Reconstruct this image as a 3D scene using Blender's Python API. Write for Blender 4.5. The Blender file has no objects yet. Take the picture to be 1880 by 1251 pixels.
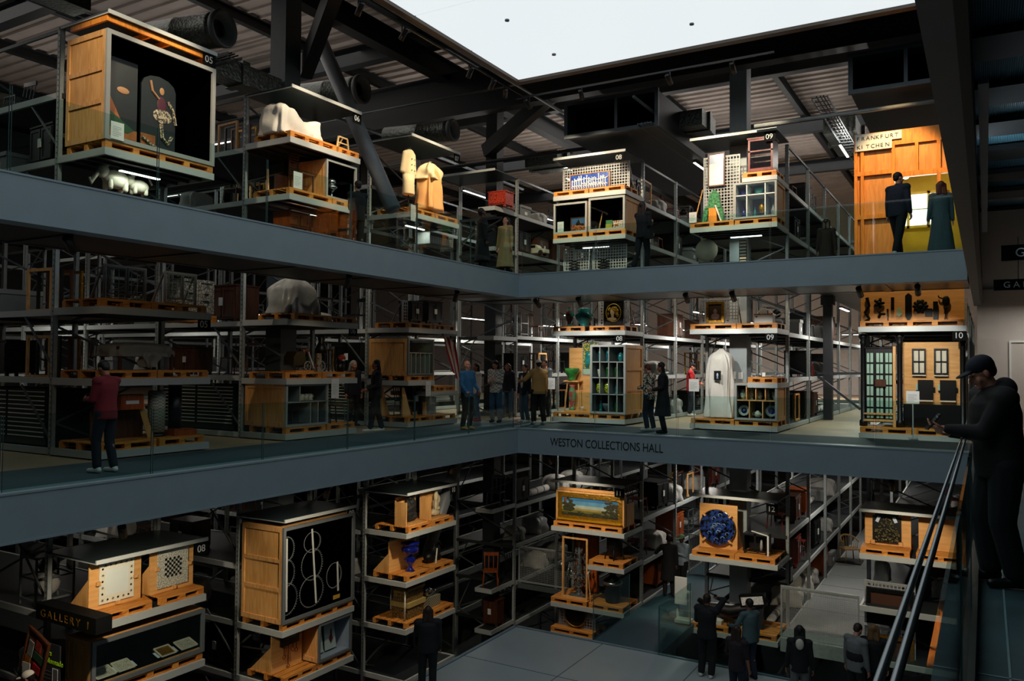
import bpy, bmesh, math, random
from mathutils import Vector, Matrix
R_ = random.Random(7)
PI = math.pi
scene = bpy.context.scene
COL = scene.collection

# ------------------------------------------------------------------ camera
FPX = 1492.6                       # focal length in pixels for a 1880 px wide frame
EYE = Vector((0, 0, 1.65))
CX = Vector((0.86424, 0.00815, 0.50300))     # rows: world X, Y, Z seen from the camera
def _basis():
    def dr(vx, vy):
        return Vector(((vx - 940) / FPX, -(vy - 625.5) / FPX, -1.0)).normalized()
    Y = dr(1810, 676); X = -dr(-1622, 648)
    X = (X - Y * X.dot(Y)).normalized(); Z = X.cross(Y)
    return Matrix((X, Y, Z))
RM = _basis()
cam_d = bpy.data.cameras.new('camera'); cam = bpy.data.objects.new('camera', cam_d); COL.objects.link(cam)
cam_d.sensor_width = 36; cam_d.lens = FPX / 1880 * 36; cam_d.clip_start = 0.05; cam_d.clip_end = 200
cam.matrix_world = Matrix.Translation(EYE) @ RM.to_4x4()
scene.camera = cam
def at(px, py, x=None, y=None, z=None):      # where the sight line through a pixel meets a world plane
    r = RM @ Vector(((px - 940) / FPX, -(py - 625.5) / FPX, -1.0))
    if x is not None: t = (x - EYE.x) / r.x
    elif y is not None: t = (y - EYE.y) / r.y
    else: t = (z - EYE.z) / r.z
    return EYE + r * t

# ------------------------------------------------------------------ view, world
scene.view_settings.view_transform = 'Standard'; scene.view_settings.look = 'None'
scene.view_settings.gamma = 1; scene.view_settings.use_curve_mapping = False
scene.view_settings.exposure = 0.0
w = bpy.data.worlds.new('world'); scene.world = w; w.use_nodes = True
w.node_tree.nodes['Background'].inputs[0].default_value = (0.5, 0.6, 0.65, 1)
w.node_tree.nodes['Background'].inputs[1].default_value = 0.004
try:
    scene.cycles.max_bounces = 6; scene.cycles.transparent_max_bounces = 24
    scene.cycles.sample_clamp_indirect = 3.0
except Exception: pass

def lamp(kind, name, loc, aim=None, power=100, color=(1, .9, .75), size=0.1, spot=0.8, blend=.5, sy=None):
    d = bpy.data.lights.new(name, kind); d.energy = power; d.color = color
    if kind == 'SPOT': d.spot_size = spot; d.spot_blend = blend; d.shadow_soft_size = size
    elif kind == 'AREA':
        d.shape = 'RECTANGLE'; d.size = size; d.size_y = sy or size
    else: d.shadow_soft_size = size
    o = bpy.data.objects.new(name, d); COL.objects.link(o); o.location = loc
    if aim is not None: o.rotation_euler = (Vector(aim) - Vector(loc)).to_track_quat('-Z', 'Y').to_euler()
    return o

# ------------------------------------------------------------------ materials
def hexc(h):
    h = h.lstrip('#'); c = [int(h[i:i+2], 16) / 255 for i in (0, 2, 4)]
    return tuple((v / 12.92 if v <= .04045 else ((v + .055) / 1.055) ** 2.4) for v in c) + (1,)
MATS = {}
def mat(name, color, rough=.6, metal=0., kind='noise', amt=.12, scale=6., bump=0., coat=0., color2=None, axis='Z', trans=0., spec=.5):
    if name in MATS: return MATS[name]
    m = bpy.data.materials.new(name); m.use_nodes = True; nt = m.node_tree; N = nt.nodes; L = nt.links
    b = N['Principled BSDF']; b.inputs['Roughness'].default_value = rough; b.inputs['Metallic'].default_value = metal
    b.inputs['Specular IOR Level'].default_value = spec
    if coat: b.inputs['Coat Weight'].default_value = coat
    if trans: b.inputs['Transmission Weight'].default_value = trans
    c = hexc(color); c2 = hexc(color2) if color2 else tuple(v * (1 - amt) for v in c[:3]) + (1,)
    tc = N.new('ShaderNodeTexCoord'); mp = N.new('ShaderNodeMapping'); L.new(tc.outputs['Object'], mp.inputs[0])
    ramp = N.new('ShaderNodeValToRGB'); ramp.color_ramp.elements[0].color = c2; ramp.color_ramp.elements[1].color = c
    if kind == 'wood':
        mp.inputs['Scale'].default_value = {'Z': (scale, scale, scale * .12), 'X': (scale * .12, scale, scale), 'Y': (scale, scale * .12, scale)}[axis]
        t = N.new('ShaderNodeTexNoise'); t.inputs['Scale'].default_value = 3; t.inputs['Detail'].default_value = 5; t.inputs['Distortion'].default_value = 1.2
        ramp.color_ramp.elements[0].position = .3; ramp.color_ramp.elements[1].position = .62; fac = t.outputs[0]
    elif kind == 'wave':
        mp.inputs['Scale'].default_value = (scale,) * 3
        t = N.new('ShaderNodeTexWave'); t.bands_direction = axis; t.inputs['Scale'].default_value = 1; t.inputs['Distortion'].default_value = .3; fac = t.outputs[1]
    elif kind == 'voronoi':
        mp.inputs['Scale'].default_value = (scale,) * 3
        t = N.new('ShaderNodeTexVoronoi'); t.feature = 'DISTANCE_TO_EDGE'; t.inputs['Scale'].default_value = 1; fac = t.outputs[0]
        ramp.color_ramp.elements[0].position = .03; ramp.color_ramp.elements[1].position = .12
    elif kind == 'spots':
        mp.inputs['Scale'].default_value = (scale,) * 3
        t = N.new('ShaderNodeTexNoise'); t.inputs['Scale'].default_value = 1; t.inputs['Detail'].default_value = 3; fac = t.outputs[0]
        ramp.color_ramp.elements[0].position = .47; ramp.color_ramp.elements[1].position = .53
    elif kind == 'checker':
        mp.inputs['Scale'].default_value = (scale,) * 3
        t = N.new('ShaderNodeTexChecker'); t.inputs['Scale'].default_value = 1; fac = t.outputs[1]
    else:
        mp.inputs['Scale'].default_value = (scale,) * 3
        t = N.new('ShaderNodeTexNoise'); t.inputs['Scale'].default_value = 1; t.inputs['Detail'].default_value = 6; fac = t.outputs[0]
        ramp.color_ramp.elements[0].position = .3; ramp.color_ramp.elements[1].position = .7
    L.new(mp.outputs[0], t.inputs['Vector']); L.new(fac, ramp.inputs[0]); L.new(ramp.outputs[0], b.inputs['Base Color'])
    if bump:
        bp = N.new('ShaderNodeBump'); bp.inputs['Strength'].default_value = bump; bp.inputs['Distance'].default_value = .02
        L.new(fac, bp.inputs['Height']); L.new(bp.outputs[0], b.inputs['Normal'])
    MATS[name] = m; return m
def emit(name, color, strength):
    if name in MATS: return MATS[name]
    m = bpy.data.materials.new(name); m.use_nodes = True; nt = m.node_tree; b = nt.nodes['Principled BSDF']
    b.inputs['Base Color'].default_value = (0, 0, 0, 1); b.inputs['Emission Color'].default_value = hexc(color); b.inputs['Emission Strength'].default_value = strength
    MATS[name] = m; return m
def glass(name, tint='#e8f4f2', refl=1.0):
    if name in MATS: return MATS[name]
    m = bpy.data.materials.new(name); m.use_nodes = True; nt = m.node_tree; N = nt.nodes; L = nt.links
    N.remove(N['Principled BSDF']); out = N['Material Output']
    tr = N.new('ShaderNodeBsdfTransparent'); tr.inputs[0].default_value = hexc(tint)
    gl = N.new('ShaderNodeBsdfGlossy'); gl.inputs['Roughness'].default_value = .02; gl.inputs[0].default_value = (refl, refl, refl, 1)
    fr = N.new('ShaderNodeFresnel'); fr.inputs[0].default_value = 1.45; mx = N.new('ShaderNodeMixShader')
    ge = N.new('ShaderNodeNewGeometry'); ml = N.new('ShaderNodeMath'); ml.operation = 'MULTIPLY_ADD'; ml.inputs[1].default_value = -1; ml.inputs[2].default_value = 1
    m2 = N.new('ShaderNodeMath'); m2.operation = 'MULTIPLY'; L.new(ge.outputs['Backfacing'], ml.inputs[0]); L.new(ml.outputs[0], m2.inputs[0]); L.new(fr.outputs[0], m2.inputs[1]); L.new(m2.outputs[0], mx.inputs[0]); L.new(tr.outputs[0], mx.inputs[1]); L.new(gl.outputs[0], mx.inputs[2]); L.new(mx.outputs[0], out.inputs[0])
    MATS[name] = m; return m

M = dict(lime=mat('lime_lettering', '#a6e01c', .6, amt=.02),
    beam=mat('grey_blue_painted_steel', '#80939b', .45, .0, amt=.06, scale=3),
    darksteel=mat('dark_painted_steel', '#23292d', .5, amt=.2),
    darkdeck=mat('dark_soffit', '#14181b', .6, amt=.2),
    galv=mat('galvanised_steel', '#a3abab', .45, .2, amt=.2, scale=14),
    galvd=mat('dull_galvanised_steel', '#646c6e', .5, .35, amt=.25, scale=14),
    shelf=mat('pale_enamelled_beam', '#b5bcbb', .45, .1, amt=.05),
    ply=mat('birch_plywood', '#dca765', .55, kind='wood', scale=4, color2='#c48c48'),
    plyx=mat('birch_plywood_x', '#dca765', .55, kind='wood', scale=4, axis='X', color2='#c9924e'),
    timber=mat('pine_batten', '#e0ad6e', .55, kind='wood', scale=9, color2='#bd8443'),
    orange=mat('orange_stained_timber', '#e8942c', .5, kind='wood', scale=6, color2='#c87216'),
    pal=mat('pallet_timber', '#d8923f', .6, kind='wood', axis='X', scale=8, color2='#a35e22'),
    brown=mat('brown_wood', '#5a3320', .45, kind='wood', scale=5, color2='#3a1e12'),
    redwood=mat('red_mahogany', '#7a2413', .35, kind='wood', scale=5, color2='#4f140b', coat=.3),
    orangewood=mat('orange_brown_wood', '#a8521e', .45, kind='wood', scale=5, color2='#7a3512'),
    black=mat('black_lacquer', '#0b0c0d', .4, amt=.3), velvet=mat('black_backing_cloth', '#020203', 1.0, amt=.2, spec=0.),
    grey=mat('mid_grey_metal', '#6d7376', .5, .2), frame=mat('grey_crate_frame', '#979b98', .5, amt=.05),
    white=mat('white_paper', '#dfe2df', .7, amt=.04), sheet=mat('white_dust_sheet', '#d4d2cb', .85, amt=.1, scale=5, bump=.6),
    sheetd=mat('grey_dust_sheet', '#9c9c98', .85, amt=.15, scale=5, bump=.6),
    plastic=mat('milky_plastic_wrap', '#a7abab', .3, amt=.3, scale=4, bump=.8),
    card=mat('plain_white_wall', '#c4bfba', .8, amt=.03), foil=mat('crinkled_foil', '#7a8079', .33, .85, amt=.6, scale=16, bump=1.0),
    blue=mat('cobalt_ceramic', '#101d78', .12, amt=.3, coat=.6), cyan=mat('turquoise_ceramic', '#2f8d8c', .15, amt=.35, coat=.6, color2='#155a60'),
    green=mat('green_majolica', '#3f8f3c', .15, amt=.4, coat=.6, color2='#1b4f26'), yellow=mat('yellow_green_ceramic', '#d9c022', .2, kind='spots', scale=22, color2='#3f7a25'),
    cream=mat('cream_ceramic', '#d9d3bd', .3, amt=.1), creamw=mat('cream_wool', '#e6d2a4', .85, amt=.06, scale=9), apricot=mat('apricot_cloth', '#eab06c', .85, amt=.1, scale=5),
    silver=mat('polished_silver', '#c3c7c9', .18, .95, amt=.1), gold=mat('gilded_frame', '#b98a2a', .3, .7, amt=.5, scale=20, bump=.8),
    iron=mat('dark_wrought_iron', '#16191a', .45, .5, amt=.4, scale=20), greenmetal=mat('dark_green_cabinet', '#0f2b22', .5, amt=.1),
    canvas=mat('dark_old_canvas', '#3c2412', .7, amt=.3, scale=4), red=mat('red_paint', '#a3291d', .5), mint=mat('mint_slats', '#9fc3ae', .5, amt=.1),
    glassp=glass('clear_balustrade_glass'), glassc=glass('clear_case_glass', '#eef4f4', .5), text=mat('white_lettering', '#cfd4d4', .6, amt=.02), textd=mat('dark_lettering', '#0d1114', .6, amt=.02),
    sign=mat('black_sign_board', '#0a0c0d', .7, amt=.1, spec=.1), rail=mat('steel_handrail', '#7d8486', .25, .9, amt=.1),
    carpet=mat('blue_grey_ribbed_floor', '#3d5560', .75, kind='wave', scale=18, axis='Y', color2='#263941', bump=.1),
    concrete=mat('beige_concrete_floor', '#a08c72', .55, amt=.15, scale=2),
    tube=mat('grey_tube_paint', '#7b8388', .4, amt=.1))

# ------------------------------------------------------------------ mesh builder
class MB:
    def __init__(s): s.v = []; s.f = []
    def add(s, vs, fs):
        o = len(s.v); s.v += [tuple(v) for v in vs]; s.f += [tuple(i + o for i in f) for f in fs]; return s
    def box(s, x0, x1, y0, y1, z0, z1, mx=None):
        vs = [Vector((x, y, z)) for z in (z0, z1) for y in (y0, y1) for x in (x0, x1)]
        if mx is not None: vs = [mx @ v for v in vs]
        return s.add(vs, [(0, 2, 3, 1), (4, 5, 7, 6), (0, 1, 5, 4), (2, 6, 7, 3), (0, 4, 6, 2), (1, 3, 7, 5)])
    def bar(s, a, b, w=.04, h=None, up=(0, 0, 1)):
        a = Vector(a); b = Vector(b); d = (b - a); l = d.length
        if l < 1e-6: return s
        d /= l; up = Vector(up)
        if abs(d.dot(up)) > .98: up = Vector((0, 1, 0))
        sd = d.cross(up).normalized(); u2 = sd.cross(d); h = h or w
        vs = [p + sd * (i * w / 2) + u2 * (j * h / 2) for p in (a, b) for i, j in ((-1, -1), (1, -1), (1, 1), (-1, 1))]
        return s.add(vs, [(3, 2, 1, 0), (4, 5, 6, 7), (0, 1, 5, 4), (1, 2, 6, 5), (2, 3, 7, 6), (3, 0, 4, 7)])
    def tube(s, pts, r, n=8, closed=False, caps=True):
        pts = [Vector(p) for p in pts]; m = len(pts); rs = r if isinstance(r, (list, tuple)) else [r] * m
        ref = None; vs = []
        for i, p in enumerate(pts):
            if closed: t = pts[(i + 1) % m] - pts[i - 1]
            else: t = pts[min(i + 1, m - 1)] - pts[max(i - 1, 0)]
            t = t.normalized() if t.length > 1e-9 else Vector((0, 0, 1))
            if ref is None: ref = Vector((0, 0, 1)) if abs(t.z) < .9 else Vector((1, 0, 0))
            a = (ref - t * ref.dot(t))
            a = a.normalized() if a.length > 1e-6 else t.orthogonal().normalized()
            ref = a; b = t.cross(a)
            vs += [p + (a * math.cos(2 * PI * k / n) + b * math.sin(2 * PI * k / n)) * rs[i] for k in range(n)]
        fs = []
        for i in range(m if closed else m - 1):
            j = (i + 1) % m
            for k in range(n): fs.append((i * n + k, i * n + (k + 1) % n, j * n + (k + 1) % n, j * n + k))
        if caps and not closed: fs += [tuple(range(n - 1, -1, -1)), tuple((m - 1) * n + k for k in range(n))]
        return s.add(vs, fs)
    def lathe(s, prof, c=(0, 0, 0), n=20, sx=1, sy=1, mx=None):
        vs = []
        for r, z in prof:
            for k in range(n):
                a = 2 * PI * k / n; v = Vector((c[0] + r * sx * math.cos(a), c[1] + r * sy * math.sin(a), c[2] + z))
                vs.append(mx @ v if mx is not None else v)
        m = len(prof); fs = [(i * n + k, i * n + (k + 1) % n, (i + 1) * n + (k + 1) % n, (i + 1) * n + k) for i in range(m - 1) for k in range(n)]
        fs += [tuple(range(n - 1, -1, -1)), tuple((m - 1) * n + k for k in range(n))]
        return s.add(vs, fs)
    def ell(s, c, r, n=12, m=8, mx=None):
        rx, ry, rz = r if isinstance(r, (tuple, list)) else (r, r, r)
        vs = [Vector((0, 0, -rz))]
        for i in range(1, m):
            a = -PI / 2 + PI * i / m
            vs += [Vector((rx * math.cos(a) * math.cos(2 * PI * k / n), ry * math.cos(a) * math.sin(2 * PI * k / n), rz * math.sin(a))) for k in range(n)]
        vs.append(Vector((0, 0, rz)))
        if mx is not None: vs = [mx @ v for v in vs]
        vs = [v + Vector(c) for v in vs]
        fs = [(0, 1 + (k + 1) % n, 1 + k) for k in range(n)]
        for i in range(m - 2):
            for k in range(n): fs.append((1 + i * n + k, 1 + i * n + (k + 1) % n, 1 + (i + 1) * n + (k + 1) % n, 1 + (i + 1) * n + k))
        t = len(vs) - 1; b = 1 + (m - 2) * n
        fs += [(b + k, b + (k + 1) % n, t) for k in range(n)]
        return s.add(vs, fs)
    def cap(s, a, b, ra, rb, n=10):
        a = Vector(a); b = Vector(b); d = b - a
        if d.length < 1e-5: return s.ell(a, ra)
        d.normalize(); pts = []; rs = []
        for i in range(4): t = PI / 2 * (1 - i / 4); pts.append(a - d * ra * math.sin(t)); rs.append(max(ra * math.cos(t), ra * .03))
        for i in range(5): t = PI / 2 * i / 4; pts.append(b + d * rb * math.sin(t)); rs.append(max(rb * math.cos(t), rb * .03))
        pts.insert(4, a); rs.insert(4, ra)
        return s.tube(pts, rs, n)
    def prism(s, poly, h, mx=None):      # polygon in x, z; depth y from 0 to h
        n = len(poly); vs = [Vector((x, 0, z)) for x, z in poly] + [Vector((x, h, z)) for x, z in poly]
        if mx is not None: vs = [mx @ v for v in vs]
        return s.add(vs, [tuple(range(n - 1, -1, -1)), tuple(range(n, 2 * n))] + [(i, (i + 1) % n, n + (i + 1) % n, n + i) for i in range(n)])
    def frame(s, x0, x1, z0, z1, w, y0, y1):
        s.box(x0, x1, y0, y1, z0, z0 + w); s.box(x0, x1, y0, y1, z1 - w, z1)
        s.box(x0, x0 + w, y0, y1, z0 + w, z1 - w); return s.box(x1 - w, x1, y0, y1, z0 + w, z1 - w)
    def mesh(s, name):
        me = bpy.data.meshes.new(name); me.from_pydata([tuple(v) for v in s.v], [], s.f); me.validate(); me.update(); return me
    def build(s, name, m, parent=None, smooth=False, label=None):
        me = s.mesh(name)
        bm = bmesh.new(); bm.from_mesh(me); bmesh.ops.recalc_face_normals(bm, faces=bm.faces); bm.to_mesh(me); bm.free()
        if smooth: me.polygons.foreach_set('use_smooth', [True] * len(me.polygons))
        me.materials.append(M[m] if isinstance(m, str) else m)
        o = bpy.data.objects.new(name, me); COL.objects.link(o)
        if parent is not None: o.parent = parent
        if label: o['label'] = label
        return o
def thing(name, label, cat, loc=(0, 0, 0), rz=0, group=None, frame=None):
    o = bpy.data.objects.new(name, None); COL.objects.link(o); o.empty_display_size = .1
    o.location = loc; o.rotation_euler = (0, 0, rz)
    if frame is not None: o.matrix_world = frame @ Matrix.Translation(Vector(loc)) @ Matrix.Rotation(rz, 4, 'Z')
    o['label'] = label; o['category'] = cat
    if group: o['group'] = group
    return o
def tag(o, label, cat, group=None, kind=None):
    o['label'] = label; o['category'] = cat
    if group: o['group'] = group
    if kind: o['kind'] = kind
    return o
def struct(o): o['kind'] = 'structure'; return o
def dup(root):
    r = root.copy(); COL.objects.link(r)
    for ch in list(root.children):
        c = ch.copy(); COL.objects.link(c); c.parent = r
        for g in ch.children:
            d = g.copy(); COL.objects.link(d); d.parent = c
    return r
def place(o, fr, loc, rz=0):
    o.matrix_world = fr @ Matrix.Translation(Vector(loc)) @ Matrix.Rotation(rz, 4, 'Z'); return o
def text_obj(name, body, size, m, parent=None, mx=Matrix(), spacing=1.0, depth=.003, align='LEFT', label=None):
    c = bpy.data.curves.new(name, 'FONT'); c.body = body; c.size = size; c.extrude = depth; c.align_x = align; c.space_character = spacing
    t = bpy.data.objects.new(name, c); COL.objects.link(t)
    dg = bpy.context.evaluated_depsgraph_get(); me = bpy.data.meshes.new_from_object(t.evaluated_get(dg))
    bpy.data.objects.remove(t); me.name = name
    me.transform(mx @ Matrix.Rotation(PI / 2, 4, 'X')); me.materials.clear(); me.materials.append(M[m])
    o = bpy.data.objects.new(name, me); COL.objects.link(o)
    if parent is not None: o.parent = parent
    if label: o['label'] = label
    return o
def remesh(o, voxel, smooth=2):
    md = o.modifiers.new('r', 'REMESH'); md.mode = 'VOXEL'; md.voxel_size = voxel; md.adaptivity = 0
    dg = bpy.context.evaluated_depsgraph_get(); me = bpy.data.meshes.new_from_object(o.evaluated_get(dg)); o.modifiers.clear()
    mats = list(o.data.materials); old = o.data
    bm = bmesh.new(); bm.from_mesh(me)
    for _ in range(smooth): bmesh.ops.smooth_vert(bm, verts=bm.verts, factor=.5, use_axis_x=True, use_axis_y=True, use_axis_z=True)
    bm.to_mesh(me); bm.free(); me.materials.clear()
    for m_ in mats: me.materials.append(m_)
    me.polygons.foreach_set('use_smooth', [True] * len(me.polygons)); o.data = me; bpy.data.meshes.remove(old); return o
# ------------------------------------------------------------------ large lights
XL, YB, XR = -10.4, 18.17, -0.3         # edges of the central void
ZU, ZL = 3.97, -5.05                    # upper deck floor, glass floor below
def fr_row(side, a):      # frame of a rack run: x across the end, y into the run
    if side == 'L': return Matrix.Translation((-12.75, a, 0)) @ Matrix.Rotation(PI / 2, 4, 'Z')
    return Matrix.Translation((a, 20.8, 0))
# the luminous ceiling over the void
t = thing('luminous_ceiling', 'huge flat white luminous ceiling panel over the central void', 'ceiling light', (XL, -3, 9))
g = MB(); n = 5
js = [0] + [at(765, 29, z=9).y + 3 - 3.05 * k for k in (4, 3, 2, 1)] + [at(765, 29, z=9).y + 3, at(868, 93, z=9).y + 3, 21.05]
for i in range(len(js) - 1): g.box(0.02, 11.3, js[i] + .02, js[i + 1] - .02, 0, .02)
g.build('light_panel', emit('white_light_panel', '#f0f8fb', .92), t)
g = MB().box(-.15, 0, -.2, 21.25, -.06, .14).box(11.3, 11.45, -.2, 21.25, -.06, .14).box(0, 11.3, 21.05, 21.25, -.06, .14).box(0, 11.3, -.2, 0, -.06, .14).box(0, 11.3, 0, 21.05, .025, .06)
g.build('ceiling_frame', mat('bronze_edge', '#5a4d42', .5), t)
for px, py in ((931, 36), (1270, 43), (1017, 99)):
    p = at(px, py, z=9); s_ = MB().lathe([(.05, -.03), (.05, 0)], (p.x - XL, p.y + 3, 0), 12).build('sprinkler_head', 'grey', t)

# ------------------------------------------------------------------ room shell
struct(MB().box(-46, 9, -8, 52, -9.3, -9.0).build('floor', mat('dark_bottom_floor', '#4a4f50', .6)))
# roof deck: corrugated strips
g = MB(); y = -8
rib = mat('corrugated_roof_steel', '#c9bdb5', .5, amt=.2, scale=1.2)
while y < 52:
    g.box(-46, 9, y, y + .42, 12.0, 12.06).box(-46, 9, y + .42, y + .5, 11.92, 12.06); y += .5
struct(g.build('ceiling', rib))
struct(MB().box(-46.3, -46, -8, 52, -9, 12).build('wall_left', 'darkdeck'))
struct(MB().box(-46, 9, 52, 52.3, -9, 12).build('wall_back', mat('grey_back_wall', '#c4bab3', .8)))
struct(MB().box(9, 9.3, -8, 52, -9, 12).build('wall_right', 'darkdeck'))
struct(MB().box(-46, 9, -8.3, -8, -9, 12).build('wall_front', 'darkdeck'))

def slab(name, x0, x1, y0, y1, z1, th, m):
    return struct(MB().box(x0, x1, y0, y1, z1 - th, z1).build('floor', m))
# mid level (z 0): beige storage floor, ribbed walkway round the void
slab('floor_mid_storage_left', -46, -12.6, -8, 19.5, -.02, .3, 'concrete')
slab('floor_mid_storage_back', -46, XR + .3, 20.6, 52, -.02, .3, 'concrete')
slab('floor_mid_corner', -46, -12.6, 19.5, 20.6, -.02, .3, 'concrete')
slab('floor_mid_walkway_left', -12.6, XL - .03, -8, 20.6, -.001, .55, 'carpet')
slab('floor_mid_walkway_back', XL - .03, 3, YB + .03, 20.6, -.002, .55, 'carpet')
# near walkway on the right with light seams
slab('floor_mid_walkway_right', -.15, 3.2, -3, YB, 0, .55, mat('teal_plank_floor', '#3f5a63', .55, amt=.45, scale=1.6, color2='#24363d'))
g = MB()
for k in range(7):
    x = .1 + .42 * k
    g.box(x - .006, x + .006, -3, YB, 0, .004)
for k in range(5): g.box(-.05, 3.2, 2 + 3.1 * k, 2.015 + 3.1 * k, 0, .004)
struct(g.build('trim_1', mat('pale_floor_seam', '#7f959b', .5)))
slab('floor_mid_right_hall', XR + .3, 9, 20.6, 30, 0, .3, 'concrete')
# upper level deck (z 3.97)
slab('floor_upper_walkway_left', -12.6, XL - .03, -8, 20.6, ZU, .12, 'darksteel')
slab('floor_upper_walkway_back', XL, XR, YB + .05, 20.6, ZU - .001, .12, 'darksteel')
slab('floor_upper_walkway_right', -.28, 9, -3, 30, ZU + .02, .1, mat('teal_ribbed_soffit', '#6fa3b5', .4, kind='wave', axis='X', scale=22, color2='#2c4a55', bump=.4))
def edge(name, pts, z0, z1, axis):
    g = MB(); a, b, c = pts
    return g
# fascia channels round the void: web, top lip and bottom flange
def fascia(num, z0, z1, lips=True):
    g = MB()
    g.box(XL - .02, XL + .02, -8, YB, z0, z1).box(XL - .3, XL + .03, -8, YB + .03, z0 - .02, z0 + .01).box(XL - .3, XL + .03, -8, YB + .03, z1 - .015, z1 + .012)
    struct(g.build('trim_%d' % num, 'beam'))
    g = MB()
    g.box(XL - .02, XR, YB - .02, YB + .02, z0, z1).box(XL, XR, YB - .03, YB + .3, z0 - .02, z0 + .01).box(XL, XR, YB - .03, YB + .3, z1 - .015, z1 + .012)
    struct(g.build('trim_%d' % (num + 1), 'beam'))
fascia(2, -.6, 0)
fascia(4, 3.39, ZU)
# soffits under the walkways with cross beams
g = MB()
for yy in [ -6 + 2.1 * k for k in range(13)]: g.box(-12.6, XL - .3, yy, yy + .18, 3.39, ZU - .12)
g.box(-12.62, -12.5, -8, 20.6, 3.4, ZU - .12)
g.box(-12.6, XL - .06, -8, YB + .1, 3.41, 3.44)
struct(g.build('trim_6', 'darksteel'))
g = MB()
for xx in [XL + 2.1 * k for k in range(5)]: g.box(xx, xx + .18, YB + .3, 20.6, 3.39, ZU - .12)
g.box(-12.6, XR, 20.5, 20.6, 3.4, ZU - .12).box(-12.6, XR, YB + .1, 20.6, 3.41, 3.44)
struct(g.build('trim_7', mat('satin_soffit', '#59636a', .3, .3)))
# right deck edge overhead: web, flange and cross beams seen from below
g = MB()
g.box(-.21, -.17, -3, 26, 3.39, ZU + .35).box(-.275, -.1, -3, 26, 3.37, 3.4)
struct(g.build('trim_8', mat('dark_edge_beam', '#4f5559', .5)))
g = MB()
for a_, b_ in ((3.6, 4.9), (6.1, 6.6), (7.25, 7.75), (8.3, 8.8), (9.35, 9.85), (10.5, 10.95), (11.6, 12.1), (13, 26)): g.box(-.1, 4.5, a_, b_, 3.82, ZU - .1)
g.box(-.12, -.06, -3, 24, 3.35, ZU - .1)
struct(g.build('trim_9', 'darkdeck'))
# white partition with doors at the end of the right walkway
struct(MB().box(XR + .1, 9, 26, 26.2, 0, 3.95).build('wall_far_right', 'card'))
d = struct(MB().frame(.55, 4.6, .0, 2.4, .05, 25.95, 26).box(1.62, 1.66, 25.96, 26, 0, 2.36).build('door_1', 'white'))
MB().box(1.7, 1.74, 25.9, 25.96, .95, 1.2).build('door_handle', 'grey', d)
# glass floor of the hall below
struct(MB().box(XL, XR, -8, YB, ZL - .1, ZL).build('floor', mat('frosted_floor_panels', '#aab6b8', .35, kind='noise', amt=.14, scale=.7)))
g = MB()
for k in range(8): g.box(XL, XR, YB - 2.4 * k - .01, YB - 2.4 * k + .01, ZL, ZL + .003)
for k in range(5): g.box(XL + 2.4 * k - .01, XL + 2.4 * k + .01, -8, YB, ZL, ZL + .003)
struct(g.build('trim_10', mat('floor_joint', '#4d575b', .5)))
struct(MB().box(XL - .08, XL, -8, YB, ZL - .3, ZL + .02).box(XL, XR, YB, YB + .08, ZL - .3, ZL + .02).build('trim_11', 'beam'))
# lower aisle walkways
slab('floor_lower_aisle_1', -8.35, -6.6, YB + .08, 46, ZL, .2, mat('teal_ribbed_aisle', '#3f6674', .5, kind='wave', axis='Y', scale=30, color2='#1c3640', bump=.3))
gr = mat('steel_grating', '#c4caca', .4, .2, kind='wave', axis='Y', scale=40, color2='#4d5558', bump=.5)
slab('floor_lower_aisle_2', -4.42, -2.6, 20.85, 46, ZL, .12, gr)
slab('floor_upper_aisle', -4.42, -2.65, 20.62, 40, ZU, .08, 'darksteel')
struct(MB().box(-.14, -.06, -1, YB, 0, .09).build('trim_13', 'rail'))
slab('floor_basement_aisle', -4.42, -2.6, 20.4, 46, -7.4, .1, gr)
g = MB()
for k in range(7): g.box(-4.42, -2.6, 22.4 + 1.4 * k, 22.43 + 1.4 * k, ZL, ZL + .01)
g.box(-4.42, -2.6, 20.8, 20.86, ZL - .3, ZL + .03)
struct(g.build('trim_12', 'galv'))
# balustrades: one pane each
def pane(a, b, z, h=1.1, rail=False, label='', fascia_drop=.1, group='glass balustrade panes'):
    a = Vector(a); b = Vector(b); d = (b - a).normalized()
    root = thing('glass_balustrade_panel', label, 'glass panel', ((a.x + b.x) / 2, (a.y + b.y) / 2, z), math.atan2(d.y, d.x), group)
    l = (b - a).length / 2 - .006
    MB().box(-l, l, -.006, .006, -fascia_drop, h).build('glass_pane', 'glassp', root)
    MB().box(-l - .003, -l, -.0095, .0095, 0, h).box(l, l + .003, -.0095, .0095, 0, h).build('edge_strip', mat('green_glass_edge', '#3c5c57', .35, amt=.1), root)
    return root
for z, nm, h in ((0, 'middle', .95), (ZU, 'upper', 1.1)):
    y = YB - .05
    while y > 2:
        pane((XL - .1, y - 2.08), (XL - .1, y), z + .012, h, label='clear glass balustrade pane along the left side of the %s walkway' % nm, fascia_drop=0, group='%s left balustrade' % nm); y -= 2.1
    x = XL + .02
    while x < XR - 1:
        pane((x, YB + .12), (min(x + 2.08, XR - .02), YB + .12), z + .012, h, label='clear glass balustrade pane along the back of the %s walkway' % nm, fascia_drop=0, group='%s back balustrade' % nm); x += 2.1
y = -1
while y < YB - 1:
    pane((-.1, y), (-.1, min(y + 2.38, YB)), .012, 1.05, label='glass balustrade pane of the near right walkway', fascia_drop=0, group='near right balustrade'); y += 2.4
t = thing('handrail', 'steel tube handrail running along the near right balustrade', 'handrail', (-.15, 0, 1.08))
MB().tube([(.012, -1, .03), (.012, YB, .03)], .009, 12).build('rail_tube', 'rail', t, True)
MB().tube([(-.014, -1, .028), (-.014, YB, .028)], .009, 12).build('rail_tube', 'rail', t, True)
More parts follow.
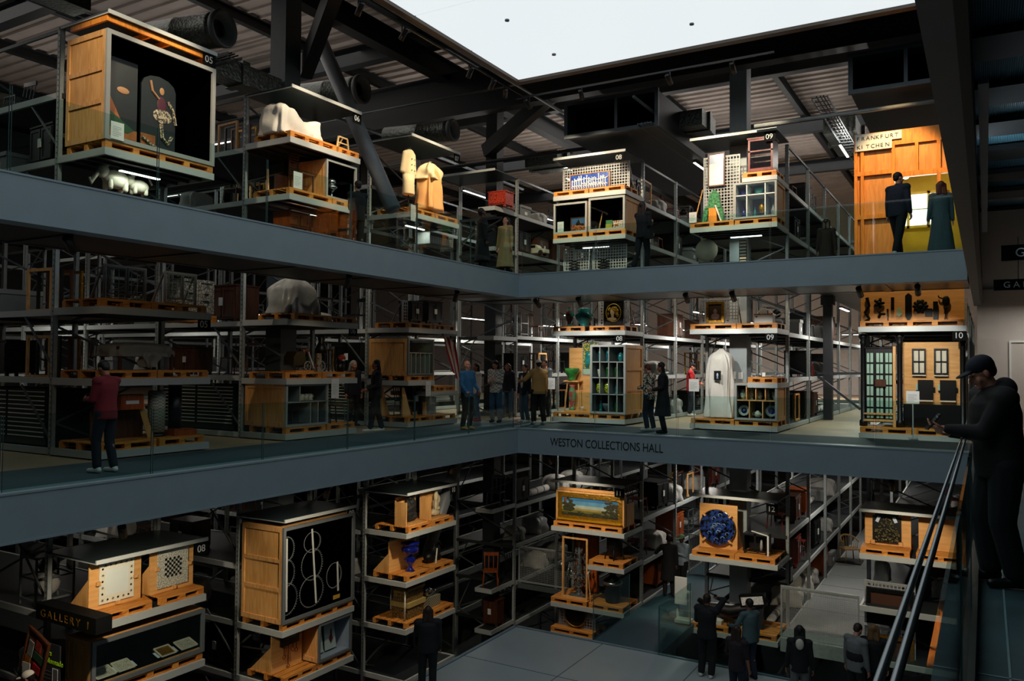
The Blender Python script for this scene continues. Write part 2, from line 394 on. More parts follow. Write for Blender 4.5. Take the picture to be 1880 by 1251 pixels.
for a, b, lb in (((-8.3, YB + .1), (-8.3, 20.6), 'left'), ((-6.62, YB + .1), (-6.62, 20.6), 'right')):
    pane(a, b, ZL, 1.1, label='low glass pane along the %s edge of the blue lower footbridge' % lb, fascia_drop=0, group=None)
x = -6.6
while x < XR - .5:
    pane((x, YB - .02), (min(x + 2.05, XR), YB - .02), ZL, 1.1, label='glass balustrade pane at the back edge of the lower hall floor', fascia_drop=0, group='lower back balustrade'); x += 2.07
# lettering on the back fascia
a = at(1011, 816, y=YB); b = at(1218, 830, y=YB)
o = text_obj('fascia_lettering', 'WESTON COLLECTIONS HALL', .285, 'textd', None, Matrix.Translation((a.x, YB - .026, a.z - .03)))
wd = max(v.co.x for v in o.data.vertices) - a.x
o.data.transform(Matrix.Translation((a.x, 0, 0)) @ Matrix.Diagonal(((b.x - a.x) / wd, 1, 1, 1)) @ Matrix.Translation((-a.x, 0, 0)))
tag(o, 'dark hall name lettering on the middle back fascia', 'lettering')
# ------------------------------------------------------------------ racks
W = 2.24
US = [1.4, 4.3, 7.15, 10.0, 12.85, 15.7]
UPL, MDL, LWL = [6.42, 5.24], [2.56, 1.36, .12], [-2.76, -4.0, -5.15, -6.4]
def tag_plate(parent, num, v, u, z, s=.16):
    b = MB().box(v - s * 1.25, v + s * .5, u - .02, u, z - s * .75, z + s * .75).build('number_plate', 'sign', parent)
    text_obj('number', num, s * 1.15, 'text', b, Matrix.Translation((v - s * 1.05, u - .022, z - s * .4)), depth=.002)
def rack(side, a, label, ends, canopies, nums, width=W, us=US, levels=UPL + MDL + LWL, zb=-9.0, zt=7.55, decks=True):
    fr = fr_row(side, a); t = thing('pallet_rack', label, 'storage rack', frame=fr)
    for i, u in enumerate(us):
        for v in (.045, width - .045):
            g = MB()
            z = zb
            g.box(v - .045, v + .045, u - .035, u - .028, zb, zt).box(v - .045, v - .038, u - .035, u + .045, zb, zt).box(v + .038, v + .045, u - .035, u + .045, zb, zt).box(v - .045, v + .045, u + .04, u + .045, zb, zt)
            p = g.build('upright_post', 'galv', t)
            if i < 3:
                g = MB()
                z = zb + .1
                sx = v - .046 if v < 1 else v + .046
                while z < zt:
                    if z > -6: g.box(min(sx, sx + .002), max(sx, sx + .002), u - .012, u + .012, z, z + .03)
                    z += .1
                for zz in ():
                    pass
                if g.v: g.build('bolt_slots', 'darksteel', p)
        g = MB(); z = -8.8; k = 0
        while z < zt - .8:
            p0, p1 = (.08, width - .08) if k % 2 else (width - .08, .08)
            g.bar((p0, u, z), (p1, u, z + .85), .035); z += .85; k += 1
        g.build('cross_brace', 'galvd', t)
    # diagonal ties along the near side of the first bay
    for z in (-6.4, -4.9, -2.6, .2, 1.5, 4.1, 5.4): MB().bar((.05, us[0], z), (.05, us[0] + 1.0, z + 1.0), .03).build('diagonal_tie', 'galvd', t)
    for z in levels:
        for v in (.02, width - .07):
            MB().box(v, v + .05, us[0] - .02, us[-1], z - .12, z - .01).build('side_beam', 'shelf' if z > -9 else 'galv', t)
        if decks:
            g = MB(); u = us[0]
            g.box(.05, width - .05, us[0], us[-1], z - .05, z - .03)
            for u in us: g.box(.05, width - .05, u - .05, u - .04, z - .12, z - .03)
            g.build('shelf_deck', mat('dark_shelf_deck', '#2b3032', .6, .2), t)
    for v in (.02, width - .06): MB().box(v, v + .04, us[0] - .02, us[-1], zt - .06, zt).build('top_rail', 'galvd', t)
    for z, v0, v1 in ends:
        g = MB().box(v0, v1, 0, .06, z - .125, z).box(v0, v0 + .05, .06, us[0] - .03, z - .125, z).box(v1 - .05, v1, .06, us[0] - .03, z - .125, z)
        g.build('end_platform', 'shelf', t)
        g = MB().box(v0 + .05, v1 - .05, .06, us[0], z - .07, z - .02)
        for k in range(3): g.box(v0 + .05, v1 - .05, .3 + .35 * k, .36 + .35 * k, z - .12, z - .07)
        g.build('platform_deck', 'darksteel', t)
    for z in canopies:
        c = MB().box(0, width, 0, us[0] + .02, z - .03, z).build('canopy_panel', mat('smoked_canopy', '#37464b', .3, .3), t)
        MB().box(0, width, -.03, .0, z - .05, z + .02).box(0, .02, 0, us[0], z - .05, z - .03).build('canopy_edge', 'shelf', c)
    for num, v, z in nums: tag_plate(t, num, v, .04, z)
    return t, fr
F = {}
_, F['5'] = rack('L', 8.25, 'tall steel rack whose top end carries the big open crate, nearest on the left', [(5.25, 0, W), (2.57, 0, W), (1.35, 0, W), (.13, 0, W), (-2.73, 0, W), (-3.95, 0, W), (-5.15, 0, W)], [7.57, -1.68], [('05', 2.16, 7.42), ('05', 2.16, 2.36), ('08', 2.2, -1.86)])
_, F['6'] = rack('L', 12.44, 'steel rack with the white draped sofa on its top end, second on the left', [(6.47, 0, W), (5.25, 0, W), (2.57, 0, W), (1.3, 0, W), (.13, 0, W), (-4.0, 0, W), (-5.14, 0, W), (-6.5, 0, W)], [7.57, -1.68], [('06', 2.2, 7.42), ('06', 2.16, 2.4), ('09', 2.2, -1.84)])
_, F['7'] = rack('L', 16.63, 'steel rack with the cream coat and cape on its end, third on the left', [(5.56, 0, W), (2.57, 0, W), (1.2, 0, 1.15), (.9, 1.0, W), (.13, 0, W), (-2.7, 0, W), (-3.93, 0, W), (-5.12, 0, W), (-6.4, 0, W)], [7.57, -1.68], [('07', 2.2, 7.4), ('07', 2.1, 2.36), ('10', 2.2, -1.84)])
_, F['4'] = rack('L', 4.06, 'steel rack partly out of frame at the lower left with a colourful poster', [(-3.9, 0, W), (-5.1, 0, W)], [-1.68], [('07', 2.14, -3.1)], us=US[:4])
_, F['8'] = rack('B', -10.78, 'steel rack with the blue tile panel and two crates, first along the back', [(6.5, 0, W), (5.27, 0, W), (2.6, 0, W), (.15, 0, W), (-2.96, 0, W), (-3.92, 1.15, W), (-5.11, 0, W), (-5.95, 0, 1.4)], [7.6, -1.66], [('08', 2.1, 7.42), ('08', 2.14, 2.38), ('11', 2.14, -1.86)])
_, F['9'] = rack('B', -6.72, 'steel rack with the red cabinet and green chair, in the middle of the back', [(6.45, 1.37, W), (5.27, 0, W), (2.6, 0, W), (1.23, 1.5, W), (.14, 0, W), (-3.28, 0, W), (-5.16, 0, W)], [7.63, -1.7], [('09', 2.12, 7.45), ('09', 2.14, 2.38), ('12', 2.16, -1.9)])
_, F['10'] = rack('B', -2.61, 'steel rack with lattice and ironwork boards at the right of the back', [(2.6, 0, W), (.1, 0, W), (-2.73, 0, W), (-3.95, 0, W), (-5.15, 0, W)], [-1.7], [('10', 2.16, 2.38)], levels=MDL + LWL, zt=3.3)
_, F['c'] = rack('B', -15.0, 'dim steel rack standing in the corner where both wings meet', [(6.43, 1.65, W), (5.2, 1.65, W), (2.5, 1.65, W), (-2.7, 1.65, W), (-5.08, 1.65, W), (-6.3, 1.65, W)], [7.55], [])
# further racks of the store seen between and above the front ones
for k, (side, a) in enumerate((('B', -19.2), ('B', -23.4))):
    rack(side, a, ('dim steel rack just left of the corner rack, deep in the store', 'dimmest steel rack farthest left in the depth of the store')[k] if k < 2 else 'steel rack hidden behind the white wall on the right', [], [], [], us=US[:4], levels=(UPL + MDL + LWL))
# far cross racks closing the view down the aisles
def wallrack(x0, x1, y, label, rot=False):
    t = thing('pallet_rack', label, 'storage rack', (0, 0, 0))
    n = int(abs(x1 - x0) / 2.8)
    for i in range(n + 1):
        x = x0 + i * 2.8; g = MB()
        for d in (0, 1.1): g.box(x, x + .09, y + d, y + d + .09, -9, 7.5) if not rot else g.box(y + d, y + d + .09, x, x + .09, -9, 7.5)
        for z in range(-8, 7):
            a, b = ((x + .04, y, z), (x + .04, y + 1.1, z + 1)) if not rot else ((y, x + .04, z), (y + 1.1, x + .04, z + 1))
            g.bar(a, b, .03)
        g.build('upright_frame', 'galvd', t)
    for z in UPL + MDL + LWL + [7.5]:
        g = MB(); g.box(x0, x1, y, y + .05, z - .12, z) if not rot else g.box(y, y + .05, x0, x1, z - .12, z)
        g.box(x0, x1, y + .05, y + 1.1, z - .04, z - .02) if not rot else g.box(y - 1.1, y, x0, x1, z - .04, z - .02)
        g.build('beam_and_deck', 'galvd', t)
wallrack(-27, -1, 40.2, 'long far rack across the end of the back aisles')
wallrack(-2, 36, -32, 'long far rack across the end of the left aisles', True)

# ------------------------------------------------------------------ generic goods
def pallet(fr, v, u, z, w, d, under, h=.14):
    g = MB(); nb = max(2, round(w / .55)); bw = .12
    n = max(3, int(d / .16))
    for i in range(n): g.box(0, w, d * i / n, d * (i + .82) / n, h - .022, h)
    for yy in (0, d / 2 - .05, d - .1):
        g.box(0, w, yy, yy + .1, h - .044, h - .022).box(0, w, yy, yy + .1, 0, .02)
        for i in range(nb + 1):
            x = (w - bw) * i / nb; g.box(x, x + bw, yy, yy + .1, .02, h - .044)
    o = g.build('pallet', 'pal'); tag(o, 'timber pallet ' + under, 'pallet'); return place(o, fr, (v, u, z))
def crate(fr, v, u, z, w, d, h, label, side='ply', front='frame', inside='velvet', fw=.06, battens=2, glazing=True, shelves=(), cols=(), name='display_crate', inner='white', top='timber'):
    t = thing(name, label, 'crate', (v, u, z), frame=fr)
    MB().frame(0, w, 0, h, fw, 0, .05).build('front_frame', front, t)
    for sx, s0 in ((0, 1), (w, -1)):
        x0, x1 = sorted((sx + s0 * .02, sx + s0 * .035))
        p = MB().box(x0, x1, .05, d, .02, h - .02).build('side_panel', side, t)
        g = MB(); a0, a1 = sorted((sx, sx + s0 * .02))
        g.box(a0, a1, .0501, .13, 0, h).box(a0, a1, d - .08, d, 0, h).box(a0, a1, .13, d - .08, 0, .1).box(a0, a1, .13, d - .08, h - .1, h)
        for k in range(battens - 1):
            zz = .1 + (h - .2) * (k + 1) / battens; g.box(a0, a1, .13, d - .08, zz - .04, zz + .04)
        g.build('batten', 'timber', p)
    MB().box(.035, w - .035, d - .02, d, .03, h - .03).build('back_panel', inside, t)
    MB().box(.035, w - .035, .05, d - .02, h - .03, h).build('top_panel', top, t)
    MB().box(.035, w - .035, .05, d - .02, 0, .03).build('base_panel', inside if inside != 'velvet' else 'velvet', t)
    MB().box(.035, .04, .05, d - .02, .03, h - .03).box(w - .04, w - .035, .05, d - .02, .03, h - .03).box(.04, w - .04, .05, d - .02, h - .034, h - .03).build('lining', inside, t)
    for sz in shelves: MB().box(.04, w - .04, .02, d * .6, sz - .012, sz + .012).build('shelf_board', inner, t)
    for cx, z0, z1 in cols: MB().box(cx - .012, cx + .012, .02, d * .6, z0, z1).build('divider', inner, t)
    if glazing: MB().box(fw, w - fw, .022, .028, fw, h - fw).build('glazing', 'glassc', t)
    return t
def easel(fr, v, u, z, w, h, d, label, board='plyx', name='display_board', tall=.62):
    t = thing(name, label, 'board', (v, u, z), frame=fr)
    b = MB().box(0, w, .35, .375, 0, h).build('board', board, t)
    for x in (.0, w - .03):
        MB().prism([(0, 0), (d, 0), (0, h * tall)], .03, Matrix(((0, 1, 0, x), (1, 0, 0, .375), (0, 0, 1, 0), (0, 0, 0, 1)))).build('bracket', 'ply', t)
    return t
def meshpanel(fr, v, u, z, w, h, label, pitch=.082, d=0.03, feet=True, name='mesh_panel', thick=.024):
    t = thing(name, label, 'mesh panel', (v, u, z), frame=fr)
    MB().frame(0, w, 0, h, .035, -d / 2, d / 2).build('frame', 'grey' if pitch > .11 else mat('pale_grey_powder_coat', '#a9adad', .5), t)
    g = MB(); x = .05
    while x < w - .03: g.box(x, x + thick, -.004, .004, .03, h - .03); x += pitch
    zz = .05
    while zz < h - .03: g.box(.03, w - .03, -.0045, .0045, zz, zz + thick); zz += pitch
    g.build('perforated_grid', mat('pale_grey_powder_coat', '#a9adad', .5), t)
    if feet:
        for x in (.01, w - .04): MB().bar((x, .02, h * .95), (x, min(.7, h * .6), .02), .03).build('support_strut', 'grey', t)
    return t
def label_card(fr, v, u, z, w, h, label, stand=0, tilt=.0):
    t = thing('label_card', label, 'label', (v, u, z), frame=fr)
    MB().box(0, w, 0, .006, 0, h).build('card', 'white', t)
    g = MB()
    for k in range(6): g.box(w * .12, w * (.8 if k % 3 else .6), -.001, 0, h * (.2 + .1 * k), h * (.2 + .1 * k) + .006)
    g.build('printed_lines', 'grey', t)
    if stand: MB().box(w / 2 - .012, w / 2 + .012, .006, .03, -stand, h * .4).box(w / 2 - .1, w / 2 + .1, -.05, .12, -stand, -stand + .012).build('stand', 'frame', t)
    return t
def vase(fr, loc, prof, m, label, group=None, name='vase', n=16, sc=1, cat='vase'):
    o = MB().lathe([(r * sc, z * sc) for r, z in prof], n=n).build(name, m, None, True); tag(o, label, cat, group); return place(o, fr, loc)
VP = {'bottle': [(.03, 0), (.045, .03), (.05, .1), (.04, .15), (.018, .2), (.016, .27), (.024, .29)], 'jar': [(.04, 0), (.07, .06), (.08, .12), (.07, .19), (.045, .22), (.05, .24)],
      'tall': [(.05, 0), (.04, .03), (.05, .12), (.065, .22), (.05, .27), (.03, .3), (.05, .34)], 'cup': [(.035, 0), (.04, .02), (.06, .1), (.075, .2), (.07, .21)],
      'bowl': [(.06, 0), (.07, .02), (.1, .06), (.14, .14), (.15, .2), (.13, .21)], 'fig': [(.05, 0), (.05, .03), (.03, .06), (.045, .14), (.03, .2), (.02, .22), (.03, .26), (.01, .3)]}
def drape(w, d, h, hf=None, folds=9, amp=.03, seed=1, top=.75, n=64, m=22, skew=0, flare=.12, prof=None):
    r = random.Random(seed); ph = [r.uniform(0, 6.28) for _ in range(5)]; g = MB(); vs = []
    for i in range(m + 1):
        q = i / m; z = h * (1 - (1 - q) ** 1.0) if False else h * q
        for k in range(n):
            a = 2 * PI * k / n; c, s_ = math.cos(a), math.sin(a)
            pw = .5 if q < top else .5 + .5 * (q - top) / (1 - top)
            rx = math.copysign(abs(c) ** pw, c); ry = math.copysign(abs(s_) ** pw, s_)
            cap_ = 1 if q < top else max(.02, math.sqrt(max(0, 1 - ((q - top) / (1 - top)) ** 2)))
            f = prof(q) if prof else (1 + flare * (1 - q)) * cap_
            wr = amp * (math.sin(folds * a + ph[0] + 2.2 * q) + .6 * math.sin(folds * 1.7 * a + ph[1] - 3 * q) + .5 * math.sin(q * 9 + 3 * a + ph[2])) * (.5 + .8 * (1 - q))
            x = rx * (w / 2 * f + wr) + skew * (1 - q); y = ry * (d / 2 * f + wr)
            hz = z * (hf(x / w + .5) if hf else 1)
            vs.append((x, y, hz + (wr * .3 if q > .3 else 0)))
    fs = [(i * n + k, i * n + (k + 1) % n, (i + 1) * n + (k + 1) % n, (i + 1) * n + k) for i in range(m) for k in range(n)]
    fs += [tuple(range(n - 1, -1, -1)), tuple(m * n + k for k in range(n))]
    return g.add(vs, fs)
def chair(fr, loc, label, m='brown', rz=0, sc=1, group=None, back=.42, name='chair', arms=False):
    t = thing(name, label, 'chair', loc, rz, group, frame=fr)
    MB().box(-.22 * sc, .22 * sc, -.22 * sc, .22 * sc, .42 * sc, .45 * sc).build('seat', m, t)
    for x in (-.2, .2):
        for y in (-.2, .2): MB().tube([(x * sc, y * sc, .42 * sc), (x * 1.15 * sc, y * 1.15 * sc, 0)], .017 * sc, 6).build('leg', m, t)
    g = MB()
    for x in (-.2, -.07, .07, .2): g.tube([(x * sc, .2 * sc, .44 * sc), (x * 1.05 * sc, .27 * sc, (.45 + back) * sc)], .013 * sc, 6)
    g.box(-.23 * sc, .23 * sc, .25 * sc, .29 * sc, (.4 + back) * sc, (.5 + back) * sc); g.build('backrest', m, t)
    if arms: MB().tube([(-.24 * sc, .22 * sc, .66 * sc), (-.27 * sc, -.1 * sc, .66 * sc), (-.23 * sc, -.18 * sc, .44 * sc)], .015 * sc, 6).tube([(.24 * sc, .22 * sc, .66 * sc), (.27 * sc, -.1 * sc, .66 * sc), (.23 * sc, -.18 * sc, .44 * sc)], .015 * sc, 6).build('armrest', m, t)
    return t
def cabinet(fr, loc, w, d, h, label, m='brown', rz=0, group=None, doors=2, name='cabinet', cat='cabinet'):
    t = thing(name, label, cat, loc, rz, group, frame=fr)
    MB().box(-w / 2, w / 2, -d / 2, d / 2, .08, h - .03).box(-w / 2 - .02, w / 2 + .02, -d / 2 - .02, d / 2 + .02, h - .03, h).build('carcass', m, t)
    for k in range(doors):
        a = -w / 2 + w * k / doors + .02; b = a + w / doors - .04
        dd = MB().box(a, b, -d / 2 - .015, -d / 2, .12, h - .07).frame(a, b, .12, h - .07, .05, -d / 2 - .025, -d / 2 - .015).build('door', m, t)
        MB().ell((b - .03, -d / 2 - .03, h / 2), .012, 6, 4).build('handle', 'iron', dd)
    if name == 'cabinet': MB().box(-.06, .05, -d / 2 - .045, -d / 2 - .03, h * .45, h * .66).build('paper_tag', 'white', t)
    for x in (-w / 2 + .04, w / 2 - .04):
        for y in (-d / 2 + .04, d / 2 - .04): MB().box(x - .03, x + .03, y - .03, y + .03, 0, .08).build('foot', m, t)
    return t
# ------------------------------------------------------------------ people
SKIN = {'l': mat('light_skin', '#c98f74', .55, amt=.08), 'm': mat('medium_skin', '#9a6548', .55, amt=.08), 'd': mat('dark_skin', '#4e2f22', .5, amt=.08)}
def ik(a, c, l1, l2, pole):
    a = Vector(a); c = Vector(c); d = c - a; L = d.length; mx = (l1 + l2) * .999
    if L > mx: c = a + d * (mx / L); d = c - a; L = mx
    x = (l1 * l1 - l2 * l2 + L * L) / (2 * L); hgt = math.sqrt(max(0, l1 * l1 - x * x)); dn = d / L
    p = Vector(pole); p = p - dn * p.dot(dn); p = p.normalized() if p.length > 1e-5 else Vector((0, -1, 0))
    return a + dn * x + p * hgt, c
def hand(g, wrist, elbow, side, curl=.6, palm=None, grip=None, s=1):
    """palm box plus four bent fingers of unequal length and a thumb leaving the side of the palm"""
    w = Vector(wrist); d = (w - Vector(elbow)).normalized()
    if grip is not None: d = (d * .4 + Vector(grip).normalized() * .9).normalized()
    nrm = Vector(palm) if palm else Vector((-side, 0, 0)); nrm = (nrm - d * nrm.dot(d)).normalized()
    lat = d.cross(nrm).normalized()
    if lat.dot(Vector((0, 1, .3))) < 0: lat = -lat          # thumb side forward / up
    g.cap(w - d * .02, w + d * .02, .024 * s, .026 * s)
    for o in (-.028, -.01, .01, .028): g.cap(w + d * .02 + lat * o * .7, w + d * .085 + lat * o, .014 * s, .0125 * s, 8)
    for k, (o, L) in enumerate(((.03, .07), (.011, .08), (-.01, .074), (-.029, .058))):
        p = w + d * .085 + lat * o; a = d; rr = .0092 - .0006 * k
        for seg in (.42, .32, .26):
            a = (a * math.cos(curl * .9) + nrm * math.sin(curl * .9)).normalized(); q = p + a * L * seg; g.cap(p, q, rr * s, rr * .9 * s, 7); p = q; rr *= .93
    p = w + d * .025 + lat * .026; a = (lat * .75 + d * .6 + nrm * .35).normalized(); q = p + a * .042; g.cap(p, q, .013 * s, .011 * s, 8)
    a2 = (d * .75 + nrm * .5 + lat * .25).normalized(); g.cap(q, q + a2 * .034, .0105 * s, .009 * s, 7)
    return w + d * .07 + nrm * .025
def person(loc, face, label, H=1.72, skin='m', top='black', bottom='black', shoes='black', hair=('short', 'black'), coat=0, lean=0., look=(0, 0), stance=(.11, .11, 0, 0), la=None, ra=None, cap=None, build=1.0, hood=None, sleeves=True, vox=.0125, extra=None, curl=.6, knees=0., lg=None, rg=None, shirt=None):
    """figure facing +Y in its own frame. la / ra: wrist targets. stance: left x, right x, left y, right y of the feet"""
    s = H / 1.72; t = thing('person', label, 'person', loc, face)
    def V(x, y, z): return Vector((x * s, y * s, z * s))
    hip = V(0, 0, .93 - .02 * abs(knees)); ln = lean
    def up(z, x=0, y=0): return hip + Vector((x * s, math.sin(ln) * (z - .93) * s + y * s * math.cos(ln), math.cos(ln) * (z - .93) * s - y * s * math.sin(ln)))
    chest = up(1.25); neck = up(1.44); b = build
    hp, hy = look
    hc = up(1.5) + Matrix.Rotation(hy, 3, 'Z') @ (Matrix.Rotation(-(ln * .6 + hp), 3, 'X') @ V(0, .02, .115))
    HR = Matrix.Translation(hc) @ (Matrix.Rotation(hy, 4, 'Z') @ Matrix.Rotation(-(ln * .6 + hp), 4, 'X'))
    def hd(x, y, z): return HR @ V(x, y, z)
    R3 = HR.to_3x3().to_4x4()
    lx, rx, ly, ry = stance
    ank = [V(-lx, ly - .03, .085), V(rx, ry - .03, .085)]; hips = [hip + V(-.09 * b, 0, -.03), hip + V(.09 * b, 0, -.03)]
    kn = []
    for i in (0, 1):
        k, a_ = ik(hips[i], ank[i], .418 * s, .408 * s, (0, 1, 0)); kn.append(k)
    sh = [up(1.40, -.175 * b), up(1.40, .175 * b)]
    tg = [la or (-.26, .04, .80), ra or (.26, .04, .80)]; el = []; wr = []
    for i, q in enumerate(tg):
        e, w_ = ik(sh[i], V(*q), .29 * s, .255 * s, ((-.5, -1, -.5), (.5, -1, -.5))[i]); el.append(e); wr.append(w_)
    g = MB()
    # torso, neck
    def loft(g, rows, n=22):
        vs = []
        for z, rx_, ry_ in rows:
            for k in range(n): a = 2 * PI * k / n; vs.append(up(z, rx_ * b * math.cos(a), ry_ * b * math.sin(a)))
        m_ = len(rows); g.add(vs, [(i * n + k, i * n + (k + 1) % n, (i + 1) * n + (k + 1) % n, (i + 1) * n + k) for i in range(m_ - 1) for k in range(n)] + [tuple(range(n - 1, -1, -1)), tuple((m_ - 1) * n + k for k in range(n))])
    loft(g, ((.84, .1, .08), (.87, .145, .105), (.95, .15, .11), (1.05, .138, .1), (1.15, .14, .1), (1.27, .165, .115), (1.37, .165, .1), (1.41, .12, .08), (1.44, .06, .05)))
    g.cap(sh[0], sh[1], .06 * s * b, .06 * s * b); g.cap(up(1.36), up(1.50, 0, .01), .062 * s, .052 * s)
    g.cap(up(1.50, 0, .01), hd(0, -.01, -.04), .052 * s, .05 * s)
    # head: cranium, jaw, nose, brow, lips, ears
    g.ell(hc + R3.to_3x3() @ V(0, -.012, .025), (.073 * s, .09 * s, .088 * s), 16, 12, R3); g.ell(hd(0, .018, -.045), (.056 * s, .066 * s, .07 * s), 14, 10, R3)
    g.ell(hd(0, .062, -.098), (.026 * s, .024 * s, .02 * s), 8, 6, R3); g.cap(hd(0, .078, .0), hd(0, .102, -.035), .009 * s, .014 * s, 8)
    for x in (-1, 1):
        g.ell(hd(.077 * x, -.008, -.015), (.012 * s, .02 * s, .032 * s), 8, 6, R3); g.ell(hd(.03 * x, .07, .015), (.024 * s, .014 * s, .01 * s), 8, 6, R3); g.ell(hd(.04 * x, .05, -.04), (.022 * s, .026 * s, .026 * s), 8, 6, R3)
    for i in (0, 1):
        g.cap(hips[i], kn[i], .083 * s * b, .055 * s * b); g.cap(kn[i], ank[i], .056 * s * b, .038 * s); mid = kn[i].lerp(ank[i], .3); g.ell(mid - V(0, .02, 0), (.05 * s, .052 * s, .11 * s))
        g.cap(ank[i], ank[i] + V(0, -.03, -.045), .036 * s, .036 * s); g.cap(ank[i] + V(0, -.02, -.045), ank[i] + V(0, .15, -.055), .036 * s, .027 * s)
        g.cap(sh[i], el[i], .05 * s * b, .038 * s * b); g.cap(el[i], wr[i], .04 * s * b, .025 * s)
    hands = [hand(g, wr[0], el[0], -1, curl, lg, None, s), hand(g, wr[1], el[1], 1, curl, rg, None, s)]
    body = g.build('body', SKIN[skin], t); remesh(body, vox, 1)
    e = MB()
    for x in (-1, 1): e.ell(hd(.03 * x, .078, .0), (.011 * s, .007 * s, .006 * s), 8, 6, R3)
    e.build('eyes', 'black', t); MB().ell(hd(0, .083, -.062), (.022 * s, .008 * s, .007 * s), 8, 6, R3).build('lips', mat('lips_rose', '#8c4238', .5), t)
    # clothing
    c = MB(); th = .018 * s
    hem = .88 if not coat else .90
    loft(c, ((hem - .07, .17, .128), (hem - .055, .182, .138), (.95, .178, .138), (1.05, .17, .13), (1.15, .168, .13), (1.27, .184, .138), (1.37, .18, .125), (1.41, .13, .1), (1.445, .075, .065)))
    c.cap(sh[0], sh[1], .078 * s * b, .078 * s * b); c.cap(up(1.40), up(1.445), .085 * s, .072 * s)
    for i in (0, 1):
        c.cap(sh[i], el[i], .066 * s * b, .054 * s * b)
        if sleeves: c.cap(el[i], el[i].lerp(wr[i], .93), .054 * s * b, .04 * s)
    if coat:
        pts = []; n = 24; vs = []
        zs = [.98, .85, .7, .55, coat]
        for j, z in enumerate([q for q in zs if q >= coat]):
            q = (.98 - z) / .98
            for k in range(n):
                a = 2 * PI * k / n; wv = .008 * math.sin(a * 7 + j)
                cx, cy = hip.x, hip.y
                vs.append(Vector((cx + ((.175 + .13 * q) * b + wv) * s * math.cos(a), cy + ((.135 + .12 * q) * b + wv) * s * math.sin(a), z * s)))
        m_ = len(vs) // n
        c.add(vs, [(i * n + k, i * n + (k + 1) % n, (i + 1) * n + (k + 1) % n, (i + 1) * n + k) for i in range(m_ - 1) for k in range(n)] + [tuple(range(n)), tuple((m_ - 1) * n + k for k in range(n - 1, -1, -1))])
    if hood: c.ell(up(1.46, 0, -.09), (.12 * s, .08 * s, .09 * s)); c.cap(up(1.47, -.09, -.02), up(1.43, 0, .09), .03 * s, .025 * s); c.cap(up(1.47, .09, -.02), up(1.43, 0, .09), .03 * s, .025 * s)
    o = c.build('coat' if coat else 'top', top, t); remesh(o, max(vox, .013), 2)
    if shirt: MB().ell(up(1.2, 0, .118 * b), (.055 * s, .03 * s, .2 * s), 12, 8, Matrix.Rotation(-ln, 4, 'X')).build('shirt_front', shirt, t, True)
    c = MB(); c.ell(hip, (.168 * s * b, .128 * s * b, .12 * s), 16, 10)
    for i in (0, 1):
        c.cap(hips[i], kn[i], .1 * s * b, .076 * s * b); c.cap(kn[i], ank[i] + V(0, 0, .03), .075 * s * b, .066 * s * b); c.cap(hip, hips[i], .12 * s * b, .1 * s * b)
    o = c.build('trousers', bottom, t); remesh(o, max(vox, .013), 2)
    for i in (0, 1):
        a = ank[i]; q = MB().cap(a + V(0, -.035, -.04), a + V(0, .03, -.035), .045 * s, .045 * s).cap(a + V(0, .03, -.045), a + V(0, .165, -.05), .042 * s, .034 * s).cap(a + V(0, -.01, 0), a + V(0, -.03, -.03), .046 * s, .046 * s)
        q.v = [(x, y, max(z, .002)) for x, y, z in q.v]; o = q.build('shoe', shoes, t); remesh(o, .011, 1)
    # hair
    st, hm = hair
    if st != 'bald':
        c = MB(); c.ell(hc + R3.to_3x3() @ V(0, -.024, .037), (.083 * s, .094 * s, .09 * s), 16, 12, R3)
        if st in ('long', 'bob', 'curly'):
            L = {'long': -.27, 'bob': -.11, 'curly': -.12}[st]
            for x in (-.065, -.03, .03, .065): c.cap(hd(x, -.045, .03), Vector(hd(x * 1.2, -.065, -.08)) + Vector((0, -.02 * s, (L + .02) * s)), .045 * s, .035 * s)
            if st == 'curly':
                for k in range(14): a = k * 2.4; c.ell(hd(.085 * math.cos(a), -.03 + .07 * math.sin(a), .02 + .009 * k), .035 * s, 8, 6)
        if st == 'bun': c.ell(hd(0, -.08, .1), .045 * s)
        if st == 'short': c.ell(hd(0, -.055, -.01), (.068 * s, .055 * s, .06 * s), 12, 8, R3)
        # keep the face clear
        inv = HR.inverted()
        o = c.build('hair', hm, t); remesh(o, .011, 1)
        bm = bmesh.new(); bm.from_mesh(o.data)
        for v in bm.verts:
            q = inv @ v.co
            lim = .055 * s
            if q.y > .045 * s and q.z < .055 * s: q.y = .045 * s; v.co = HR @ q
        bm.to_mesh(o.data); bm.free()
    if cap:
        cm, kind = cap; c = MB(); c.ell(hc + R3.to_3x3() @ V(0, -.014, .052), (.087 * s, .102 * s, .078 * s), 18, 12, R3)
        if kind == 'peak': c.ell(hc + R3.to_3x3() @ V(0, .115, .035), (.066 * s, .07 * s, .012 * s), 14, 6, R3)
        o = c.build('cap', cm, t, True); remesh(o, .009, 2)
    if extra: extra(t, V, hands, up, hd, HR)
    return t
def ph(side=0, m='black', glow=False):
    def f(t, V, hands, up, hd, HR):
        c = hands[side] + Vector((0, .02, .02))
        t2 = thing('mobile_phone', 'phone held by the ' + ' '.join(t['label'].split()[:10]), 'phone')
        t2.location = t.matrix_basis @ c; t2.rotation_euler = (-.9, 0, t.rotation_euler.z)
        MB().box(-.037, .037, -.078, .078, -.004, .004).build('phone_case', m, t2)
        MB().box(-.033, .033, -.07, .07, .004, .0055).build('phone_screen', emit('phone_screen_glow', '#b8d4e8', .8) if glow else 'glassc', t2)
    return f
def face_to(p, q): d = Vector(q) - Vector(p); return math.atan2(-d.x, d.y)
cl = lambda n, h, **k: mat(n, h, k.pop('rough', .85), **k)
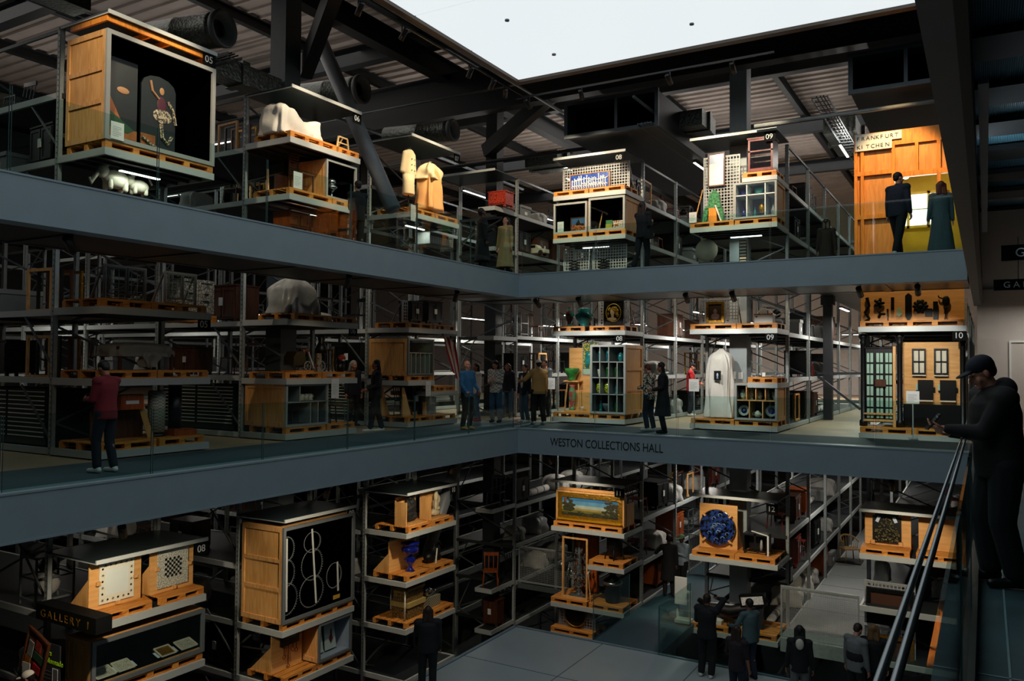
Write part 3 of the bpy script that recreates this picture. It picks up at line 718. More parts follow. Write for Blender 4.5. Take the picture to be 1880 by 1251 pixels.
C_BLK = cl('black_cloth', '#101215'); C_NAVY = cl('navy_cloth', '#151d2c'); C_DEN = cl('blue_denim', '#3f5f80', amt=.3, scale=14); C_DEND = cl('dark_denim', '#1f2c3c', amt=.25, scale=14)
C_MAR = cl('maroon_wool', '#6e1420'); C_TAN = cl('tan_corduroy', '#b18a4e'); C_KHA = cl('khaki_trench', '#b39a66'); C_GREY = cl('grey_cloth', '#6b7072'); C_WHT = cl('off_white_cloth', '#cfcac0')
C_RED = cl('bright_red_fleece', '#b01822'); C_TEAL = cl('slate_teal_cloth', '#4d6468'); C_PRT = cl('black_cream_print', '#d8cfb8', kind='spots', scale=26, color2='#17181a'); C_PLD = cl('cream_plaid', '#d5cfc2', kind='checker', scale=22, color2='#8d8a86')
C_SAT = cl('pale_blue_satin', '#9fb2c4', rough=.4, amt=.35, scale=7); C_JKT = cl('denim_jacket', '#2f6a96', amt=.3, scale=12)
HB = mat('black_hair', '#0c0a09', .6, kind='wood', scale=20, color2='#050404'); HBR = mat('brown_hair', '#2e1a10', .6, kind='wood', scale=20, color2='#1a0e08'); HRD = mat('auburn_hair', '#6a3017', .6, kind='wood', scale=20, color2='#3f1b0c'); HBL = mat('sandy_hair', '#7a5a34', .6, kind='wood', scale=20, color2='#4f3a20'); HGR = mat('grey_hair', '#8d8a86', .7)
SH_W = cl('white_trainers', '#d9d9d4', rough=.5); SH_Y = cl('yellow_boots', '#c79a35', rough=.5); SH_P = cl('pink_shoes', '#c23a50', rough=.5)
def stand(px, py, z=0): p = at(px, py, z=z); return (p.x, p.y, z)
def stand_head(px, py, z, H): p = at(px, py, z=z + H * .985); return (p.x, p.y, z)
E_, Wf = -PI / 2, PI / 2        # facing +X, facing -X
NEARB = (-.0, 1.0, 1.1)
# middle level
person(stand(192, 868), 1.75, 'person in a maroon jumper looking down at a phone near the left glass', 1.66, 'm', C_MAR, C_NAVY, SH_W, ('short', HB), look=(.5, 0), la=(-.1, .3, 1.12), ra=(.1, .3, 1.12), extra=ph(0), stance=(.1, .1, .08, -.04))
person(stand(690, 793), 2.5, 'person in black walking on the middle walkway beneath the second crate', 1.72, 'm', C_BLK, C_BLK, SH_W, ('bob', HB), stance=(.06, .05, .18, -.12), la=(-.14, .24, 1.02), ra=(.1, .26, 1.0))
person(stand(857, 789), E_ - .3, 'bald person in a blue denim jacket and yellow boots at the middle corner', 1.72, 'l', C_JKT, C_BLK, SH_Y, ('bald', HB), look=(-.15, 0), ra=(.22, .25, .95), la=(-.2, .22, .98))
person(stand(874, 774), PI - .5, 'person in a white blouse and pale jeans behind the denim jacket', 1.66, 'm', C_WHT, C_DEN, SH_P, ('long', HB), look=(.1, .2))
def bag(t, V, hands, up, hd, HR):
    MB().tube([up(1.43, -.12, .1), up(1.2, -.02, .15), up(.95, .18, .1)], .012, 6).build('bag_strap', C_BLK, t); MB().box(.14, .3, -.08, .06, .78, 1.0).build('shoulder_bag', C_BLK, t)
person(stand(910, 776), PI + .15, 'person in a cream plaid shirt and ripped blue jeans looking down at their hands', 1.76, 'l', C_PLD, C_DEN, 'black', ('long', HB), look=(.55, 0), la=(-.06, .26, 1.16), ra=(.08, .26, 1.14))
person(stand(931, 768), PI + .3, 'person in dark clothes half hidden behind the plaid shirt', 1.66, 'm', C_NAVY, C_DEN, C_BLK, ('bob', HB))
person(stand(963, 776), PI - .3, 'person in a dark open jacket over a white shirt with baggy blue trousers', 1.64, 'l', C_NAVY, cl('slate_blue_trousers', '#41596a'), SH_W, ('short', HB), look=(-.1, 0), shirt=C_WHT)
person(stand(988, 779), .9, 'person in a tan jacket and white cap seen from behind, one arm reaching left', 1.76, 'l', C_TAN, C_BLK, SH_W, ('short', HB), cap=(C_WHT, 'round'), la=(-.42, .3, 1.15), stance=(.13, .13, .03, -.05), build=1.12)
person(stand(1000, 766), PI - .1, 'person in a light blue top mostly hidden behind the tan jacket', 1.78, 'l', C_SAT, C_BLK, C_BLK, ('short', HB))
person(stand(1192, 792), E_ + 2.9, 'person in a black and cream patterned shirt looking down at a phone', 1.68, 'l', C_PRT, C_DEND, SH_W, ('short', HRD), look=(.45, -.3), la=(-.08, .26, 1.1), ra=(.1, .26, 1.1), extra=ph(1), stance=(.07, .07, .05, -.05))
person(stand(1217, 796), Wf + .4, 'person with long black hair in a long black coat beside the patterned shirt', 1.72, 'm', C_BLK, C_BLK, C_BLK, ('long', HB), coat=.42, la=(-.1, .26, 1.05), ra=(.12, .24, 1.05), look=(.3, 0))
person(stand(1268, 764), E_ + .25, 'person in a red fleece and black cap reading beside the draped statue', 1.74, 'l', C_RED, C_NAVY, SH_W, ('short', HBR), cap=(C_BLK, 'round'), look=(.35, 0), la=(-.12, .3, 1.05), ra=(.12, .3, 1.05))
person(stand(647, 783), E_ - .2, 'person in a dark coat behind the second rack on the middle level', 1.7, 'l', C_NAVY, C_BLK, C_BLK, ('bob', HGR), look=(.1, 0))
# near people on the right walkway
person((.09, 7.3, 0), Wf + .35, 'person in navy cap and black hooded jacket holding a phone at the near rail', 1.75, 'l', C_BLK, cl('black_jeans', '#12171d'), cl('black_boots', '#0c0c0d', rough=.4), ('short', HB), lean=.1, look=(.42, 0), cap=(C_NAVY, 'peak'), hood=True, build=1.25, vox=.008, la=(-.06, .40, 1.16), ra=(.05, .34, 1.12), extra=ph(0), curl=.75, stance=(.13, .12, -.02, .06), lg=(0.2, 0, 1), rg=(-.2, 0, 1))
person((1.0, 9.9, 0), PI * .9, 'person in a dark blue jacket at the right edge behind the near capped person', 1.72, 'l', cl('royal_blue_jacket', '#1c3f7a'), C_BLK, SH_W, ('short', HB), build=1.1)
# upper level
Z = ZU + .01
person(stand_head(657, 335, Z, 1.7), 1.2, 'person in black top with white print beside the upper open crate', 1.7, 'l', cl('black_top_white_print', '#101114', kind='noise'), C_BLK, C_BLK, ('short', HB), look=(-.1, 0), la=(-.05, .26, 1.12), ra=(.08, .24, 1.05),
       extra=lambda t, V, h, up, hd, HR: MB().box(-.09, .09, .128, .136, 1.12, 1.26).build('white_print', mat('white_print_cloth', '#d6d6d2', .8, kind='spots', scale=30, color2='#101114'), t) and None)
person(stand_head(886, 385, Z, 1.76), -2.6 + PI * .6, 'person in a long black coat looking up at the red box on the upper walkway', 1.76, 'd', C_BLK, C_BLK, C_BLK, ('short', HB), coat=.35, look=(-.25, 0), la=(-.1, .28, 1.2))
person(stand_head(928, 400, Z, 1.68), PI - .1, 'person in a khaki trench coat at the upper corner of the balcony', 1.68, 'l', C_KHA, C_BLK, C_BLK, ('long', HBR), coat=.3, look=(-.3, 0))
person(stand_head(1180, 373, Z, 1.72), Wf - 1.9, 'person in black with a shoulder bag leaning back right of the two crates', 1.72, 'l', C_BLK, C_BLK, C_BLK, ('long', HBR), la=(-.05, .26, 1.25), ra=(.12, .22, 1.22), look=(-.1, 0), extra=bag, stance=(.08, .08, -.2, .1))
person(stand_head(1517, 404, Z, 1.7), 0, 'dark silhouetted person in the upper aisle left of the orange kitchen', 1.7, 'd', C_BLK, C_BLK, C_BLK, ('bob', HB), coat=.5)
person(stand_head(1648, 320, Z, 1.78), -.5, 'person in a dark jacket walking past the bright kitchen window', 1.78, 'l', C_NAVY, C_BLK, SH_W, ('short', HB), look=(0, -.5), stance=(.08, .09, .2, -.18), build=1.08)
person(stand_head(1727, 336, Z, 1.68), .3, 'person with auburn hair in a long dark skirt in front of the kitchen', 1.68, 'l', C_TEAL, C_BLK, C_BLK, ('bob', HRD), coat=.15)
# lower level
Z = ZL
person(stand_head(786, 1117, Z, 1.72), .6, 'person in black with a colourful phone seen from behind at the lower left glass', 1.72, 'm', C_BLK, C_BLK, C_BLK, ('bob', HBR), la=(-.14, .32, 1.22), extra=ph(0), build=1.15)
person(stand_head(1228, 985, Z, 1.74), .5, 'person in a long black coat standing on the lower footbridge', 1.74, 'd', C_BLK, C_BLK, C_BLK, ('short', HB), coat=.45, la=(-.25, .3, 1.3))
person(stand_head(1253, 984, Z, 1.66), PI - .6, 'person in a pale satin jacket and green cap on the lower footbridge', 1.66, 'd', C_SAT, C_BLK, SH_W, ('short', HB), cap=(cl('mint_cap', '#7fb08a'), 'peak'), look=(.2, 0), build=1.2, la=(-.1, .25, 1.2))
person(stand_head(1298, 1094, Z, 1.76), -.1, 'person in black raising a phone to photograph the lower rack', 1.76, 'm', C_BLK, C_BLK, SH_W, ('short', HBR), ra=(.14, .26, 1.6), la=(-.16, .3, 1.2), extra=ph(1, glow=True), build=1.15)
person(stand_head(1376, 1103, Z, 1.7), .9, 'person in a slate jacket and blue jeans leaning on the lower glass', 1.7, 'm', C_TEAL, C_DEND, C_BLK, ('short', HB), la=(-.3, .3, 1.1))
person(stand_head(1353, 1152, Z, 1.62), -.2, 'person with long dark hair and a dark dress holding a cup in the lower hall', 1.62, 'm', cl('dark_plum_top', '#241a20'), C_DEND, C_BLK, ('long', HBR), sleeves=False, la=(-.22, .28, 1.0))
person(stand_head(1468, 1152, Z, 1.66), .2, 'person in a black hooded top with a pale hood lining in the lower hall', 1.66, 'm', C_BLK, C_GREY, C_BLK, ('bob', HB), hood=True, extra=lambda t, V, h, up, hd, HR: remesh(MB().ell(up(1.4, 0, -.15), (.08, .05, .11)).build('pale_hood_lining', C_WHT, t), .012))
person(stand_head(1571, 1148, Z, 1.7), -.5, 'person with grey shoulders and dark overalls bowing the head in the lower hall', 1.7, 'l', C_GREY, C_BLK, C_BLK, ('short', HBR), look=(.5, 0), extra=lambda t, V, h, up, hd, HR: remesh(MB().ell(up(1.1), (.2, .155, .2)).build('overall_bib', C_BLK, t), .014), build=1.05)
person(stand_head(1604, 1150, Z, 1.68), .1, 'person with short sandy hair in a black jumper in the lower hall', 1.68, 'l', C_BLK, C_BLK, C_BLK, ('bob', HBL), build=1.08)
person(stand_head(56, 1236, Z, 1.68), 2.2, 'person in a white peaked cap at the very bottom left edge', 1.68, 'm', C_BLK, C_BLK, C_BLK, ('short', HB), cap=(C_WHT, 'peak'), look=(.2, 0), vox=.014)
# ------------------------------------------------------------------ exhibits
RA = {'5': ('L', 8.25), '6': ('L', 12.44), '7': ('L', 16.63), '4': ('L', 4.06), '8': ('B', -10.78), '9': ('B', -6.72), '10': ('B', -2.61), 'c': ('B', -15.0)}
def vz(row, px, py, u=0.):
    s, a = RA[row]
    if s == 'L': p = at(px, py, x=-12.75 - u); return p.y - a, p.z
    p = at(px, py, y=20.8 + u); return p.x - a, p.z
T_ = .141
# ======== left rack 05, upper: the big open crate
f = F['5']
pallet(f, .02, .02, 5.25, 2.2, 1.1, 'under the big open crate at the upper left')
c = crate(f, 0, 0, 5.25 + T_, 2.24, 1.15, 1.88, 'big open crate with black inside and painted panels on the upper left rack', fw=.075, battens=3, top='timber', glazing=False)
g = MB().box(.0, .06, 1.16, 1.2, 0, 1.8); 
t = thing('canopy_batten_frame', 'orange timber frame fixed beneath the top left canopy', 'frame', (0, 0, 7.42), frame=f)
MB().box(.02, 2.2, .05, .09, .0, .1).box(.02, .06, .09, 1.1, 0, .1).box(2.16, 2.2, .09, 1.1, 0, .1).box(.85, .89, .09, 1.1, 0, .1).box(1.25, 1.29, .09, 1.1, 0, .1).build('timber_frame', 'orange', t)
MB().lathe([(.05, -.16), (.06, -.1), (.03, -.02)], (1.05, .3, 0), 12).build('camera_dome', 'grey', t)
# painted panels
pt = mat('dark_teal_painted_panel', '#0d1e20', .5, kind='noise', amt=.6, scale=3)
tan = mat('warm_painted_ochre', '#a5602a', .6, kind='noise', amt=.5, scale=6); plum = mat('painted_plum', '#4b1a2c', .6); flesh = mat('painted_flesh', '#a98058', .6); pale = mat('painted_pale_lace', '#b7ad92', .6, kind='spots', scale=30, color2='#3b3a30')
t = thing('painted_door', 'dark painted board with a green skirted figure in the big open crate', 'painted panel', (.09, .42, 5.25 + T_ + .1), frame=f)
MB().box(0, .78, 0, .04, 0, 1.5).build('board', pt, t); MB().prism([(.02, .5), (.1, .62), (.72, .28), (.6, .2), (.02, .3)], .01, Matrix.Translation((0, -.012, 0))).build('green_skirt', mat('painted_green', '#1f4a2d', .6), t)
MB().box(.0, .78, -.008, 0, 0, .28).prism([(.05, .5), (.2, .9), (.5, .35)], .01, Matrix.Translation((0, -.006, 0))).build('ochre_ground', tan, t)
MB().ell((.12, -.005, 1.2), (.07, .01, .09)).ell((.5, -.005, .95), (.12, .01, .06)).build('pale_figure', flesh, t); MB().ell((.12, -.004, .95), (.1, .01, .2)).build('plum_bodice', plum, t)
t = thing('painted_door', 'arched dark painted board with a dancing figure in the big open crate', 'painted panel', (.95, .42, 5.25 + T_ + .1), frame=f)
MB().prism([(0, 0), (.72, 0), (.72, 1.2)] + [(.36 + .36 * math.cos(a), 1.2 + .22 * math.sin(a)) for a in (.5, 1, 1.57, 2.1, 2.6)] + [(0, 1.2)], .04).build('board', pt, t)
MB().ell((.42, -.006, 1.16), (.05, .01, .07)).tube([(.36, -.01, 1.0), (.22, -.01, 1.12), (.18, -.01, 1.3)], .022, 6).build('pale_figure', flesh, t)
MB().ell((.42, -.005, .9), (.1, .01, .16)).build('plum_bodice', plum, t)
g = MB().ell((.44, -.008, .7), (.2, .01, .13)).tube([(.55, -.01, 1.0), (.66, -.01, .85), (.72, -.01, .6)], .03, 6).tube([(.4, -.012, .6), (.44, -.012, .3), (.56, -.012, .2), (.64, -.012, .36)], .035, 6).tube([(.02, -.012, .22), (.2, -.012, .12), (.4, -.012, .05), (.66, -.012, .02)], .035, 6)
g.build('lace_dress', pale, t)
MB().box(.0, .3, -.004, 0, .02, .3).build('ochre_ground', tan, t)
label_card(f, .09, -.02, 5.25 + T_ + .02, .24, .3, 'curling white label card at the lower left of the big open crate')
# figurines on the side bay of rack 05
for v, u, m1, lb in ((.4, 1.75, 'yellow', 'left small costumed figurine on a black base at the far upper left'), (.55, 1.45, 'gold', 'right dark figurine on a black base beside the tall post at the upper left')):
    t = thing('figurine', lb, 'figurine', (v, u + .15, 5.24), frame=f)
    MB().box(-.2, .2, -.16, .16, 0, .05).build('base', 'black', t); MB().lathe([(.13, .05), (.1, .2), (.06, .32), (.08, .42), (.05, .5)], n=12).build('costume', 'gold' if m1 == 'gold' else mat('yellow_costume', '#b98420', .6, amt=.5), t, True)
    MB().ell((0, 0, .56), .07).build('head', 'brown', t, True); MB().lathe([(.1, .58), (.09, .64), (.05, .72)], n=10).build('hat', 'black', t, True)
def elephant(v, u, z, s, label):
    t = thing('white_sculpture', label, 'sculpture', (v, u, z), frame=F['5'])
    MB().ell((0, 0, .2 * s), (.26 * s, .15 * s, .17 * s), 14, 10).ell((-.25 * s, 0, .3 * s), (.12 * s, .1 * s, .13 * s)).build('animal_body', 'cream', t, True)
    for x in (-.15, .15): MB().cap((x * s, .07 * s, .15 * s), (x * s, .07 * s, .03 * s), .05 * s, .05 * s).cap((x * s, -.07 * s, .15 * s), (x * s, -.07 * s, .03 * s), .05 * s, .05 * s).build('legs', 'cream', t, True)
    MB().tube([(-.33 * s, 0, .3 * s), (-.42 * s, 0, .15 * s), (-.46 * s, 0, .05 * s), (-.5 * s, 0, .15 * s)], [.05 * s, .04 * s, .03 * s, .02 * s], 8).tube([(-.2 * s, 0, .4 * s), (0, 0, .56 * s), (.25 * s, 0, .5 * s), (.36 * s, 0, .3 * s)], .03 * s, 8).build('trunk_and_arch', 'cream', t, True)
for px, py, s, lb in ((212, 345, 1.0, 'larger white animal sculpture behind the upper glass below the big crate'), (255, 353, .75, 'smaller white animal sculpture behind the upper glass below the big crate')):
    v, z = vz('5', px, py, .9)
    elephant(v, .9, z - .05, s, lb)
t = thing('shelf_step', 'low timber plinth under the white animal sculptures', 'plinth', (0, .5, 4.2), frame=f); MB().box(0, 2.2, 0, .8, 0, .2).build('plinth_top', 'brown', t); MB().box(0.1, 2.1, .1, .7, -.2, 0).build('plinth_base', 'darksteel', t)
# ======== left rack 06, upper
f = F['6']
pallet(f, .03, .03, 6.47, 1.42, 1.1, 'under the white draped sofa'); pallet(f, 1.52, .03, 6.47, .7, .9, 'right of the white draped sofa')
o = drape(1.3, .8, .72, hf=lambda x: .8 + .24 * math.cos(2 * PI * (x - .12)) * (1 if x < .6 else .8), folds=8, amp=.03, seed=4, flare=.02).build('draped_sofa', 'sheet', None, True)
tag(o, 'sofa shrouded in a white sheet on the top of the second left rack', 'draped furniture'); place(o, f, (.62, .62, 6.47 + T_))
t = thing('easel_stand', 'small pale timber stand right of the white draped sofa', 'stand', (1.75, .3, 6.47 + T_), frame=f)
MB().bar((0, 0, 0), (.06, 0, .34), .03).bar((.42, 0, 0), (.36, 0, .34), .03).bar((.06, 0, .34), (.36, 0, .34), .03).bar((.04, .0, .2), (.38, 0, .2), .025).bar((.2, .25, 0), (.2, 0, .33), .025).build('trestle', mat('yellowish_wood', '#e7c98f', .6), t)
pallet(f, .03, .03, 5.25, 1.3, 1.1, 'under the open chair and label on the second left upper rack'); pallet(f, 1.36, .03, 5.25, .86, 1.1, 'under the crate with the silver helmet')
label_card(f, .16, .05, 5.4, .26, .36, 'white label card on the pallet left of the silver helmet crate')
crate(f, 1.2, .08, 5.25 + T_, 1.02, 1.2, .88, 'plywood crate holding a silver helmet form on the second left upper rack', fw=.05, battens=1, glazing=False)
t = thing('silver_stand', 'polished silver stemmed object inside the black lined crate', 'silver object', (1.66, .35, 5.25 + T_ + .07), frame=f)
MB().lathe([(.1, 0), (.03, .05), (.02, .14), (.1, .2), (.14, .26), (.1, .3)]).build('stem_and_dish', 'silver', t, True); MB().ell((0, 0, .38), (.11, .1, .08)).build('dome', 'silver', t, True)
# bentwood ladder back chair in perspective
t = thing('ladder_back_chair', 'tall narrow ladder backed chair left of the silver helmet crate', 'chair', (.75, .4, 5.39), frame=f)
g = MB().bar((-.12, .2, 0), (-.14, .26, .98), .03).bar((.12, .2, 0), (.14, .26, .98), .03)
for k in range(9): g.box(-.14, .14, .23, .26, .45 + .06 * k, .475 + .06 * k)
g.build('ladder_back', 'brown', t); MB().box(-.2, .2, -.2, .2, .42, .45).build('seat', 'brown', t)
for x in (-.17, .17): MB().bar((x, -.18, 0), (x, -.18, .42), .03).build('leg', 'brown', t)
t = thing('leaning_board', 'narrow pale board leaning left of the label on the second left upper rack', 'board', (.05, .5, 5.39), frame=f); MB().bar((0, .2, 0), (.12, .35, .5), .05, .015).build('plank', 'timber', t)
MB().box(.3, .7, .3, .33, 0, .44).build('dark_board', 'brown', t)
# below: timber goods behind the balustrade
for px0, px1, pt_, pb, m, lb in ((535, 570, 385, 428, 'orangewood', 'orange brown box behind the upper glass under the second rack'), (575, 605, 395, 432, 'brown', 'brown slatted box behind the upper glass under the second rack'), (608, 640, 390, 438, 'canvas', 'dark patterned chest behind the upper glass under the second rack')):
    v0, z1 = vz('6', px0, pt_, .4); v1, z0 = vz('6', px1, pb, .4); z0 = max(z0, 3.99)
    cabinet(f, ((v0 + v1) / 2, .7, z0), v1 - v0, .5, max(.25, z1 - z0), lb, m, cat='box', name='storage_box')
# ======== left rack 07, upper
f = F['7']
pallet(f, .05, .03, 5.56, 1.05, 1.1, 'under the cream double breasted coat'); pallet(f, 1.16, .03, 5.56, 1.05, 1.1, 'under the apricot cape')
label_card(f, .0, -.02, 5.32, .2, .42, 'white label card hanging from the shelf under the cream coat')
def mannequin(v, u, z, label, kind):
    t = thing('costume_mannequin', label, 'mannequin', (v, u, z), frame=f)
    MB().lathe([(.16, 0), (.16, .015), (.02, .02), (.015, .55)], n=16).build('stand', 'iron', t, True)
    MB().lathe([(.05, 0), (.05, .08), (.03, .1)], (0, 0, 1.62 if kind == 'coat' else 1.42), 12).build('neck_block', 'grey', t, True)
    return t
v, z = vz('7', 757, 398, .4)
k = 1.0
t = mannequin(.5, .45, 5.56 + T_, 'headless mannequin in a cream double breasted coat and skirt', 'coat')
g = MB()
g.lathe([(.2, .92), (.21, 1.1), (.2, 1.35), (.2, 1.5), (.14, 1.6), (.07, 1.64)], n=24, sy=.7)
for s_ in (-1, 1): g.cap((.17 * s_, 0, 1.5), (.26 * s_, .02, 1.02), .075, .065)
o = g.build('coat', 'creamw', t); remesh(o, .02, 2)
MB().lathe([(.19, .42), (.2, .45), (.185, .75), (.2, .95)], n=24, sy=.7).build('skirt', 'creamw', t, True)
for zz in (1.35, 1.2, 1.05):
    for x in (-.06, .06): MB().ell((x, -.155, zz), (.016, .008, .016), 8, 6).build('button', 'black', t, True)
t = mannequin(1.45, .45, 5.56 + T_, 'headless mannequin in an apricot draped cape dress', 'cape')
MB().v
o = drape(.5, .4, 1.3, folds=6, amp=.03, seed=9, top=.72, flare=.5).build('draped_dress', 'apricot', t, True); o.location = (0, 0, .15)
o = drape(.56, .42, .5, folds=4, amp=.035, seed=11, top=.4, flare=.25).build('shoulder_cape', 'creamw', t, True); o.location = (-.02, 0, .98)
# shelf with goods below rack 07
for px0, px1, pt_, pb, lb in ((790, 832, 425, 456, 'white ventilated crate behind the upper glass under the apricot cape'),):
    v0, z1 = vz('7', px0, pt_, .5); v1, z0 = vz('7', px1, pb, .5)
    t = thing('wire_crate', lb, 'crate', (v0, .5, z0), frame=f); g = MB().frame(0, v1 - v0, 0, z1 - z0, .03, 0, .5)
    for k in range(10): g.box((v1 - v0) * k / 10, (v1 - v0) * k / 10 + .01, 0, .01, 0, z1 - z0)
    for k in range(6): g.box(0, v1 - v0, 0, .01, (z1 - z0) * k / 6, (z1 - z0) * k / 6 + .01)
    g.build('wire_sides', 'frame', t); MB().box(.02, v1 - v0 - .02, .03, .47, .02, z1 - z0 - .1).build('wrapped_contents', 'sheet', t)
cabinet(f, (.5, 1.0, 4.1), .5, .4, .45, 'orange brown box behind the upper glass below the cream coat', 'orangewood', name='storage_box', cat='box')
# ======== corner rack, upper: carved red box and model car
f = F['c']
v, z = vz('c', 898, 378, .25); v2, _ = vz('c', 930, 378, .25)
v0, zt = vz('c', 897, 349, .3); v1, _ = vz('c', 931, 349, .3)
t = cabinet(f, ((v0 + v1) / 2, .5, 6.43), v1 - v0 - .06, .5, .5, 'carved bright red box on the corner shelf', mat('carved_red_lacquer', '#b83a1c', .4, kind='voronoi', scale=14, color2='#6d1608', bump=.4), name='carved_box', cat='box', doors=2)
p = at(995, 466, x=-12.7)
t = thing('model_car', 'cream model car on the shelf left of the two crates', 'model car', (-12.95, p.y, 5.26), -PI / 2 + PI)
MB().prism([(-.45, .08), (-.44, .2), (-.2, .24), (-.1, .36), (.16, .36), (.26, .24), (.44, .2), (.46, .08)], .3, Matrix.Rotation(PI / 2, 4, 'Z') @ Matrix.Translation((0, -.15, 0))).build('car_body', 'cream', t)
MB().box(-.155, .155, -.08, .14, .25, .34).build('window_band', 'black', t)
for y in (-.28, .28):
    for x in (-.15, .15): MB().lathe([(.085, -.02), (.085, .02)], n=14, mx=Matrix.Translation((x, y, .085)) @ Matrix.Rotation(PI / 2, 4, 'Y')).build('wheel', 'black', t)
# ======== back rack 08, upper
f = F['8']
pallet(f, .0, .02, 6.5, 1.1, 1.0, 'under the left half of the blue tile panel'); pallet(f, 1.13, .02, 6.5, 1.08, 1.0, 'under the right half of the blue tile panel')
meshpanel(f, .06, .5, 6.5 + T_, 2.1, .78, 'long pale mesh panel carrying the blue tile panel')
v0, z1 = vz('8', 1047, 318, .45); v1, z0 = vz('8', 1120, 345, .45)
t = thing('calligraphy_tilework', 'blue and white calligraphic tile panel in an orange frame on mesh', 'tile panel', (v0, .42, z0 - .02), frame=f); w_ = v1 - v0; h_ = .52
MB().box(.02, w_ - .02, .01, .035, .02, h_ - .02).build('tiles', mat('blue_tile_glaze', '#1c3f94', .2, kind='spots', scale=30, color2='#3c5aa8', coat=.5), t)
MB().frame(0, w_, 0, h_, .02, 0, .04).build('frame', 'orange', t)
g = MB(); r = random.Random(3); x = .08
while x < w_ - .1:
    hh = r.uniform(.25, .42)
    g.tube([(x, 0, .06), (x + r.uniform(-.02, .02), 0, .06 + hh)], .016, 5)
    g.tube([(x + .035 * math.cos(a) + .02, 0, r.choice((.12, .2, .3)) * 0 + .14 + .035 * math.sin(a)) for a in [k * .7 for k in range(8)]], .013, 5)
    if r.random() < .7: zc = r.uniform(.22, .4); g.tube([(x + .05 * math.cos(a) - .01, 0, zc + .04 * math.sin(a)) for a in [PI + k * .5 for k in range(7)]], .014, 5)
    x += .075
g.tube([(w_ - .05, 0, .35), (w_ * .7, 0, .3), (w_ * .4, 0, .36), (.1, 0, .3)], .014, 5)
g.build('white_script', 'white', t, True)
pallet(f, .0, .02, 5.27, 1.05, 1.1, 'under the left of the two upper crates'); pallet(f, 1.13, .02, 5.27, 1.1, 1.1, 'under the right of the two upper crates')
crate(f, 0, .02, 5.27 + T_, 1.06, 1.1, .88, 'left of the two upper crates, holding a framed desert picture', fw=.055, battens=1)
crate(f, 1.11, .02, 5.27 + T_, 1.1, 1.1, .94, 'right of the two upper crates, holding small boards and a tile', fw=.06, battens=1, side='ply')
t = thing('framed_picture', 'framed blue and orange landscape picture inside the left upper crate', 'picture', (.36, .4, 5.47), frame=f)
MB().frame(0, .56, 0, .46, .03, 0, .03).build('frame', 'brown', t); MB().box(.03, .53, .012, .02, .24, .43).build('blue_sky', mat('painted_blue_sky', '#2f5c86', .7), t); MB().box(.03, .53, .012, .02, .03, .24).build('orange_sand', mat('painted_orange_sand', '#b8672c', .7, kind='spots', scale=18, color2='#5b2b16'), t)
MB().lathe([(.08, 0), (.09, .05), (.04, .12), (.01, .16)], (.26, .012, .22), 10, sy=.1).box(.34, .42, .008, .012, .2, .27).build('dark_tent', 'black', t)
label_card(f, .08, .12, 5.48, .2, .3, 'white label card in the left upper crate')
t = thing('tile_fragment', 'orange and white patterned tile fragment in the right upper crate', 'tile', (1.72, .35, 5.5), frame=f); MB().box(0, .3, 0, .03, 0, .22).build('tile_body', mat('orange_white_tile', '#e4d9c4', .4, kind='spots', scale=18, color2='#b1491f'), t)
t = thing('pamphlet_stack', 'yellow and green papers in the right upper crate', 'papers', (1.45, .45, 5.47), frame=f); MB().box(0, .2, 0, .02, 0, .18).build('yellow_sheet', mat('yellow_print', '#c9b53a', .7), t); MB().box(.0, .2, .02, .04, .18, .3).build('green_sheet', mat('green_print', '#4f8a52', .7), t)
t = thing('leaning_stick', 'pale slat leaning at the left inside the right upper crate', 'slat', (1.25, .4, 5.46), frame=f); MB().bar((0, 0, 0), (.08, .1, .55), .03, .02).build('slat_body', 'timber', t)
t = thing('dark_picture', 'dark framed picture at the back of the right upper crate', 'picture', (1.75, .7, 5.75), frame=f); MB().frame(0, .38, 0, .32, .03, 0, .03).build('frame', 'black', t); MB().box(.03, .35, .012, .02, .03, .29).build('picture_sheet', 'canvas', t)
for px0, px1, pt_, pb, lb in ((1035, 1082, 460, 497, 'pale mesh panel with a carved roundel behind the upper glass'), (1088, 1151, 452, 494, 'pale mesh panel with dark lattice behind the upper glass')):
    v0, z1 = vz('8', px0, pt_, .4); v1, z0 = vz('8', px1, pb, .4); z0 = 4.0
    meshpanel(f, v0, .4, z0, v1 - v0, z1 - z0, lb, feet=False)
    t = thing('carved_lattice', lb.replace('pale mesh panel with', 'carving mounted on mesh:'), 'carving', (v0 + .2, .33, z0 + .1), frame=f)
    g = MB(); 
    for k in range(7): g.bar((0, 0, .08 * k), (.35, 0, .08 * k + .1), .025).bar((0, 0, .08 * k + .1), (.35, 0, .08 * k), .025)
    g.build('lattice', 'iron', t)
# ======== back rack 09, upper
f = F['9']
pallet(f, 1.38, .02, 6.45, .84, .9, 'under the red framed glass cabinet')
v0, z1 = vz('9', 1373, 262, .1); v1, _ = vz('9', 1420, 255, .1)
t = thing('glazed_cabinet', 'red mahogany cabinet with glass front on the upper middle shelf', 'cabinet', (v0, .12, 6.45 + T_), frame=f); w_ = v1 - v0 - .02; h_ = .86
MB().frame(0, w_, .06, h_, .05, 0, .04).box(0, w_, 0, .04, h_ * .62, h_ * .66).build('front_frame', 'redwood', t)
MB().box(0, .03, .04, .6, .06, h_).box(w_ - .03, w_, .04, .6, .06, h_).box(.03, w_ - .03, .57, .6, .06, h_).box(-.02, w_ + .02, -.02, .62, h_, h_ + .04).box(-.01, w_ + .01, -.01, .61, 0.03, .06).build('carcass', 'redwood', t)
MB().box(.05, w_ - .05, .015, .02, .11, h_ - .05).build('glass_front', 'glassc', t)
for x in (.02, w_ - .06): MB().box(x, x + .04, 0, .05, 0, .03).build('foot', 'redwood', t)
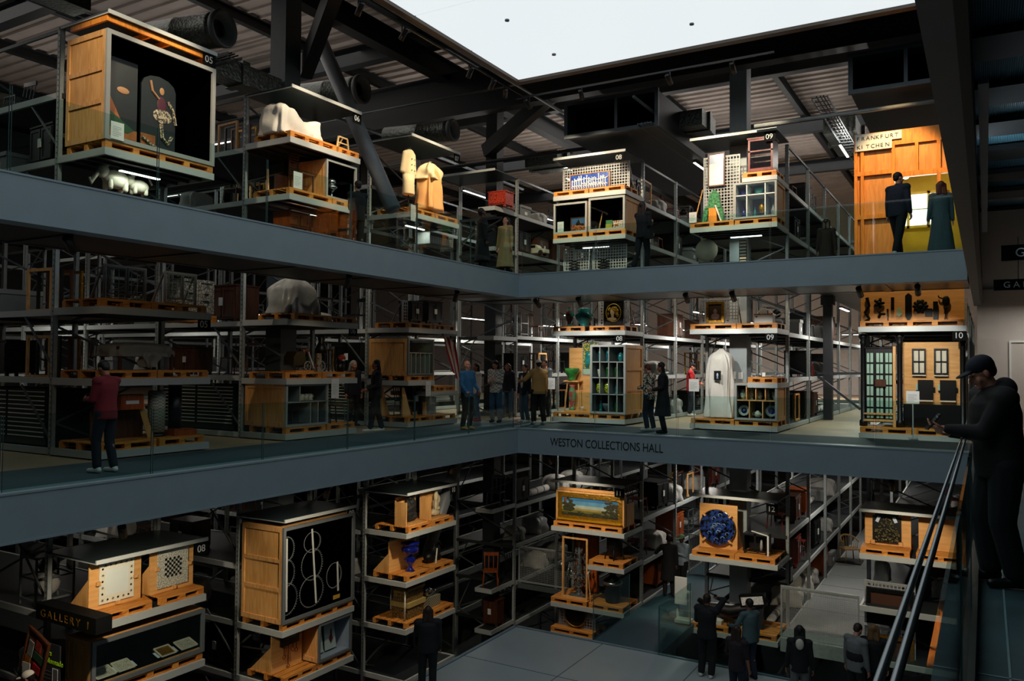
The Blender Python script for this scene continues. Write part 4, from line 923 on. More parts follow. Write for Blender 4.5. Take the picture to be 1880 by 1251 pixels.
MB().box(.04, w_ - .04, .04, .5, .4, .415).build('inner_shelf', 'grey', t)
pallet(f, .0, .02, 5.27, 1.15, 1.1, 'under the green chair and mesh panel with the mirror')
meshpanel(f, .2, .55, 5.27 + T_, .98, 1.82, 'tall pale mesh panel behind the green chair carrying the mirror')
v0, z1 = vz('9', 1300, 283, .5); v1, z0 = vz('9', 1331, 341, .5)
t = thing('wall_mirror', 'dark framed mirror hung on the tall mesh panel', 'mirror', (v0, .49, z0), frame=f); w_ = v1 - v0; h_ = z1 - z0
MB().frame(0, w_, 0, h_, .035, -.02, .03).build('frame', 'brown', t); MB().box(.03, w_ - .03, 0, .01, .03, h_ * .68).build('white_sheet', 'white', t); MB().box(.03, w_ - .03, 0, .01, h_ * .68, h_ - .03).build('mirror_glass', 'silver', t)
v0, _ = vz('9', 1290, 405, .3)
t = thing('sculptural_chair', 'tall green glazed sculptural chair with an orange panel', 'chair', (.53, .3, 5.27 + T_), frame=f)
grn = mat('mottled_green_weave', '#3d8a52', .5, kind='spots', scale=20, color2='#1d5a34')
MB().prism([(-.17, .45), (.17, .45), (.12, .82), (.07, .84), (.04, .9), (-.04, .9), (-.07, .84), (-.13, .82)], .06, Matrix.Translation((0, .1, 0))).build('backrest', grn, t)
MB().prism([(-.3, 0), (-.2, 0), (-.1, .45), (-.24, .42)], .08).build('side_panel', grn, t); MB().prism([(.2, 0), (.3, 0), (.24, .42), (.1, .45)], .08).build('side_panel', grn, t)
MB().box(-.11, .1, -.03, .02, 0, .4).build('orange_panel', 'orange', t); MB().bar((.08, -.06, .46), (.24, -.08, .02), .06, .02).build('white_strap', 'white', t); MB().box(-.2, .2, -.02, .2, .4, .45).build('seat', grn, t)
label_card(f, -.02, -.0, 5.27 + T_, .2, .28, 'white label card left of the green chair')
MB2 = thing('leaning_pole', 'thin pale pole leaning against the tall mesh panel', 'pole', (.05, .2, 5.42), frame=f); MB().bar((0, 0, 0), (.14, .3, .95), .02).build('pole', 'timber', MB2)
wh = 'white'
c = crate(f, 1.16, .0, 5.27 + T_ * 0 + .141, 1.07, 1.0, .93, 'white compartment crate with blue glass vessels on the upper middle rack', front='frame', inside=mat('pale_lilac_lining', '#b9bcd0', .7), fw=.05, battens=1, shelves=(.6,), cols=((.32, .05, .88), (.78, .05, .88), ))
pallet(f, 1.18, .02, 5.27, 1.05, 1.0, 'under the white compartment crate')
zb_ = 5.27 + .141 + .06
for x, z, pr, m, lb, s in ((1.34, 0, 'bottle', 'blue', 'deep blue glass bottle in the lower left compartment', 1), (1.62, 0, 'bottle', 'cyan', 'pale blue glass bird bottle in the lower middle compartment', .9), (1.8, .1, 'jar', 'gold', 'mottled ochre vase in the lower middle compartment', 1), (2.08, 0, 'bottle', 'plastic', 'clear glass stem in the lower right compartment', 1.2), (1.33, .56, 'bowl', 'blue', 'blue bowl in the upper left compartment', .7), (1.72, .56, 'bowl', 'cyan', 'wide flat blue dish in the upper middle compartment', .9)):
    vase(f, (x, .3, zb_ + z), VP[pr], m, lb + ' of the white crate', sc=s)
v, z = vz('9', 1297, 460, .5)
t = thing('round_disc', 'pale round disc leaning behind the upper glass below the green chair', 'disc', (v, .5, z), frame=f)
MB().lathe([(.001, -.02), (.3, -.02), (.3, .02), (.001, .02)], n=32, mx=Matrix.Rotation(PI / 2, 4, 'X')).build('disc_face', mat('parchment_disc', '#b9b39c', .7, amt=.2), t, True); MB().box(-.2, .2, -.05, .3, -.36, -.32).build('foot_rail', 'darksteel', t)
v0, z0 = vz('9', 1364, 474, .5)
t = thing('striped_totem', 'narrow black and cream striped column behind the upper glass', 'column', (v0, .5, 3.99), frame=f); g = MB().box(-.1, .1, 0, .03, 0, .95); g.build('dark_post', 'brown', t)
g = MB()
for k in range(11): g.box(-.08, .08, -.02, 0, .04 + .083 * k, .085 + .083 * k)
g.build('cream_bars', 'cream', t)
# ======== kitchen on the upper level
y0 = 20.9
pL = at(1568, 243, y=y0)
t = thing('timber_room_frame', 'orange timber framed room wall with a bright kitchen window opening', 'room set', (pL.x, y0, ZU)); hK = 3.26; wK = 2.5
g = MB().box(0, wK, 0, .1, 0, .12).box(0, wK, 0, .1, hK - .35, hK)
sx = [0, .16, 1.12]
def kx(px, py=300): return at(px, py, y=y0).x - pL.x
def kz(py, px=1620): return at(px, py, y=y0).z - ZU
xs = {'a': kx(1568), 'b': kx(1580), 'c': kx(1637), 'd': kx(1680), 'e': kx(1720)}
for x in (0, xs['b']): g.box(x, x + .07, -.01, .1, 0, hK - .35)
zT = kz(275); zM = kz(318, 1600); zM2 = kz(318, 1680); zW = kz(398, 1600)
g.box(xs['c'], xs['c'] + .07, -.01, .1, zM2, hK - .35).box(xs['d'], xs['d'] + .07, -.01, .1, zM2, hK - .35).box(xs['e'], xs['e'] + .08, -.01, .1, 0, hK - .35)
for z in (zM, zW): g.box(0, xs['c'], -.012, .1, z - .05, z + .05)
g.box(xs['c'], wK, -.012, .1, zM2 - .06, zM2 + .06).box(xs['c'] - .0, xs['c'] + .07, -.01, .1, 0, zM2)
g.build('stud_frame', 'orange', t)
MB().box(0, xs['c'], .06, .09, 0, hK).box(xs['c'], wK, .06, .09, zM2, hK).build('plywood_skin', mat('orange_plywood', '#e0964a', .55, kind='wood', scale=4, color2='#c47a30'), t)  # wall skin in a deeper orange than the other plywood
b = MB().box(.03, kx(1656), -.04, -.02, hK - .22, hK - .02).box(.03, kx(1638), -.04, -.02, hK - .42, hK - .22).build('sign_board', 'white', t)
def tiles(word, x, z, st, h):
    for i, ch in enumerate(word): text_obj('sign_letter', ch, h, 'textd', b, Matrix.Translation((x + i * st, -.045, z)))
st = (kx(1652) - .06) / 9
tiles('FRANKFURT', .06, hK - .17, st, .13); tiles('KITCHEN', .06, hK - .37, st, .13)
# kitchen interior: yellow walls, lit window, ball lamp
yel = mat('yellow_kitchen_paint', '#a99322', .6)
k = MB().box(xs['c'], 4, 2.6, 2.65, 0, hK).box(xs['c'] - .05, xs['c'], .1, 2.65, 0, hK).box(xs['c'], 4, .1, 2.65, hK - .5, hK - .45).build('room_walls', yel, t)
a0 = at(1660, 350, y=y0 + 2.5); a1 = at(1732, 410, y=y0 + 2.5)
wx0, wx1, wz0, wz1 = at(1652, 355, y=y0 + 2.5).x - pL.x, at(1738, 355, y=y0 + 2.5).x - pL.x, at(1690, 418, y=y0 + 2.5).z - ZU, at(1690, 352, y=y0 + 2.5).z - ZU
wf = MB().frame(wx0, wx1, wz0, wz1, .06, 2.48, 2.56); 
for q in (.18, .62): wf.box(wx0 + (wx1 - wx0) * q - .03, wx0 + (wx1 - wx0) * q + .03, 2.48, 2.56, wz0, wz1)
wf = wf.build('window_frame', mat('ochre_window_frame', '#b8a23c', .5), t)
MB().box(wx0 + .06, wx1 - .06, 2.52, 2.54, wz0 + .06, wz1 - .06).build('window_pane', emit('daylit_pane', '#fffbee', 2.2), wf)
MB().box(wx0, wx1, 2.47, 2.5, (wz0 + wz1) / 2, (wz0 + wz1) / 2 + .02).build('glazing_bar', 'yellow', wf)
c_ = at(1663, 323, y=y0 + 1.2)
lp = MB().ell((c_.x - pL.x, 1.2, c_.z - ZU), .085, 16, 12).build('ball_lamp', emit('ball_lamp_glow', '#fff2cf', 5), t, True)
lamp('POINT', 'ball_lamp_light', (c_.x, y0 + 1.0, c_.z - .1), None, 60, (1, .85, .5), .08)
lamp('AREA', 'kitchen_window_light', (pL.x + (wx0 + wx1) / 2, y0 + 2.3, ZU + 1.4), (pL.x + (wx0 + wx1) / 2, y0, ZU + 1.2), 40, (1, .95, .8), 1.0)  # unseen area lamp added to stand for the window's light
MB().box(xs['c'] + .1, 2.4, 2.1, 2.45, .0, .75).build('kitchen_counter', yel, t)
lamp('SPOT', 'kitchen_wash', (-1.6, 18.9, 8.7), (-1.8, 20.9, 5.6), 850, (1, .66, .3), .1, .9)  # added spot without a fixture, brightens the kitchen front
# ======== left rack 05, middle
f = F['5']
Z1, Z2, Z0 = 2.57, 1.35, .13
pallet(f, -.0 + .02, .05, Z1, .95, 1.1, 'under the left dark grid panel of the nearest middle rack'); pallet(f, 1.0, .05, Z1, 1.15, 1.1, 'under the right dark grid panel of the nearest middle rack')
for i, (px0, px1, side) in enumerate(((193, 272, 'left'), (305, 378, 'right'))):
    v0, _ = vz('5', px0, 500, .35); v1, _ = vz('5', px1, 500, .35)
    t = meshpanel(f, v0, .4, Z1 + T_, min(v1, 2.2) - v0, .62, '%s dark grid panel with glazed frames on the nearest middle rack' % side, pitch=.12, thick=.01)
    q = (min(v1, 2.2) - v0); MB().frame(.06, q / 2, .1, .58, .025, -.05, -.02).frame(q / 2 + .02, q - .06, .1, .58, .025, -.05, -.02).build('window_sash', 'galvd', t); MB().box(.08, q - .08, -.035, -.03, .12, .56).build('sash_pane', 'glassc', t)
p0 = at(378, 562, y=9.6)
t = thing('carved_chest', 'grey carved geometric chest at the right of the nearest middle rack', 'chest', (2.35, 1.0, Z1 + .02), frame=f)
MB().box(0, .75, 0, .7, .02, .72).frame(0, .36, .04, .7, .04, -.02, 0).frame(.38, .75, .04, .7, .04, -.02, 0).frame(.1, .26, .3, .46, .02, -.03, 0).frame(.48, .64, .3, .46, .02, -.03, 0).build('chest_body', mat('carved_grey_stone', '#8f8e86', .7, kind='voronoi', scale=14, color2='#3b3b38', bump=.5), t)
t2 = pallet(f, 2.3, .95, Z1 - .12, .85, .8, 'under the grey carved chest in the aisle')
pallet(f, .02, .05, Z2, 1.1, 1.1, 'under the left half of the cloth covered table'); pallet(f, 1.14, .05, Z2, 1.08, 1.1, 'under the right half of the cloth covered table')
t = thing('draped_table', 'dark wooden table half covered by a grey cloth on the nearest middle rack', 'table', (.6, .4, Z2 + T_), frame=f)
MB().box(0, 1.15, 0, .6, .36, .42).build('tabletop', 'brown', t)
for x in (.03, 1.08):
    for y in (.03, .53): MB().bar((x + .02, y, 0), (x + .02, y, .36), .05).build('leg', 'brown', t)
o = drape(1.22, .7, .26, folds=8, amp=.02, seed=2, top=.7, flare=.03).build('grey_cloth', 'sheetd', t, True); o.location = (.55, .3, .24)
o = drape(.4, .25, .3, folds=4, amp=.03, seed=5, top=.6, flare=-.5).build('hanging_cloth_end', 'sheetd', t, True); o.location = (.6, -.02, .05)
# base
pallet(f, .02, .05, Z0, 1.12, 1.1, 'under the timber easel with an orange box'); pallet(f, 1.2, .05, Z0, .95, 1.1, 'under the pale ribbed cylinder')
t = thing('timber_easel', 'timber easel holding an orange box beside the maroon jumper', 'easel', (.25, .3, Z0 + T_), frame=f)
MB().bar((.0, 0, 0), (.0, .1, .92), .05, .12).bar((0, .05, .9), (.16, .5, 0), .05).build('left_frame', 'ply', t); MB().bar((.95, 0, 0), (.75, .1, .78), .04, .1).build('right_frame', 'ply', t); MB().box(0, 1.0, .3, .34, 0, .5).build('back_sheet', 'brown', t)
MB().box(.35, .8, .0, .3, .52, .78).build('orange_box', 'orangewood', t); MB().box(.45, .7, -.005, 0, .62, .68).build('white_tag', 'white', t)
t = thing('ribbed_cylinder', 'pale ribbed cylinder with pierced pattern on the nearest middle rack', 'cylinder', (1.42, .45, Z0 + T_), frame=f)
MB().lathe([(.15, .08), (.15, .82), (.13, .84)], n=28).build('pierced_drum', mat('pierced_cream_drum', '#c4c6b6', .5, kind='checker', scale=34, color2='#8b8f82'), t, True); MB().lathe([(.16, 0), (.16, .03), (.11, .08)], n=20).build('base', 'black', t, True)
t = thing('dark_cylinder', 'tall dark post form standing right of the pale ribbed cylinder', 'cylinder', (1.85, .5, Z0 + T_), frame=f); MB().lathe([(.12, 0), (.12, .9)], n=20).build('drum', mat('deep_blue_black', '#141a24', .4), t, True)
MB().lathe([(.13, .9), (.13, .94)], n=20).build('rim', 'black', t)
t = thing('timber_block', 'low timber block right of the dark post form', 'block', (1.62, .2, Z0 + T_), frame=f); MB().box(0, .5, 0, .3, 0, .1).box(.05, .45, .05, .25, .1, .12).build('block_body', 'orangewood', t)
# flat file cabinets with pale drawer edges
def flatfile(fr, v, u, z, w, d, h, n, label):
    t = thing('drawer_cabinet', label, 'drawer cabinet', (v, u, z), frame=fr)
    MB().box(0, d, .012, w, 0, h).build('casing', 'greenmetal', t)
    for k in range(n):
        zz = .12 + (h - .2) * k / n
        q = MB().box(0.05, w - .05, 0, .012, zz, zz + (h - .2) / n - .03)
        q = MB().add([Vector((y, x, zz2)) for x, y, zz2 in ()], []) if False else q
        dr = q.build('drawer', 'greenmetal', t); MB().box(.06, w - .06, -.012, 0, zz + (h - .2) / n - .05, zz + (h - .2) / n - .03).build('drawer_pull', 'white', dr)
    return t
# their fronts face the aisle: rotate the frame so that the local front looks along the aisle normal (-v)
def aisle(row, v, u, z):          # frame on the near side of a rack: x goes along the run towards its end, y across
    return F[row] @ Matrix.Translation((v, u, z)) @ Matrix.Rotation(-PI / 2, 4, 'Z')
for row, us_, ws, lb in (('5', 4.2, 2.5, 'first dark green cabinet of flat drawers at the left edge of the middle level'), ('6', 4.2, 2.5, 'second dark green cabinet of flat drawers behind the nearest middle rack'), ('7', 4.2, 2.4, 'third dark green cabinet of flat drawers behind the second middle rack')):
    a = aisle(row, .1, us_, .13); t = thing('drawer_cabinet', lb, 'drawer cabinet', frame=a)
    MB().box(0, ws, .012, .9, 0, 1.0).build('casing', 'greenmetal', t)
    for s_ in (0, 1):
        x0 = .03 + s_ * ws / 2
        for k in range(11):
            zz = .1 + .08 * k; dr = MB().box(x0, x0 + ws / 2 - .06, 0, .011, zz, zz + .07).build('drawer', 'greenmetal', t); MB().box(x0 + .02, x0 + ws / 2 - .08, -.014, 0, zz + .045, zz + .06).build('drawer_pull', 'white', dr)
# ======== left rack 06, middle
f = F['6']
pallet(f, .25, .05, Z1, 1.0, 1.1, 'under the plastic wrapped object of the second middle rack'); pallet(f, 1.28, .05, Z1, .93, 1.1, 'right of the plastic wrapped object of the second middle rack')
o = drape(.95, .7, .78, folds=7, amp=.03, seed=8, top=.72, flare=.12, hf=lambda x: 1.1 - .35 * abs(x - .45)).build('wrapped_object', 'plastic', None, True); tag(o, 'tall object wrapped in milky plastic on the second middle rack', 'wrapped object'); place(o, f, (.75, .6, Z1 + T_))
chair(f, (1.7, .7, Z1 + T_), 'dark chair beside the plastic wrapped object', 'black')
Z2 = 1.3
for k in range(2): pallet(f, .02 + 1.12 * k, .05, Z2, 1.08, 1.1, ('under the toy carriage' if k == 0 else 'under the dark bust and red mask') + ' of the second middle rack')
t = thing('toy_carriage', 'small antique carriage model with spoked wheels on the second middle rack', 'model carriage', (.75, .4, Z2 + T_ + .03), frame=f)
MB().prism([(-.3, .12), (-.3, .3), (-.2, .42), (.02, .42), (.08, .2), (.3, .16), (.3, .1)], .3, Matrix.Translation((0, -.15, 0))).build('carriage_body', mat('brassy_black_body', '#4a3c1c', .25, .6), t)
MB().bar((.12, -.16, .42), (.3, -.16, .05), .03, .02).build('slanting_tube', 'white', t); MB().tube([(.0 + .12 * math.cos(a), -.16, .35 + .12 * math.sin(a)) for a in [k * .4 for k in range(8)]], .012, 6).build('hood_hoop', 'redwood', t)
for x in (.1, .55):
    for y in (-.17, .17):
        wl = MB().tube([(x + .1 * math.cos(a), y, .1 + .1 * math.sin(a)) for a in [k * PI / 8 for k in range(16)]], .012, 6, True)
        for k in range(6): wl.bar((x, y, .1), (x + .1 * math.cos(k * PI / 3), y, .1 + .1 * math.sin(k * PI / 3)), .008)
        wl.build('spoked_wheel', 'frame', t)
MB().box(.1, .6, -.1, .1, .08, .13).build('chassis', 'redwood', t)
MB().box(-.3, .25, -.22, .22, -.03, -.0).build('orange_tray', 'orange', t)
t = thing('dark_bust', 'dark winged bust on a thin pale pole, second middle rack', 'bust', (1.45, .4, Z2 + T_), frame=f)
MB().lathe([(.09, 0), (.09, .01), (.012, .02), (.012, .42)], n=12).build('pole_stand', 'frame', t); MB().lathe([(.12, .42), (.15, .5), (.1, .62), (.06, .68), (.09, .76), (.02, .86)], n=14).ell((0, 0, .8), (.13, .05, .05)).build('bust', 'black', t, True)
t = thing('mask_head', 'dark head with a red and white mask at the right end, second middle rack', 'mask', (1.98, .3, Z2 + T_), frame=f)
MB().lathe([(.09, 0), (.1, .1), (.09, .18), (.05, .22)], n=14).ell((0, 0, .26), (.1, .11, .13)).build('head', 'black', t, True); MB().ell((0, -.05, .32), (.1, .08, .08)).build('red_crown', 'red', t, True); MB().ell((0, -.1, .27), (.05, .03, .03)).build('white_eye_band', 'white', t, True)
pallet(f, .05, .05, Z0, 1.2, 1.1, 'under the crate with a small chair of the second middle rack'); pallet(f, 1.3, .05, Z0, .92, 1.1, 'under the wire chairs of the second middle rack')
crate(f, .04, .04, Z0 + T_, 1.28, 1.25, .92, 'plywood crate with grey compartments holding a small chair and bottle', fw=.05, battens=1, inside=mat('slate_lining', '#6f777d', .7), shelves=(.52,), cols=((.42, .52, .88), (.75, .05, .52), (.98, .05, .52)), inner='frame')
chair(f, (.5, .4, Z0 + T_ + .06), 'small red brown chair in the lower left compartment of the slate crate', 'redwood', .3, .62)
vase(f, (1.15, .25, Z0 + T_ + .06), VP['fig'], mat('red_glass', '#9c2a2a', .2), 'red and white bottle in the lower right compartment of the slate crate')
for x, k in ((.68, 1), (.82, 2), (.95, 3)):
    t = MB().lathe([(.07, 0), (.06, .04), (.09, .1)], n=10).ell((0, 0, .1), (.06, .09, .05)).build('ceramic_figure', 'cream', None, True); tag(t, 'white tangled ceramic figure in the upper compartment of the slate crate', 'figure', 'ceramic figures in the slate crate'); place(t, f, (x - .0, .25, Z0 + T_ + .54))
label_card(f, 1.34, -.03, 1.0 - .15 + .0, .24, .44, 'curling white label card hanging right of the slate crate')
chair(f, (1.6, .4, Z0 + T_), 'wire chair with crossed legs, left of two on the second middle base', 'iron', .4, .9); chair(f, (1.95, .5, Z0 + T_), 'wire chair with crossed legs, right of two on the second middle base', 'galvd', -.3, .95)
# ======== left rack 07, middle
f = F['7']
pallet(f, .05, .05, Z1, 1.05, 1.1, 'left one on the top shelf of the third middle rack'); pallet(f, 1.15, .05, Z1, 1.05, 1.1, 'right one on the top shelf of the third middle rack')
meshpanel(f, .35, .5, Z1 + T_, .7, .6, 'small pale mesh panel at the left of the third middle rack top')
cabinet(f, (.85, .6, Z1 + T_), .5, .4, .6, 'left dark cabinet on the top shelf of the third middle rack', 'black'); cabinet(f, (1.65, .6, Z1 + T_), .7, .45, .66, 'right dark cabinet on the top shelf of the third middle rack', 'black')
crate(f, .02, .02, 1.2 + T_, 1.12, 1.3, .95, 'plywood crate with tall slotted glass compartments on the third middle rack', fw=.05, battens=1, inside=mat('slate_lining', '#6f777d', .7), shelves=(.58,), cols=tuple((.15 + .2 * k, .05, .58) for k in range(5)), inner='frame', front='grey')
pallet(f, .02, .05, 1.2, 1.1, 1.1, 'under the slotted glass crate'); pallet(f, 1.2, .05, .9, 1.0, 1.1, 'under the tall mottled panel right of the slotted crate')
t = thing('mottled_panel', 'tall mottled grey brown panel standing right of the slotted crate', 'panel', (1.2, .4, .9 + T_), frame=f); MB().box(0, .42, 0, .06, 0, 1.15).build('panel_sheet', mat('mottled_stone', '#7a7263', .8, amt=.6, scale=9, bump=.5), t); MB().box(.42, .45, -.02, .07, 0, 1.15).build('edge_batten', 'timber', t)
t = thing('striped_flag', 'red and white striped flag hanging at the end of the third middle rack', 'flag', (1.45, -.05, .98), frame=f)
nx, nz = 14, 20; pts = [(.0, 1.35), (.62, 1.35), (1.0, .3), (.72, .3)]
for s_ in range(7):
    g = MB(); vs = []
    for j in range(nz + 1):
        q = j / nz
        for i in range(3):
            u_ = (s_ + i / 2) / 7
            # stripes run down the cloth slantwise
            xa = .0 + .5 * q; w_ = .62 - .3 * q
            a_ = (u_ * 1.0); z = 1.35 - 1.05 * q - .25 * (u_ - .5); x = xa + w_ * a_
            vs.append((x, .03 * math.sin(9 * a_ + 3 * q), z))
    fs = [(j * 3 + i, j * 3 + i + 1, (j + 1) * 3 + i + 1, (j + 1) * 3 + i) for j in range(nz) for i in range(2)]
    b_ = len(vs); vs += [(x, y + .006, z) for x, y, z in vs]; fs += [tuple(k + b_ for k in reversed(q)) for q in list(fs)]
    g.add(vs, fs); g.build('flag_stripe', mat('flag_red', '#a3222c', .8) if s_ % 2 == 0 else mat('flag_white', '#cfcac2', .8), t, True)
MB().box(-.02, .66, -.02, .03, 1.44, 1.48).build('flag_rod', 'darksteel', t)
for k in range(2): pallet(f, .05 + 1.1 * k, .05, Z0, 1.06, 1.1, ('left' if k == 0 else 'right') + ' one on the base of the third middle rack')
t = thing('timber_stand', 'triangular plywood stand with a dark chair on the third middle base', 'stand', (.05, .2, Z0 + T_), frame=f)
MB().prism([(0, 0), (.35, 0), (.05, .75), (0, .75)], .04).build('triangular_side', 'ply', t); MB().prism([(0, 0), (.35, 0), (.05, .75), (0, .75)], .04, Matrix.Translation((0, .7, 0))).build('triangular_side', 'ply', t); MB().box(.95, 1.03, 0, .08, 0, .35).build('timber_post', 'timber', t)
chair(f, (.5, .5, Z0 + T_), 'dark upright chair in the triangular plywood stand', 'brown', .2, .9); cabinet(f, (1.0, .7, Z0 + T_), .4, .4, .8, 'dark cabinet behind the white label on the third middle base', 'black', name='cabinet')
label_card(f, .72, -.03, .78, .22, .4, 'curling white label card on the third middle rack')
o = drape(.4, .35, .7, folds=5, amp=.02, seed=12, flare=.1).build('wrapped_figure', mat('bluish_plastic_wrap', '#8d9ca2', .3, amt=.3, bump=.6), None, True); tag(o, 'slender figure in bluish plastic at the right of the third middle base', 'wrapped object'); place(o, f, (1.5, .5, Z0 + T_))
# ======== back rack 08, middle
f = F['8']
pallet(f, .0, .05, 2.6, 1.0, 1.0, 'under the two green blue vessels, middle back rack 08'.replace(' 08', '')); pallet(f, 1.15, .05, 2.6, 1.05, 1.0, 'under the round gold portrait plate')
vase(f, (.38, .35, 2.6 + T_), [(.12, 0), (.1, .04), (.06, .1), (.12, .25), (.13, .35), (.08, .5), (.05, .56), (.07, .6)], mat('brown_blue_glaze', '#2f7a78', .15, kind='spots', scale=7, color2='#7a3a1c', coat=.6), 'tall blue vase with a brown foot on the middle back rack')
vase(f, (.82, .4, 2.6 + T_), [(.16, 0), (.1, .05), (.22, .18), (.27, .32), (.16, .42), (.2, .5), (.12, .54)], 'cyan', 'wide turquoise lidded bowl beside the tall blue vase', n=24)
meshpanel(f, 1.22, .5, 2.6 + T_, .95, .78, 'pale mesh panel behind the round gold portrait plate')
t = thing('roundel_picture', 'black framed roundel of a golden portrait head on the middle back rack', 'picture', (1.42, .4, 2.6 + T_ + .02), frame=f)
MB().frame(0, .6, 0, .72, .05, 0, .05).build('frame', 'iron', t); MB().box(.05, .55, .02, .03, .05, .67).build('black_field', 'black', t)
Ry = Matrix.Rotation(PI / 2, 4, 'X')
MB().tube([(.3 + .225 * math.cos(a), .01, .36 + .25 * math.sin(a)) for a in [k * PI / 16 for k in range(32)]], .012, 6, True).build('gold_ring', mat('gold_line', '#c9a92c', .4), t, True)
MB().ell((.27, .012, .38), (.07, .012, .1)).ell((.27, .014, .27), (.045, .012, .08)).ell((.25, .012, .18), (.15, .012, .05)).build('pale_face', mat('portrait_ivory', '#d8c394', .5), t, True)
MB().ell((.33, .01, .46), (.1, .012, .08)).ell((.4, .01, .38), (.06, .012, .1)).ell((.18, .01, .46), (.05, .012, .06)).ell((.42, .01, .28), (.05, .01, .05)).ell((.14, .01, .33), (.03, .01, .06)).build('golden_hair', mat('portrait_gold', '#c8a21c', .5, kind='spots', scale=30, color2='#3a2d08'), t, True)
pallet(f, .02, .05, .15, 1.25, 1.1, 'under the orange board with the tall picture'); pallet(f, 1.3, .05, .15, .9, 1.1, 'under the tall glazed case of vases')
t = thing('display_board', 'orange plywood display board with shelf, left of the tall glazed vase case', 'board', (.25, .3, .15 + T_), frame=f)
MB().box(0, 1.05, .3, .33, 0, 1.85).box(.0, .95, 0, .3, 0, .05).build('plywood_back', 'orangewood' if False else 'plyx', t); MB().box(-.05, .45, .02, .3, .86, .9).build('bracket_shelf', 'ply', t); MB().bar((-.04, .1, 0), (.05, .1, .86), .03).bar((.43, .1, 0), (.4, .1, .86), .03).build('shelf_strut', 'timber', t)
t2 = thing('tall_picture', 'tall picture of green and yellow vases fixed on the orange board', 'picture', (.68, .58, 1.35), frame=f)
MB().frame(0, .5, 0, .95, .02, -.0, .02).build('frame', 'frame', t2); MB().box(.02, .48, .01, .018, .02, .93).build('picture_sheet', mat('foliage_print', '#b9a22a', .7, kind='spots', scale=24, color2='#2f5a34'), t2)
MB().lathe([(.05, 0), (.08, .15), (.08, .35), (.05, .5)], (.16, .008, .2), 12, sy=.15).lathe([(.05, 0), (.08, .15), (.05, .4)], (.37, .008, .15), 12, sy=.15).build('painted_vases', 'cyan', t2, True); MB().box(.03, .47, .004, .009, .03, .18).build('pale_strip', mat('pale_green_strip', '#9fc0a8', .7), t2)
vase(f, (.43, .42, .15 + T_ + .9), [(.12, 0), (.1, .04), (.13, .12), (.2, .22), (.22, .34), (.2, .36), (.17, .3)], 'green', 'wide green glazed jardiniere on the bracket shelf', n=24)
vase(f, (.43, .45, .15 + T_ + .05), [(.1, 0), (.08, .06), (.05, .12), (.1, .3), (.11, .5), (.06, .66), (.1, .72)], mat('pink_green_glaze', '#4f9a6a', .2, kind='spots', scale=6, color2='#a84a4a', coat=.5), 'tall green and pink pedestal vase under the jardiniere')
vase(f, (.75, .45, .15 + T_ + .05), VP['bowl'], 'cream', 'small pale dish at the foot of the orange board', sc=.5)
label_card(f, -.02, -.3, .95, .27, .32, 'white label panel on a thin stand left of the green jardiniere', stand=.93)
cw, ch_ = 1.33 - .02, 1.92
v0, z1 = vz('8', 1083, 634); v1, _ = vz('8', 1148, 640); w_ = v1 - v0
cx1 = w_ * .3; cx2 = w_ * .52; cx3 = w_ * .76
rz_ = [.06, .56, 1.02, 1.46]; 
lil = mat('pale_lilac_lining', '#b9bcd0', .7)
crate(f, v0, .02, .15 + T_, w_, 1.3, ch_, 'tall pale glazed case with four rows of coloured vases', fw=.06, battens=3, inside=mat('slate_lining', '#6f777d', .7), shelves=(.54, 1.0, 1.44), cols=((cx1 * .9, .54, 1.88), (cx2, .05, 1.88), (cx3, .05, 1.44)), inner='frame')
yb = .3
zz = .15 + T_
for row_, items in ((3, ((.17, 'tall', 'cyan', 'turquoise'), (.4, 'tall', 'cyan', 'turquoise'), (.76, 'jar', 'cyan', 'dark blue'))), (2, ((.17, 'cup', 'cream', 'white'), (.4, 'tall', 'green', 'green'), (.64, 'tall', 'green', 'green'), (.88, 'tall', 'cyan', 'blue green'))),
                    (1, ((.17, 'jar', 'yellow', 'yellow and green'), (.4, 'jar', 'yellow', 'yellow and green'), (.64, 'fig', 'cyan', 'blue'), (.88, 'fig', 'cyan', 'blue'))), (0, ((.2, 'fig', 'cyan', 'small dark'), (.4, 'bowl', 'grey', 'grey'), (.64, 'tall', 'green', 'green grey'), (.88, 'tall', 'green', 'green grey')))):
    rn = ('bottom', 'third', 'second', 'top')[row_]
    seen = {}
    for q, pr, m, cn in items:
        lb = '%s vase, %s row of the tall glazed case' % (cn, rn); same = sum(1 for it in items if it[3] == cn) > 1
        vase(f, (v0 + w_ * q, yb, zz + (.06, .553, 1.013, 1.453)[row_]), VP[pr], m, lb + (', paired' if same else ''), group=('pair of %s vases' % cn) + ' ' + rn if same else None, sc=1.05 if m != 'yellow' else 1.35)
# ======== back rack 09, middle
f = F['9']
pallet(f, .0, .05, 2.6, 1.2, 1.0, 'under the gold framed portrait on mesh'); pallet(f, 1.22, .05, 2.6, 1.0, 1.0, 'under the white tool box of the middle back rack')
meshpanel(f, .12, .45, 2.6 + T_, 1.05, .68, 'pale mesh panel carrying the small gold framed portrait')
t = thing('framed_portrait', 'small dark portrait in a gold frame on the mesh panel', 'picture', (.32, .38, 2.6 + T_ + .04), frame=f)
MB().frame(0, .48, 0, .56, .07, 0, .05).build('frame', 'gold', t); MB().box(.07, .41, .02, .03, .07, .49).build('dark_canvas', 'canvas', t); MB().ell((.24, .018, .3), (.05, .01, .07)).ell((.24, .018, .17), (.12, .01, .08)).build('painted_sitter', mat('pinkish_grey_paint', '#8a6f66', .7), t, True)
t = thing('tool_box', 'white boxed kit with an orange lid edge on the middle back rack', 'box', (1.6, .3, 2.6 + T_), frame=f)
